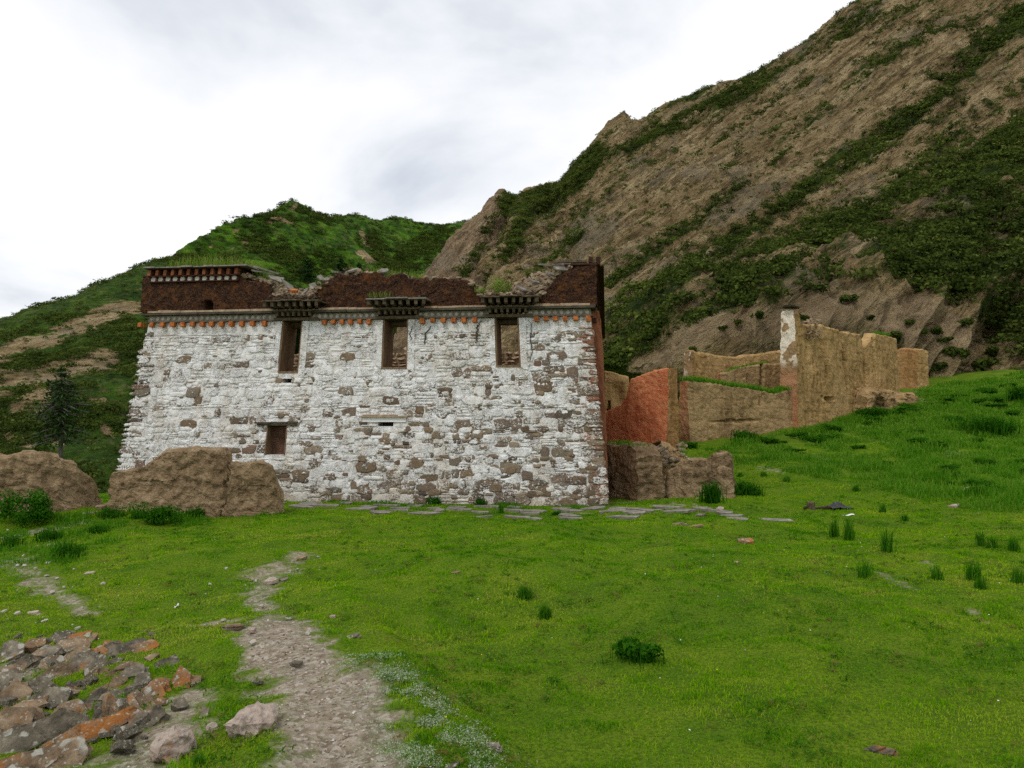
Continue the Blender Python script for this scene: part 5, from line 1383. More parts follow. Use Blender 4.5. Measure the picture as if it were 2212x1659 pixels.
# red wall, its lower end, and the niche wall behind
ruin("red_wall", [(1290, 965, 30.55, 890), (1312, 965, 30.1, 884), (1335, 965, 29.7, 874), (1347, 965, 29.45, 852), (1353, 965, 29.3, 824), (1358, 965, 29.2, 815), (1385, 963, 28.8, 806), (1415, 961, 28.4, 797), (1440, 960, 28.0, 794)], 0.85, [MAT_REDMUD, MAT_OCHRE, MAT_OCHRE, MAT_REDMUD, MAT_OCHRE],
     "red washed earth wall stepping up to the right, with an ochre end and crumbling top", "ruin wall", None, res=0.06, amp=0.03, ampf=0.018, rag=0.09, rnd=0.08, seed=27, batter=0.04)
nw = ruin("niche_wall", [(1307, 900, 36, 800), (1322, 900, 36, 803), (1335, 900, 36, 806), (1360, 900, 36, 815)], 0.7, [MAT_MUDLAYER], "small yellow earth wall with a dark niche behind the red wall", "ruin wall", None, res=0.06, amp=0.03, ampf=0.015, rag=0.06, rnd=0.08, seed=29,
          cracks=[(0.2, 0.05, 0.5, 0.9, 2.9, 0.0)], holes=[(0.62, 3.2, 0.30, 0.5, 0.25)])
# front wall of the ruined court: orange end face, long tan face, turf on its top
fwq = [(1490, 962, 30.0, 822), (1500, 961, 30.1, 823), (1540, 958, 30.7, 826), (1580, 955, 31.2, 834), (1620, 950, 31.8, 838), (1660, 944, 32.4, 846), (1680, 940, 32.7, 850), (1700, 936, 33.0, 843), (1730, 930, 33.4, 842)]
cw = ruin("court_wall", fwq, 0.75, [MAT_MUDDARK, MAT_MUDDARK, MAT_MUDDARK, MAT_ORANGE, MAT_MUDDARK], "long earth wall with turf along its sagging top and an orange washed end", "ruin wall", None, res=0.08, amp=0.05, ampf=0.025, rag=0.06, rnd=0.08, seed=30,
          cracks=[(4.3, 0.06, 0.12, 2.6, 4, 0.25)], holes=[(2.2, 1.95, 0.9, 0.05, 0.10), (3.4, 1.98, 0.8, 0.05, 0.12)])
# tall wall with the plastered pillar end
twq = [(1727, 928, 33.0, 668), (1733, 926, 33.2, 670), (1741, 924, 33.5, 696), (1760, 918, 34.0, 704), (1772, 915, 34.4, 696), (1800, 908, 35.2, 706), (1840, 897, 37.2, 716), (1868, 889, 38.8, 722), (1878, 886, 39.2, 752), (1884, 884, 39.5, 740), (1900, 875, 40.4, 720), (1930, 862, 42.4, 726), (1945, 850, 43.6, 732)]
tw = empty("tall_ruin_wall", P(1800, 908, 35.2), "tall layered earth wall ending in a plaster patched pillar with a slate cap", "ruin wall")
q = stations(twq)
earth_wall("wall", q, 0.95, [MAT_MUDLAYER, MAT_MUDLAYER, MAT_MUDLAYER, MAT_PILLAR, MAT_MUDLAYER], tw, res=0.10, amp=0.05, ampf=0.02, rag=0.07, rnd=0.07, seed=31, topthick=0.62,
           cracks=[(5.6, 0.11, 0.5, 3.2, 9, -0.12), (8.6, 0.13, 0.5, 3.4, 9, 0.04), (3.0, 0.10, 0.3, 4.2, 9, -0.3), (6.5, 0.08, 0.25, 2.2, 4.5, 0.2), (1.6, 0.07, 0.2, 3.4, 6.4, 0.15), (10.2, 0.1, 0.3, 4.2, 9, -0.1)],
           holes=[(3.15, 2.95, 0.42, 0.07, 0.5), (1.2, 5.4, 0.25, 0.5, 0.12), (0.7, 4.3, 0.05, 0.05, 0.2), (2.0, 3.7, 0.05, 0.05, 0.2), (2.4, 3.0, 0.06, 0.05, 0.2), (7.4, 3.5, 0.7, 0.06, 0.15)])
V, F = rock_data(5, (1.15, 0.85, 0.07), slab=True, sub=1, noise=0.03)
mesh("cap_slate", V @ rotm(0.03, 0.05, 0.7).T + P(1708, 664, 33.4), F, MAT_DARKSLATE, tw)
sp = [P(rr_.uniform(1742, 1772), rr_.uniform(690, 732), 33.75 + 0.25 * rr_.rand()) for k in range(60)]
o = rubble("loose_stones", sp, MAT_TANSTONE, tw, "stones showing in the broken top of the wall", 41, 0.5, (0.10, 0.22))
# short end wall further right
ruin("end_wall", [(1924, 838, 48.6, 758), (1940, 838, 48.0, 752), (1965, 836, 47.2, 752), (1983, 834, 46.6, 754)], 0.95, [MAT_OCHRE, MAT_MUDLAYER, MAT_MUDLAYER, MAT_OCHRE, MAT_MUDLAYER], "small detached ochre wall block at the right end of the ruins", "ruin wall", None, res=0.10, amp=0.05, ampf=0.02, rag=0.06, rnd=0.10, seed=32)
# inner walls of the court
ruin("inner_wall", [(1497, 850, 37.0, 756), (1503, 850, 37.1, 755), (1512, 850, 37.3, 760), (1550, 850, 38.2, 766), (1600, 850, 39.4, 772), (1615, 850, 39.8, 766), (1650, 850, 40.5, 764), (1700, 850, 41.6, 756)], 0.7,
     [MAT_MUDLAYER, MAT_MUDLAYER, MAT_MUDLAYER, MAT_PILLAR, MAT_MUDLAYER], "rear court wall with a pale plaster patch on its left end", "ruin wall", None, res=0.10, amp=0.04, ampf=0.02, rag=0.05, rnd=0.06, seed=33, holes=[(4.1, 4.3, 0.10, 0.12, 0.3)])
ruin("inner_wall", [(1560, 860, 34.6, 808), (1590, 860, 34.9, 798), (1625, 860, 35.3, 790), (1660, 860, 35.7, 784), (1672, 860, 35.9, 786), (1700, 860, 36.2, 786)], 0.6,
     [MAT_MUDDARK, MAT_MUDDARK, MAT_MUDDARK, MAT_ORANGE, MAT_ORANGE], "low inner wall with a black crack and grass on its rim", "ruin wall", None, res=0.06, amp=0.03, ampf=0.02, rag=0.05, rnd=0.06, seed=34, cracks=[(2.45, 0.07, 0.6, 2.0, 6, 0.02), (1.75, 0.02, 0.15, 2.0, 6, -0.1)])
# collapsed heap below the tall wall
ruin("collapsed_mound", [(1872, 892, 37.2, 842), (1890, 890, 37.6, 836), (1915, 888, 38.2, 842), (1940, 884, 39.0, 846), (1960, 880, 39.6, 850), (1985, 872, 40.5, 852)], 1.6, [MAT_MUDDARK], "collapsed earth mound under the tall ruin wall", "mound", None, res=0.09, amp=0.25, ampf=0.06, rag=0.12, rnd=0.35, seed=35, endround=0.8, holes=[(1.15, 2.35, 0.5, 0.45, 0.5)])
# ---- loose stones of the fallen walls
def stone_group(name, n, fn, mat, label, cat, group, seed, smin, smax, slab=0.4, sink=0.25):
    r = np.random.RandomState(seed); protos = {}
    for k in range(n):
        p = fn(r); s_ = smin + (smax - smin) * r.rand() ** 2; kind = (r.rand() < slab, r.randint(0, 5))
        rot = (r.uniform(-.5, .5), r.uniform(-.5, .5), r.uniform(0, 6.28))
        if kind not in protos:
            V, F = rock_data(500 + seed * 10 + kind[1] + 5 * kind[0], (1, 0.75, 0.28 if kind[0] else 0.65), slab=kind[0], sub=1, noise=0.05)
            o = mesh(name, V, F, mat, origin=(0, 0, 0)); protos[kind] = o
        else:
            o = protos[kind].copy(); COL.objects.link(o)
        o.location = p + np.array([0, 0, s_ * (0.25 - sink)]); o.scale = (s_,) * 3; o.rotation_euler = rot
        tag(o, label, cat, group)
def on_ground(x0, x1, y0, y1):
    def f(r): return gp(r.uniform(x0, x1), r.uniform(y0, y1))
    return f
stone_group("fallen_stone", 70, lambda r: gp(*(np.array([1445, 958]) + r.rand() * np.array([10, 75]) + r.randn(2) * np.array([24, 14]))), MAT_RUBBLE, "tan stone fallen from the gap beside the red wall", "stone", "stones spilled below the red wall", 51, 0.15, 0.5)
stone_group("fallen_stone", 60, lambda r: gp(1945 + r.uniform(-5, 72) , 862 + r.uniform(-14, 22)), MAT_RUBBLE, "flat stone in the heap at the foot of the tall ruin wall", "stone", "stones heaped under the tall ruin wall", 52, 0.18, 0.5)
stone_group("fallen_stone", 16, lambda r: gp(1440 + r.uniform(-20, 50), 985 + r.uniform(-15, 15)), MAT_DISC, "pale stone lying on the earth bank behind the collapsed wall", "stone", "pale stones on the earth bank", 53, 0.15, 0.45)
stone_group("fallen_stone", 45, lambda r: gp(1422 + 170 * r.rand(), 1062 + r.uniform(-8, 18)), MAT_RUBBLE, "stone fallen at the foot of the collapsed low wall", "stone", "stones at the foot of the collapsed low wall", 55, 0.08, 0.28)
earth_bank = ruin("earth_bank", [(1375, 1045, 23.8, 990), (1400, 1040, 23.6, 978), (1440, 1032, 23.4, 960), (1475, 1020, 23.6, 962), (1510, 1005, 24.2, 975)], 2.2, [MAT_MUDDARK], "bank of washed out earth and stones below the red wall", "earth bank", None, res=0.09, amp=0.18, ampf=0.05, rag=0.08, rnd=0.5, seed=36, endround=0.6, topthick=1.2)
stone_group("fallen_stone", 46, lambda r: P(r.uniform(1385, 1505), 0, 1) * 0 + (lambda px: P(px, np.interp(px, [1375, 1440, 1510], [988, 958, 972]) + r.uniform(-4, 45), 23.45))(r.uniform(1385, 1505)), MAT_RUBBLE, "stone set in the washed out earth bank", "stone", "stones in the earth bank", 54, 0.12, 0.45)

# ================================================================ FLAGSTONES, LOOSE STONES, OUTCROP
FLAGS = []
r_ = np.random.RandomState(61)
def flag(u, w_, sx_, sy_, k):
    p = HO + EX * u + EN * w_
    z = gz(p[0], p[1])[0]
    V, F = rock_data(700 + k % 14, (sx_, sy_, 0.06), slab=True, sub=1, noise=0.02)
    org = np.array([p[0], p[1], z + 0.012]); o = mesh("flagstone", V @ rotm(r_.uniform(-.05, .05), r_.uniform(-.05, .05), r_.uniform(-.5, .5)).T + org, F, MAT_SLATE, origin=org)
    FLAGS.append((p[0], p[1], max(sx_, sy_) * 0.42))
    tag(o, "flat grey slate flagstone in the path along the foot of the white wall", "flagstone", "flagstones along the foot of the white wall")
k = 0
for w_, n, u0, u1 in ((0.75, 13, 5.2, 16.2), (1.25, 14, 5.0, 16.6), (1.75, 14, 6.2, 17.2), (2.25, 9, 8.5, 17.4), (2.7, 5, 12.0, 16.5)):
    for q in np.linspace(u0, u1, n):
        if r_.rand() < 0.14: continue
        flag(q + r_.uniform(-.25, .25), w_ + r_.uniform(-.13, .13), r_.uniform(0.4, 0.95), r_.uniform(0.25, 0.5), k); k += 1
def m_lichen(name, base, orange, white, seed):
    m = M(name, 0.9, 0.2); v = m.co(loc=(seed, seed * 2, seed * 3)); w_ = m.n('ShaderNodeObjectInfo').outputs['Random']
    off = m.n('ShaderNodeCombineXYZ'); m.put(off.inputs[0], m.math('MULTIPLY', w_, 37.0)); m.put(off.inputs[1], m.math('MULTIPLY', w_, 91.0))
    ad = m.n('ShaderNodeVectorMath', operation='ADD'); m.link(v, ad.inputs[0]); m.link(off.outputs[0], ad.inputs[1]); v = ad.outputs[0]
    c = m.ramp(m.noise(7, v, 7, 0.7), [(0.32, base[0]), (0.5, base[1]), (0.68, base[2])])
    c = m.mix(m.ramp(m.noise(3.4, v, 9, 0.72), [(0.60 - orange * 0.22, 0), (0.70 - orange * 0.18, 0.9)]), c, m.mix(m.noise(20, v, 4, 0.7), (0.30, 0.085, 0.015, 1), (0.42, 0.19, 0.05, 1)))
    sv = m.n('ShaderNodeVectorMath', operation='ADD'); m.link(v, sv.inputs[0])
    nn = m.n('ShaderNodeTexNoise'); nn.inputs['Scale'].default_value = 14; nn.inputs['Detail'].default_value = 4; m.link(v, nn.inputs['Vector'])
    s2 = m.n('ShaderNodeVectorMath', operation='SCALE'); s2.inputs['Scale'].default_value = 0.09; m.link(nn.outputs[1], s2.inputs[0]); m.link(s2.outputs[0], sv.inputs[1])
    f = m.ramp(m.voro(11, sv.outputs[0]), [(0.20 + 0.16 * white, 0.9), (0.26 + 0.18 * white, 0)])
    f = m.math('MULTIPLY', f, m.ramp(m.noise(3.1, v, 3, 0.6), [(0.60 - 0.2 * white, 0), (0.66 - 0.2 * white, 1)]))
    c = m.mix(f, c, m.mix(m.noise(30, v, 4, 0.7), (0.33, 0.31, 0.25, 1), (0.52, 0.50, 0.43, 1)))
    f2 = m.math('MULTIPLY', m.ramp(m.voro(31, sv.outputs[0]), [(0.22, 0.85), (0.30, 0)]), m.ramp(m.noise(2.2, v, 5, 0.65), [(0.50 - 0.1 * white, 0), (0.60 - 0.1 * white, 1)]))
    c = m.mix(f2, c, m.mix(m.noise(50, v, 2, 0.6), (0.26, 0.255, 0.20, 1), (0.56, 0.54, 0.47, 1)))
    c = m.mix(m.ramp(m.noise(12, v, 6, 0.8), [(0.32, 0.8), (0.45, 0)]), c, (base[0][0] * 0.45, base[0][1] * 0.45, base[0][2] * 0.45, 1))
    m.bump(m.math('ADD', m.noise(16, v, 8, 0.72), m.math('MULTIPLY', f, 0.25)), 0.9, 0.03)
    return m.color(c)
SLB = ((0.06, 0.052, 0.038, 1), (0.15, 0.128, 0.092, 1), (0.30, 0.26, 0.19, 1))
BRN = ((0.085, 0.06, 0.038, 1), (0.20, 0.14, 0.085, 1), (0.36, 0.265, 0.17, 1))
PNK = ((0.24, 0.18, 0.145, 1), (0.42, 0.335, 0.275, 1), (0.55, 0.465, 0.395, 1))
MAT_ROCK = {'grey': m_lichen("grey_slate_rock", SLB, 0.1, 0.6, 1), 'brown': m_lichen("brown_slate_rock", BRN, 0.2, 0.5, 2), 'orange': m_lichen("orange_lichen_rock", BRN, 0.72, 0.5, 3),
            'white': m_lichen("white_lichen_rock", BRN, 0.25, 1.0, 4), 'pink': m_lichen("pale_rock", PNK, 0.12, 0.2, 5)}
def rock(px, py, wpx, hpx, kind, tilt=30, turn=35, slab=True, seed=None, label=None, group=None, thick=0.35, lift=0.0, name="rock"):
    g = gp(px, py + hpx * 0.35)
    d = g[1]; W = wpx / FPX * d; H = hpx / FPX * d
    sd = seed if seed is not None else int(px * 7 + py) % 9973
    if slab:
        grow = 1.3 if wpx > 36 and group else 1.1; size = (W * 1.12 * grow, H * 1.75 * grow, H * thick * 2.2); tilt = tilt * 1.25 if wpx > 30 else tilt; Rm = rotm(R(tilt), R(-8), R(turn)); rr = np.random.RandomState(sd)
        if wpx > 30:                                          # bedded slate: a few leaves with their own broken outlines
            k = rr.randint(2, 5); Vs, Fd, off = [], [], 0
            for j in range(k):
                f = 1 - 0.16 * j * rr.rand(); V, F = rock_data(sd + 31 * j, (size[0] * f * rr.uniform(.8, 1.05), size[1] * f * rr.uniform(.8, 1.05), size[2] / k * rr.uniform(.8, 1.5)), slab=True, sub=3, noise=0.14)
                Vs.append(V + np.array([rr.uniform(-.1, .1) * W, rr.uniform(-.12, .12) * H, size[2] * (j / k - 0.5)])); Fd += [q + off for q in F]; off += len(V)
            V = np.concatenate(Vs); F = Fd
        else: V, F = rock_data(sd, size, slab=True, sub=2, noise=0.07)
    else: size = (W * 1.05, W * 0.9, H * 1.35); V, F = rock_data(sd, size, slab=False, sub=4, noise=0.13, n=34); Rm = rotm(R(4), R(5), R(turn))
    org = np.array([g[0], g[1], g[2] + H * (0.10 if slab and wpx > 30 else 0.18) + lift]); o = mesh(name, V @ Rm.T + org, F, MAT_ROCK[kind], origin=org)
    tag(o, label or "slate slab of the lichen spotted outcrop by the path", "rock", group)
    return o
OG = "slate slabs of the outcrop left of the path"
rock(545, 1552, 112, 62, 'pink', slab=False, seed=4, label="large pale pinkish boulder at the edge of the gravel path")
rock(372, 1604, 92, 72, 'pink', slab=False, seed=8, turn=20, label="rough tan boulder half sunk in the bank below the pink boulder")
rock(457, 1570, 24, 18, 'pink', slab=False, seed=9, label="small pale stone between the two boulders")
BIG = [(340, 1482, 52, 42, 'orange', 35, 20, "bright orange lichen covered slab right of the outcrop"), (392, 1466, 42, 40, 'orange', 45, 15, "orange and white lichened block topmost right of the outcrop"),
       (262, 1535, 34, 62, 'orange', 60, 70, "upright orange slab split by a dark crack"), (190, 1580, 185, 52, 'orange', 40, 38, "long rusty slab with white lichen rosettes along the outcrop"),
       (110, 1640, 190, 55, 'white', 35, 38, "lowest slab crusted with white lichen rosettes"), (95, 1585, 190, 66, 'grey', 55, 45, "big dark grey overhanging slab in the outcrop hollow"),
       (30, 1560, 110, 62, 'brown', 38, 45, "tan edged slab at the left border of the outcrop"), (285, 1452, 68, 26, 'grey', 25, 35, "thin grey slab lying above the orange slabs"),
       (265, 1444, 0, 0, None, 0, 0, None), (268, 1442, 74, 22, 'brown', 25, 30, "smooth reddish slab set in the grass"), (95, 1404, 72, 42, 'grey', 15, 10, "knobbly grey rock at the back of the outcrop"),
       (78, 1384, 42, 28, 'orange', 20, 20, "orange edged rock behind the knobbly grey one"), (176, 1370, 44, 24, 'orange', 30, 30, "orange flecked slab end at the top of the outcrop")]
for px, py, a, b, kd, ti, tu, lb in BIG:
    if kd: rock(px, py, a, b, kd, ti, tu, label=lb)
for px, py, a, b, kd in [(150, 1398, 62, 30, 'brown'), (188, 1434, 62, 34, 'grey'), (136, 1448, 58, 28, 'brown'), (80, 1482, 78, 30, 'grey'), (34, 1500, 46, 38, 'brown'), (105, 1512, 84, 38, 'grey'), (150, 1490, 40, 30, 'brown'),
                         (222, 1402, 60, 22, 'orange'), (276, 1398, 62, 24, 'grey'), (314, 1394, 42, 20, 'orange'), (362, 1432, 52, 20, 'grey'), (232, 1482, 56, 24, 'brown'), (300, 1512, 48, 48, 'brown'), (322, 1548, 66, 34, 'grey'),
                         (30, 1442, 52, 30, 'brown'), (14, 1408, 42, 30, 'grey'), (52, 1430, 44, 24, 'grey'), (112, 1432, 42, 20, 'white'), (10, 1470, 50, 30, 'grey'), (205, 1452, 40, 22, 'white'), (170, 1412, 46, 22, 'white'),
                         (240, 1500, 40, 22, 'grey'), (205, 1510, 60, 26, 'grey'), (160, 1535, 80, 34, 'brown'), (60, 1530, 90, 36, 'brown'), (120, 1560, 80, 36, 'white'), (225, 1545, 40, 30, 'grey'), (280, 1580, 40, 24, 'grey'),
                         (20, 1610, 90, 40, 'grey'), (60, 1650, 90, 40, 'brown'), (310, 1465, 30, 16, 'grey'), (420, 1470, 26, 16, 'brown'), (200, 1380, 30, 16, 'brown'), (130, 1375, 44, 20, 'grey'), (60, 1400, 30, 18, 'brown'),
                         (390, 1520, 30, 20, 'grey'), (440, 1540, 26, 14, 'grey'), (350, 1515, 22, 14, 'white'), (250, 1425, 34, 16, 'grey'), (330, 1420, 28, 12, 'brown')]:
    rock(px, py, a, b, kd, tilt=20 + (px * 13 % 30), turn=25 + (py * 7 % 25), group=OG)
for px, py, a, b, kd, lb in [(1611, 1168, 28, 16, 'orange', "grey stone with a bright orange lichen end alone on the grass"), (1467, 1130, 34, 9, 'brown', "pale flat stone at the right end of the flagstones"), (1503, 1136, 30, 7, 'brown', "tan flat stone beside the pale one below the flagstones"),
                             (1512, 1112, 22, 10, 'grey', "small pointed grey slab leaning at the flagstone end"), (1556, 1098, 18, 8, 'pink', "pale stone below the earth pier"), (762, 1371, 32, 15, 'grey', "grey stone on the right rim of the gravel path"),
                             (585, 1253, 30, 13, 'pink', "whitish stone in the bare patch where the path fades"), (613, 1251, 18, 9, 'grey', "grey chip beside the whitish stone on the bare patch"), (655, 1204, 22, 9, 'brown', "reddish flat stone in the meadow above the bare patch"), (720, 1331, 18, 8, 'pink', "small pale stone at the path's bend"),
                             (1901, 1617, 62, 22, 'grey', "long grey flat stone bedded in the grass, bottom right"), (2091, 1054, 52, 11, 'pink', "flat pale rock on the right hand slope"), (2060, 1092, 18, 9, 'pink', "white stone among the tall grass on the right slope"), (1062, 1612, 42, 16, 'grey', "grey slab in the turf bank right of the silver plants"),
                             (978, 1648, 32, 18, 'grey', "bluish stone at the bottom of the silver plants"), (985, 1236, 20, 6, 'brown', "small brown chip in the middle of the lawn"), (68, 1323, 28, 8, 'pink', "bleached flat stone on the left slope"), (110, 1176, 46, 8, 'pink', "long bleached stone below the left bush"), (190, 1238, 22, 7, 'pink', "pale chip on the left slope near the bush"),
                             (500, 1350, 50, 12, 'brown', "flat tan stone where the side track meets the path"), (540, 1360, 26, 10, 'pink', "pale flat stone beside the tan one at the side track"), (225, 1090, 34, 20, 'brown', "reddish block fallen in the gap between the earth walls"), (190, 1108, 40, 14, 'brown', "reddish slab at the foot of the left earth wall"), (640, 1432, 24, 12, 'grey', "dark chip in the middle of the path"),
                             (560, 1470, 26, 12, 'grey', "grey flat stone on the path's left side"), (1590, 1215, 10, 6, 'white', "tiny pale stone on the grass under the lichen stone")]:
    rock(px, py, a, b, kd, tilt=8, turn=(px * 3) % 60 - 20, label=lb, thick=0.3, name="stone")
stone_group("stone_chip", 60, lambda r: gp(*( [r.uniform(0, 230), r.uniform(1135, 1360)] if r.rand() < 0.7 else [r.uniform(440, 700), r.uniform(1200, 1420)])), MAT_DISC, "pale chip of stone strewn over the worn turf left of the path", "stone", "pale stone chips on the worn turf", 57, 0.02, 0.09, slab=0.6, sink=0.15)
stone_group("slate_chip", 90, lambda r: gp(*( [r.uniform(0, 330), r.uniform(1370, 1640)])), MAT_ROCK['grey'], "small slate fragment between the slabs of the outcrop", "stone", "slate fragments in the outcrop", 58, 0.04, 0.2, slab=0.8, sink=0.1)
# gravel on the path
r_ = np.random.RandomState(71)
gx_, gy_ = r_.uniform(-5.5, 3.2, 90000), r_.uniform(2.4, 16, 90000)
dd = dirt(gx_, gy_) + 0.45 * fbm(np.stack([gx_ * 2.2, gy_ * 2.2, gx_ * 0], 1), 4, 3)
keep = (dd > 0.5) & (r_.rand(90000) < np.clip(5.0 / gy_, 0, 1) ** 1.3); gx_, gy_ = gx_[keep], gy_[keep]; n = len(gx_); gz_ = gz(gx_, gy_) - 0.03
tv = []
for k in range(6):
    V, F = rock_data(800 + k, (1, 0.8, 0.5), sub=0, n=9); V, F = V, np.concatenate([f for f in F if f.shape[1] == 3]); tv.append((V, F))
Vs_, Fs_, Ts_, off = [], [], [], 0
wh = r_.randint(0, 6, n); sz = (0.005 + 0.024 * r_.rand(n) ** 4) * (1 + gy_ / 14)
for k, (V, F) in enumerate(tv):
    m_ = wh == k; c = m_.sum(); th = r_.rand(c) * 6.28; ca, sa = np.cos(th)[:, None], np.sin(th)[:, None]
    v = np.stack([V[None, :, 0] * ca - V[None, :, 1] * sa, V[None, :, 0] * sa + V[None, :, 1] * ca, np.broadcast_to(V[None, :, 2], (c, len(V)))], 2) * sz[m_][:, None, None] + np.stack([gx_[m_], gy_[m_], gz_[m_] + 0.012], 1)[:, None]
    Vs_.append(v.reshape(-1, 3)); Fs_.append((F[None] + (np.arange(c) * len(V))[:, None, None]).reshape(-1, 3) + off); off += c * len(V); Ts_.append(np.repeat(r_.rand(c), len(V)))
mg = M("gravel_stone", 0.9, 0.15)
MAT_GRAVEL = mg.color(mg.ramp(mg.attr('tint'), [(0, (0.13, 0.10, 0.075, 1)), (0.4, (0.28, 0.22, 0.165, 1)), (0.75, (0.40, 0.335, 0.265, 1)), (1, (0.56, 0.52, 0.46, 1))]))
tag(mesh("gravel", np.concatenate(Vs_), np.concatenate(Fs_), MAT_GRAVEL, attrs={'tint': np.concatenate(Ts_)}), "loose grey gravel on the trodden path", "gravel", kind="stuff")

# ---- litter on the meadow
g = gp(1752, 1099); mb = MB(); th = np.linspace(0, 6.283, 15)[:-1]; rg = 0.10 * (1 + 0.08 * np.sin(th * 3 + 1))
rings = [(1.12, -0.03), (1.0, 0.05), (0.97, 0.13), (0.98, 0.165), (0.86, 0.172)]
V = np.concatenate([np.stack([np.cos(th) * rg * s_, np.sin(th) * rg * s_, 0 * th + z_], 1) for s_, z_ in rings]) + g
mb.add(V, [np.array([(i * 14 + j, i * 14 + (j + 1) % 14, (i + 1) * 14 + (j + 1) % 14, (i + 1) * 14 + j) for i in range(4) for j in range(14)]), np.arange(56, 70)])
tag(mb.build("log_stump", MAT_WOOD, origin=g), "short grey cut log standing beside the black plastic", "log")
g = gp(1815, 1098); n = 22; X, Y = np.meshgrid(np.linspace(-0.27, 0.27, n), np.linspace(-0.2, 0.2, n)); q = np.stack([X.ravel(), Y.ravel(), X.ravel() * 0], 1)
Z = 0.02 + 0.13 * np.exp(-((X + 0.1) ** 2 + Y ** 2) / 0.02) + 0.16 * np.abs(fbm(q * 6, 4, 4)).reshape(n, n) * np.exp(-(X ** 2 + Y ** 2) / 0.05)
q[:, :2] += 0.05 * np.stack([fbm(q * 5, 3, 1), fbm(q * 5, 3, 2)], 1); q[:, 2] = Z.ravel()
mp_ = M("black_plastic", 0.35, 0.5); o = mesh("plastic_sheet", q + g, grid_faces(n, n), mp_.color((0.012, 0.012, 0.014, 1)), origin=g)
sm = o.modifiers.new("thickness", 'SOLIDIFY'); sm.thickness = 0.004
tag(o, "crumpled black plastic sheet lying on the grass", "plastic sheet")
MAT_PAPER = m_simple("bleached_paper", [(0.3, (0.55, 0.53, 0.5, 1)), (0.6, (0.78, 0.77, 0.75, 1))], 9, 0.4)
for (px, py, w_, h_, lb) in [(1832, 1114, 0.26, 0.10, "flat white scrap of paper below the black plastic"), (1456, 1066, 0.20, 0.12, "white scrap of paper near the collapsed wall"), (1806, 1089, 0.09, 0.07, "small white scrap behind the black plastic"), (382, 1312, 0.05, 0.05, "tiny white scrap on the slope left of the path")]:
    g = gp(px, py); X, Y = np.meshgrid(np.linspace(-.5, .5, 7), np.linspace(-.5, .5, 5)); q = np.stack([X.ravel() * w_, Y.ravel() * h_, 0.02 + 0.02 * np.sin(X.ravel() * 5) + 0.01 * np.cos(Y.ravel() * 7)], 1)
    o = mesh("paper_scrap", q + g, grid_faces(5, 7), MAT_PAPER, origin=g); sm = o.modifiers.new("thickness", 'SOLIDIFY'); sm.thickness = 0.003; tag(o, lb, "paper")
for (px, py, l_, an, mt, lb) in [(1776, 1100, 0.5, 0.2, MAT_WOOD, "grey stick lying beside the cut log"), (1792, 1101, 0.3, -0.5, MAT_DARKWOOD, "short charred stick between log and plastic"), (1740, 1100, 0.22, 0.9, MAT_DARKWOOD, "reddish stick end poking out behind the log")]:
    g = gp(px, py); mb = MB(); d_ = np.array([math.cos(an), math.sin(an), 0.05]) * l_ / 2; tube(mb, [g - d_ + [0, 0, .04], g + [0, 0, .05], g + d_ + [0, 0, .03]], [0.025, 0.03, 0.02], 7); tag(mb.build("stick", mt, origin=g), lb, "stick")

# ================================================================ PLANTS
def tuft(px, py, hpx, wpx, label, group=None, n=150, lean=0.28, mat=None, name="grass_tuft", seed=None):
    g = gp(px, py); r = np.random.RandomState(seed if seed is not None else int(px + py)); h = hpx / FPX * g[1]; w_ = wpx / FPX * g[1]
    pos = np.c_[r.randn(n, 2) * w_ * 0.17, np.zeros(n)]; pos[:, 2] = 0
    hh = h * (0.45 + 0.6 * r.rand(n)) * np.exp(-(np.hypot(pos[:, 0], pos[:, 1]) / (w_ * 0.6)) ** 2)
    V, F, T = blades(pos, hh, max(0.006, 0.0011 * g[1]), r, lean, tint=np.clip(0.35 * r.rand(n) + (r.rand(n) < 0.06) * 0.6, 0, 1))
    return tag(mesh(name, V + g - np.array([0, 0, 0.02]), F, mat or MAT_TALL, origin=g, attrs={'tint': T}), label, "grass tuft", group)
tuft(1132, 1292, 36, 42, "dense dark grass tuft standing higher on the open lawn", n=420, lean=0.3); tuft(1177, 1336, 40, 36, "dense dark grass tuft just below the other on the open lawn", n=380, lean=0.3)
for i, (px, py, h, w_) in enumerate([(1802, 1160, 58, 26), (1833, 1166, 62, 28), (1915, 1192, 74, 40), (1868, 1246, 46, 42), (2022, 1252, 46, 40), (2104, 1252, 58, 46), (2120, 1272, 42, 34), (2200, 1262, 50, 44), (1907, 1108, 26, 20), (1955, 1126, 22, 26), (2117, 1178, 42, 26), (2142, 1184, 36, 28), (2190, 1190, 44, 30), (1700, 1040, 16, 22), (1850, 1060, 18, 22), (1770, 1010, 16, 24), (1650, 1030, 16, 20), (1600, 1030, 14, 18)]):
    tuft(px, py, h, w_, "wiry tall grass tuft on the right slope of the meadow", "wiry grass tufts on the right slope", n=90 + (i * 37) % 70, lean=0.16 + 0.05 * (i % 6))
tuft(430, 1655, 45, 40, "fine grass tuft before the tan boulder", n=120); tuft(1082, 1108, 30, 16, "thin weed tuft growing among the flagstones", n=60)
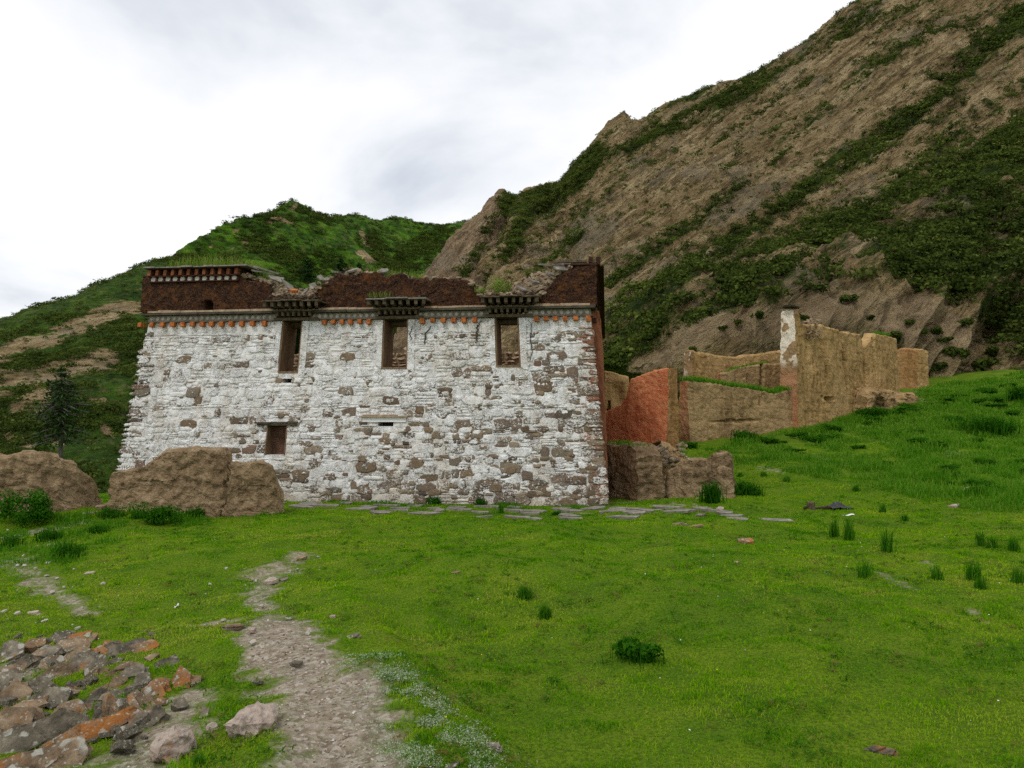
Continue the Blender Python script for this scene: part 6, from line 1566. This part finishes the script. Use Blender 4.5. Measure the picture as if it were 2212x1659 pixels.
def bush(px, py, wpx, hpx, label, group=None, leaf=0.03, n=700, mat=None, seed=None, name="bush", at=None, cat="bush", sprays=True):
    g = gp(px, py) if at is None else np.array(at); r = np.random.RandomState(seed if seed is not None else int(px * 3 + py))
    w_, h = wpx / FPX * g[1], hpx / FPX * g[1]
    k = 9; lc = np.c_[r.uniform(-.36, .36, (k, 2)) * w_ * [1, 0.8], r.uniform(0.25, 0.72, k) * h]; lr = r.uniform(0.22, 0.36, k)
    i = r.randint(0, k, n); dv = r.normal(size=(n, 3)); dv /= np.linalg.norm(dv, axis=1)[:, None]; rad = r.rand(n) ** 0.4
    C = lc[i] + dv * (rad * lr[i])[:, None] * np.array([w_ * 0.72, w_ * 0.6, h * 0.95]); C[:, 2] = np.maximum(C[:, 2], 0.01)
    V, F = leaf_quads(C, dv + r.normal(size=(n, 3)) * 0.7 + [0, 0, 0.5], leaf, r, 0.8)
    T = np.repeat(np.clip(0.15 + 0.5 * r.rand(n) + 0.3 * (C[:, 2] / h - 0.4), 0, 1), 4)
    mb = MB(); mb.add(V, F, tint=T)
    if sprays:
        m_ = n // 5; B = np.c_[r.randn(m_, 2) * w_ * 0.22, np.zeros(m_)]; Vb, Fb, Tb = blades(B, h * (0.5 + 0.6 * r.rand(m_)), max(0.006, 0.0012 * g[1]), r, 0.35, tint=0.6 * r.rand(m_)); mb.add(Vb, Fb, tint=Tb)
    V = np.concatenate(mb.V); 
    by = {}
    for f in mb.F: by.setdefault(f.shape[1], []).append(f)
    o = mesh(name, V + g - np.array([0, 0, 0.03]), [np.concatenate(v) for v in by.values()], mat or MAT_BUSH, origin=g, attrs={'tint': np.concatenate(mb.A['tint'])})
    return tag(o, label, cat, group)
bush(52, 1135, 120, 82, "large leafy green bush before the left earth wall", n=3200, leaf=0.03, sprays=False); bush(352, 1130, 108, 58, "rounded dark green bush against the tall earth wall", n=2300, leaf=0.026, sprays=False)
bush(420, 1118, 44, 28, "smaller green weed clump right of the rounded bush", n=600, leaf=0.022); bush(526, 1109, 40, 27, "green weed clump under the low end of the earth wall", n=600, leaf=0.022)
bush(1378, 1424, 104, 54, "low leafy herb clump alone on the lawn, lower right", n=900, leaf=0.026)
for px, py, w_, h in [(150, 1200, 70, 42), (110, 1165, 60, 30), (245, 1118, 60, 30), (300, 1120, 40, 22), (20, 1180, 60, 30), (210, 1150, 50, 22)]:
    bush(px, py, w_, h, "scrubby weed clump on the slope under the earth walls", "weed clumps under the earth walls", n=500, leaf=0.02)
bush(938, 1090, 30, 24, "green weed clump at the wall foot below the slot window", n=400, leaf=0.022); bush(1037, 1091, 28, 18, "low weed clump at the wall foot, right of the other", n=300, leaf=0.022)
bush(1201, 1113, 22, 14, "tiny weed among the flagstones near the corner", n=160, leaf=0.02)
bush(1615, 1068, 66, 32, "dark green bush right of the earth pier", n=1100, leaf=0.035); bush(1538, 1085, 46, 52, "grassy bush leaning on the earth pier", n=900, leaf=0.03); bush(1612, 952, 56, 26, "round bush at the foot of the court wall", n=900, leaf=0.045)
bush(1402, 1032, 56, 40, "weedy green bush in the gap behind the earth pier", n=900, leaf=0.035); bush(1495, 968, 30, 16, "small bush below the orange wall end", n=300, leaf=0.04); bush(1880, 900, 70, 24, "dark bush at the foot of the tall ruin wall", n=900, leaf=0.05)
bush(2130, 936, 110, 44, "dark sprawling bush on the right slope", n=1300, leaf=0.05); bush(2205, 868, 50, 40, "dark bush at the right border below the mountain", n=900, leaf=0.06)
bush(1760, 955, 60, 18, "low bush on the slope under the tall wall", n=600, leaf=0.045)
r_ = np.random.RandomState(66); proto = None                # rough weeds on the right slope, thickening up to the mountain foot
for k in range(64):
    px = r_.uniform(1620, 2330); py = np.interp(px, [1620, 1870, 2010, 2330], [965, 905, 850, 815]) + (r_.rand() ** 1.6) * 130
    if px < 1870 and py > 985: px += 420
    g = gp(px, py); sc_w = r_.uniform(0.5, 1.7) * (1.5 if py < 900 else 1)
    if proto is None: proto = o = bush(px, py, 40, 20, "x", n=420, leaf=0.045, seed=41, name="weed_clump", cat="weeds", sprays=False); g0 = g
    else:
        o = proto.copy(); COL.objects.link(o); o.location = g
    o.scale = (sc_w, sc_w, r_.uniform(0.4, 1.1) * min(sc_w, 1.2)); o.rotation_euler = (0, 0, r_.rand() * 6.28)
    tag(o, "low dark weed clump on the grassy right slope below the mountain", "weeds", "weed clumps on the right slope")
u_, v_ = uv(1078, 630); bush(0, 0, 62, 58, "flowering pale green bush growing on the broken wall top", at=FW(u_, v_ - 0.05, -0.4), n=900, leaf=0.022, mat=MAT_DRYGRASS, seed=5, sprays=False)
u_, v_ = uv(540, 592); bush(0, 0, 30, 30, "small green bush on the roof edge beside the left cornice", at=FW(u_, v_, -0.55), n=420, leaf=0.022, mat=MAT_DRYGRASS, seed=6)
# tall grass on the right slope and along wall feet
r_ = np.random.RandomState(81)
def in_poly(px, py, poly):
    c = np.zeros(len(px), bool); j = len(poly) - 1
    for i in range(len(poly)):
        (xi, yi), (xj, yj) = poly[i], poly[j]
        c ^= ((yi > py) != (yj > py)) & (px < (xj - xi) * (py - yi) / (yj - yi + 1e-9) + xi); j = i
    return c
def grass_field(name, n, xr, yr, poly, hlo, hhi, dens, label, seed, mat, wmul=0.0011, clump=1.6, lean=0.35, tint0=0.3):
    r = np.random.RandomState(seed); x = r.uniform(*xr, n); y = r.uniform(*yr, n)
    q = np.stack([x, y, 0 * x], 1); f = fbm(q / clump, 3, seed)
    k = f > dens; x, y, f = x[k], y[k], f[k]
    z = gz(x, y); px, py = proj(np.stack([x, y, z], 1))
    k = in_poly(px, py, poly); x, y, z, f = x[k], y[k], z[k], f[k]
    m_ = len(x); h = (hlo + (hhi - hlo) * r.rand(m_)) * np.clip(0.5 + 1.8 * (f - dens), 0.4, 1.3)
    V, F, T = blades(np.stack([x, y, z - 0.02], 1), h, wmul * y * (0.7 + 0.6 * r.rand(m_)), r, lean, tint=np.clip(tint0 + 0.5 * r.rand(m_) - 0.5 * (f - dens), 0, 1))
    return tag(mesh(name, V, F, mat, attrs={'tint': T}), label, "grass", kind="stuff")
grass_field("tall_grass", 330000, (6, 34), (16, 50), [(1560, 965), (1740, 925), (1880, 890), (1990, 850), (2300, 800), (2300, 1150), (2100, 1105), (1900, 1060), (1700, 1020), (1590, 1000)], 0.06, 0.30, -0.16, "rough tall grass covering the right hand slope", 91, MAT_TALL, clump=1.3, tint0=0.45)
grass_field("tall_grass", 60000, (4, 12), (17, 32), [(1310, 1090), (1380, 1070), (1440, 1060), (1560, 1090), (1600, 1060), (1560, 970), (1490, 965), (1380, 1000), (1320, 1040)], 0.06, 0.2, 0.06, "weedy grass among the broken low walls", 92, MAT_TALL, clump=1.0)
grass_field("tall_grass", 60000, (-14, -1), (11, 18), [(-60, 1240), (-60, 1110), (300, 1110), (640, 1098), (640, 1112), (300, 1150), (150, 1230)], 0.05, 0.22, 0.03, "weedy grass along the foot of the earth walls", 93, MAT_TALL, clump=0.9)
grass_field("wall_foot_grass", 26000, (-5, 4), (17, 20.5), [(612, 1088), (1320, 1104), (1320, 1094), (612, 1076)], 0.03, 0.12, -0.05, "short grass along the foot of the white wall", 94, MAT_TALL, clump=0.7)
grass_field("tall_grass", 160000, (10, 46), (32, 58), [(1700, 960), (1880, 880), (1990, 840), (2300, 790), (2300, 960)], 0.08, 0.3, -0.2, "grass on the upper right slope below the mountain", 95, MAT_TALL, wmul=0.0014, clump=2.0, tint0=0.5)
# turf on the court wall and low inner wall
def rim_grass(parent, q, n, h0, h1, back, seed):
    r = np.random.RandomState(seed); st_ = np.array(stations(q)); L = np.r_[0, np.cumsum(np.hypot(np.diff(st_[:, 0]), np.diff(st_[:, 1])))]; s = r.uniform(0, L[-1], n)
    x, y, _, z = lerp_profile(np.c_[L, st_], s).T; tx, ty = st_[-1, 0] - st_[0, 0], st_[-1, 1] - st_[0, 1]; l_ = math.hypot(tx, ty); b = r.uniform(0.0, back, n)
    pos = np.stack([x - ty / l_ * b, y + tx / l_ * b, z + 0.0], 1); V, F, T = blades(pos, h0 + (h1 - h0) * r.rand(n), 0.03, r, 0.5, tint=0.15 + 0.7 * r.rand(n))
    o = mesh("turf", V, F, MAT_TALL, parent, attrs={'tint': T}); o["kind"] = "stuff"; return o
rim_grass(cw, fwq, 1800, 0.08, 0.30, 0.7, 1)
rim_grass(bpy.data.objects["inner_wall.001"], [(1575, 860, 34.7, 804), (1590, 860, 34.9, 797), (1625, 860, 35.3, 789), (1665, 860, 35.7, 783)], 260, 0.04, 0.16, 0.4, 2)
rim_grass(bpy.data.objects["earth_wall.002"], [(1308, 1076, 22.5, 958), (1365, 1076, 21.2, 966)], 260, 0.05, 0.16, 0.7, 3)
rim_grass(bpy.data.objects["tall_ruin_wall"], [(1895, 875, 40.4, 719), (1930, 862, 42.4, 725)], 160, 0.05, 0.2, 0.4, 4)

# ---- trees
def conifer(loc, h, w_, label, seed, crown_from=0.3, n=26, leaf=0.11, group=None, name="conifer"):
    r = np.random.RandomState(seed); t = empty(name, loc, label, "tree", group); loc = np.array(loc, float); mb = MB()
    lean = r.uniform(-.02, .02, 2)
    axis = lambda f: loc + np.array([lean[0] * h * f, lean[1] * h * f, h * f])
    tube(mb, [axis(0) - [0, 0, 0.5], axis(0.3), axis(0.65), axis(0.97)], np.array([0.022, 0.017, 0.010, 0.003]) * h, 8)
    C, N = [], []
    for k in range(n):
        f = crown_from + (1 - crown_from) * (k + r.rand()) / n; wr = w_ / 2 * (1 - ((f - crown_from) / (1 - crown_from)) ** 1.6) * r.uniform(0.55, 1.15) + 0.04 * w_
        if f < crown_from + 0.08: wr *= 0.7
        m_ = r.randint(5, 8)
        for j in range(m_):
            th = 6.283 * (j + r.rand() * 0.7) / m_; d_ = np.array([math.cos(th), math.sin(th), r.uniform(-0.32, 0.05)]); a = axis(f); b = a + d_ * wr
            tube(mb, [a, (a + b) / 2 + [0, 0, 0.03 * wr], b], [0.005 * h, 0.003 * h, 0.001 * h], 4)
            q = int(7 + 16 * wr / (w_ / 2)); s_ = r.uniform(0.15, 1.05, q); C.append(a + (b - a) * s_[:, None] + r.normal(size=(q, 3)) * 0.09 * wr - np.array([0, 0, 1]) * (0.06 * wr)); N.append(r.normal(size=(q, 3)) * 0.7 + [0, 0, 0.9])
    C = np.concatenate(C); N = np.concatenate(N); V, F = leaf_quads(C, N, leaf, r, 0.55)
    mb.build("trunk", MAT_BARK, t)
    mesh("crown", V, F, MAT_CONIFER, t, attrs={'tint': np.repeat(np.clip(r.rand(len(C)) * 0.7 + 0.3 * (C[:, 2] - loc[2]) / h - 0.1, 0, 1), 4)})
    return t
g = P(131, 1000, 44); gzv = float(gz(g[0], g[1])[0]); top = P(140, 795, 44)[2]
cf = (P(0, 950, 44)[2] - gzv) / (top - gzv)
conifer((g[0], g[1], gzv), top - gzv, 150 / FPX * 44, "dark conifer with a bare trunk in the valley behind the left earth wall", 5, crown_from=cf, n=24, leaf=0.15)
def on_slope(name, px, py):
    D = SD_[name][1].reshape(-1, 3); a, b = proj(D); k = np.argmin((a - px) ** 2 + (b - py) ** 2 + 0.0 * D[:, 1]); return D[k]
for px, py, h, w_, lb in [(664, 612, 56, 56, "dark conifer at the hill foot behind the first canopy"), (736, 604, 46, 44, "dark conifer behind the middle of the roof, broader one"), (776, 600, 30, 26, "small dark conifer just left of the loose roof slates")]:
    p = on_slope("green_hill", px, py); conifer(p, h / FPX * p[1], w_ / FPX * p[1], lb, int(px), 0.08, 16, 0.42)
p = on_slope("rocky_spur", 1113, 592); conifer(p, 60 / FPX * p[1], 24 / FPX * p[1], "slim dark conifer at the mouth of the rocky gully", 9, 0.1, 16, 0.3)
p = on_slope("mountain", 1242, 379); conifer(p, 14 / FPX * p[1], 12 / FPX * p[1], "lone small tree on the mountain skyline", 10, 0.3, 7, 0.4, name="skyline_tree")
p = on_slope("hillside", 195, 640); bush(0, 0, 9, 9, "lone bush on the skyline of the left hillside", at=p, n=60, leaf=0.22, mat=MAT_SCRUB, seed=3, sprays=False)
r_ = np.random.RandomState(5); proto = None
for px, py, w_, h in [(1935, 742, 46, 24), (1990, 722, 26, 14), (2026, 722, 30, 16), (2065, 772, 44, 24), (2040, 740, 26, 12), (2085, 705, 34, 18), (1962, 700, 26, 12), (2120, 800, 50, 26), (1880, 690, 22, 10), (2150, 770, 40, 22), (1730, 690, 30, 14), (1830, 652, 46, 18), (1560, 715, 20, 10), (1500, 760, 24, 12), (1590, 700, 26, 12), (1640, 690, 34, 16), (2020, 800, 40, 18), (2180, 820, 46, 22)]:
    p = on_slope("mountain", px, py)
    if proto is None:
        o = proto = bush(0, 0, 40, 24, "x", at=p, n=420, leaf=0.16, mat=MAT_SCRUB, seed=12, sprays=False, name="shrub", cat="shrub")
        ref = (40 / FPX * p[1], 24 / FPX * p[1])
    else:
        o = proto.copy(); COL.objects.link(o); o.location = p
    o.scale = (w_ / FPX * p[1] / ref[0],) * 2 + (h / FPX * p[1] / ref[1] * 1.2,); o.rotation_euler = (0, 0, r_.rand() * 6.28)
    tag(o, "dark green shrub on the bare tan cutbank behind the ruins", "shrub", "shrubs on the bare cutbank behind the ruins")

# ---------------------------------------------------------------- short turf of the meadow
r_ = np.random.RandomState(101)
N = 780000
d_ = 2.6 + 27 * r_.rand(N) ** 1.9
x_ = r_.uniform(-1, 1, N) * (0.92 * d_ + 1.2); y_ = d_
q = np.stack([x_, y_, 0 * x_], 1)
di = dirt(x_, y_) + 0.34 * (fbm(q * 0.8, 4, 37) > 0.26) * (r_.rand(N) < 0.7) + 0.55 * fbm(q * 1.5, 4, 31) + 0.25 * fbm(q * 6, 2, 32)
keep = di < 0.42
fu = (x_ - HO[0]) * EX[0] + (y_ - HO[1]) * EX[1]; fwv = (x_ - HO[0]) * EN[0] + (y_ - HO[1]) * EN[1]
keep &= ~((fu > -0.3) & (fu < HL + 0.2) & (fwv < 0.1) & (fwv > -9.5))
for a, b, c in FLAGS: keep &= (x_ - a) ** 2 + (y_ - b) ** 2 > (c * 0.8) ** 2
x_, y_, q = x_[keep], y_[keep], q[keep]; n = len(x_)
z_ = gz(x_, y_)
f1 = fbm(q / 1.7, 4, 33); f2 = fbm(q / 0.35, 3, 34); f3 = fbm(q / 5.5, 3, 35)
h_ = (0.010 + 0.016 * r_.rand(n)) * (0.75 + 2.6 * np.clip(f2, 0, 1) + 1.0 * np.clip(f1, 0, 1)) * (1 + 0.03 * y_)
right = sstep(0.5, 3.5, x_ - 0.15 * y_)
dry = fbm(q / 0.9, 4, 36)
ti = np.clip(0.50 + 0.75 * f1 + 0.55 * f3 + 0.5 * (dry > 0.22) * r_.rand(n) - 0.7 * np.clip(f2, 0, 1) + 0.28 * r_.randn(n) * 0.6 - 0.12 * right, 0, 1)
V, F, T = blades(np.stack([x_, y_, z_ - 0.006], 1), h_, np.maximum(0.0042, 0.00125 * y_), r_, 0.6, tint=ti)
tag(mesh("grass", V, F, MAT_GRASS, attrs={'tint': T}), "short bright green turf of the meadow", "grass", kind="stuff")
# silver leaved mat of plants on the right rim of the path
n = 30000
r_ = np.random.RandomState(111); pts_ = []
spine = [gp(790, 1420), gp(850, 1470), gp(905, 1530), gp(940, 1590), gp(975, 1660), gp(1000, 1740)]
k = r_.randint(0, 5, n); t_ = r_.rand(n); Cn = np.array([spine[a] * (1 - b) + spine[a + 1] * b for a, b in zip(k, t_)])
Cn[:, 0] += r_.randn(n) * 0.20 * (0.6 + 0.5 * (k / 4)); Cn[:, 1] += r_.randn(n) * 0.12
kf = fbm(np.c_[Cn[:, :2] * 5, np.zeros(n)], 4, 7) > -0.12 + 0.3 * r_.rand(n); Cn = Cn[kf]; n = len(Cn)
Cn[:, 2] = gz(Cn[:, 0], Cn[:, 1]) + 0.006 + 0.022 * r_.rand(n)
V, F = leaf_quads(Cn, r_.normal(size=(n, 3)) * 0.6 + [0, 0, 0.9], 0.0074, r_, 0.5)
tag(mesh("silver_groundcover", V, F, MAT_SILVER, attrs={'tint': np.repeat(r_.rand(n), 4)}), "silvery small leaved plants matting the path's right rim", "ground cover", kind="stuff")
# small white and yellow flowers
n = 300; x_ = r_.uniform(-6, 12, n); y_ = 3.2 + 13 * r_.rand(n) ** 1.4; k = (np.abs(x_) < 0.78 * y_) & (dirt(x_, y_) < 0.3) & ((x_ > 0.8) | (r_.rand(n) < 0.4)); x_, y_ = x_[k], y_[k]; n = len(x_)
V, F = leaf_quads(np.stack([x_, y_, gz(x_, y_) + 0.045], 1), r_.normal(size=(n, 3)) * 0.3 + [0, -0.3, 1], np.full(n, 0.0065) * (0.5 + 0.9 * r_.rand(n)), r_, 1.0)
mf = M("petals"); MAT_PETAL = mf.color(mf.ramp(mf.attr('tint'), [(0, (0.75, 0.75, 0.72, 1)), (0.8, (0.75, 0.75, 0.72, 1)), (0.82, (0.75, 0.6, 0.03, 1)), (0.93, (0.75, 0.6, 0.03, 1)), (0.95, (0.5, 0.2, 0.42, 1))], 'CONSTANT'))
tag(mesh("tiny_flowers", V, F, MAT_PETAL, attrs={'tint': np.repeat(r_.rand(n), 4)}), "tiny white and yellow flowers dotted through the turf", "flowers", kind="stuff")

# flat rosettes and weeds in the turf
r_ = np.random.RandomState(131); nc = 5200
d_ = 3 + 16 * r_.rand(nc) ** 1.3; cx_ = r_.uniform(-1, 1, nc) * 0.8 * d_; q = np.stack([cx_, d_, 0 * d_], 1)
k = (fbm(q / 1.2, 3, 71) > -0.05) & (dirt(cx_, d_) < 0.5) & ~((d_ > 17) & (cx_ < 3)); cx_, d_ = cx_[k], d_[k]; nc = len(cx_); per = 16
C = np.repeat(np.stack([cx_, d_, gz(cx_, d_) + 0.012], 1), per, 0); rad = np.repeat(0.02 + 0.07 * r_.rand(nc) ** 2, per)
C[:, :2] += r_.randn(len(C), 2) * rad[:, None]; C[:, 2] = gz(C[:, 0], C[:, 1]) + 0.008 + 0.022 * r_.rand(len(C))
V, F = leaf_quads(C, r_.normal(size=(len(C), 3)) * 0.5 + [0, 0, 0.9], 0.007 + 0.0007 * C[:, 1] + 0.008 * r_.rand(len(C)), r_, 0.6)
T = np.repeat(np.clip(np.repeat(r_.rand(nc), per) * 0.8 + 0.2 * r_.rand(len(C)), 0, 1), 4)
MAT_WEED = m_blade("turf_weed_leaf", [(0, (0.03, 0.11, 0.008, 1)), (0.45, (0.07, 0.19, 0.012, 1)), (0.7, (0.17, 0.27, 0.03, 1)), (0.85, (0.20, 0.15, 0.05, 1)), (1, (0.16, 0.09, 0.04, 1))])
tag(mesh("weeds", V, F, MAT_WEED, attrs={'tint': T}), "small flat weeds and dry leaves through the turf", "weeds", kind="stuff")
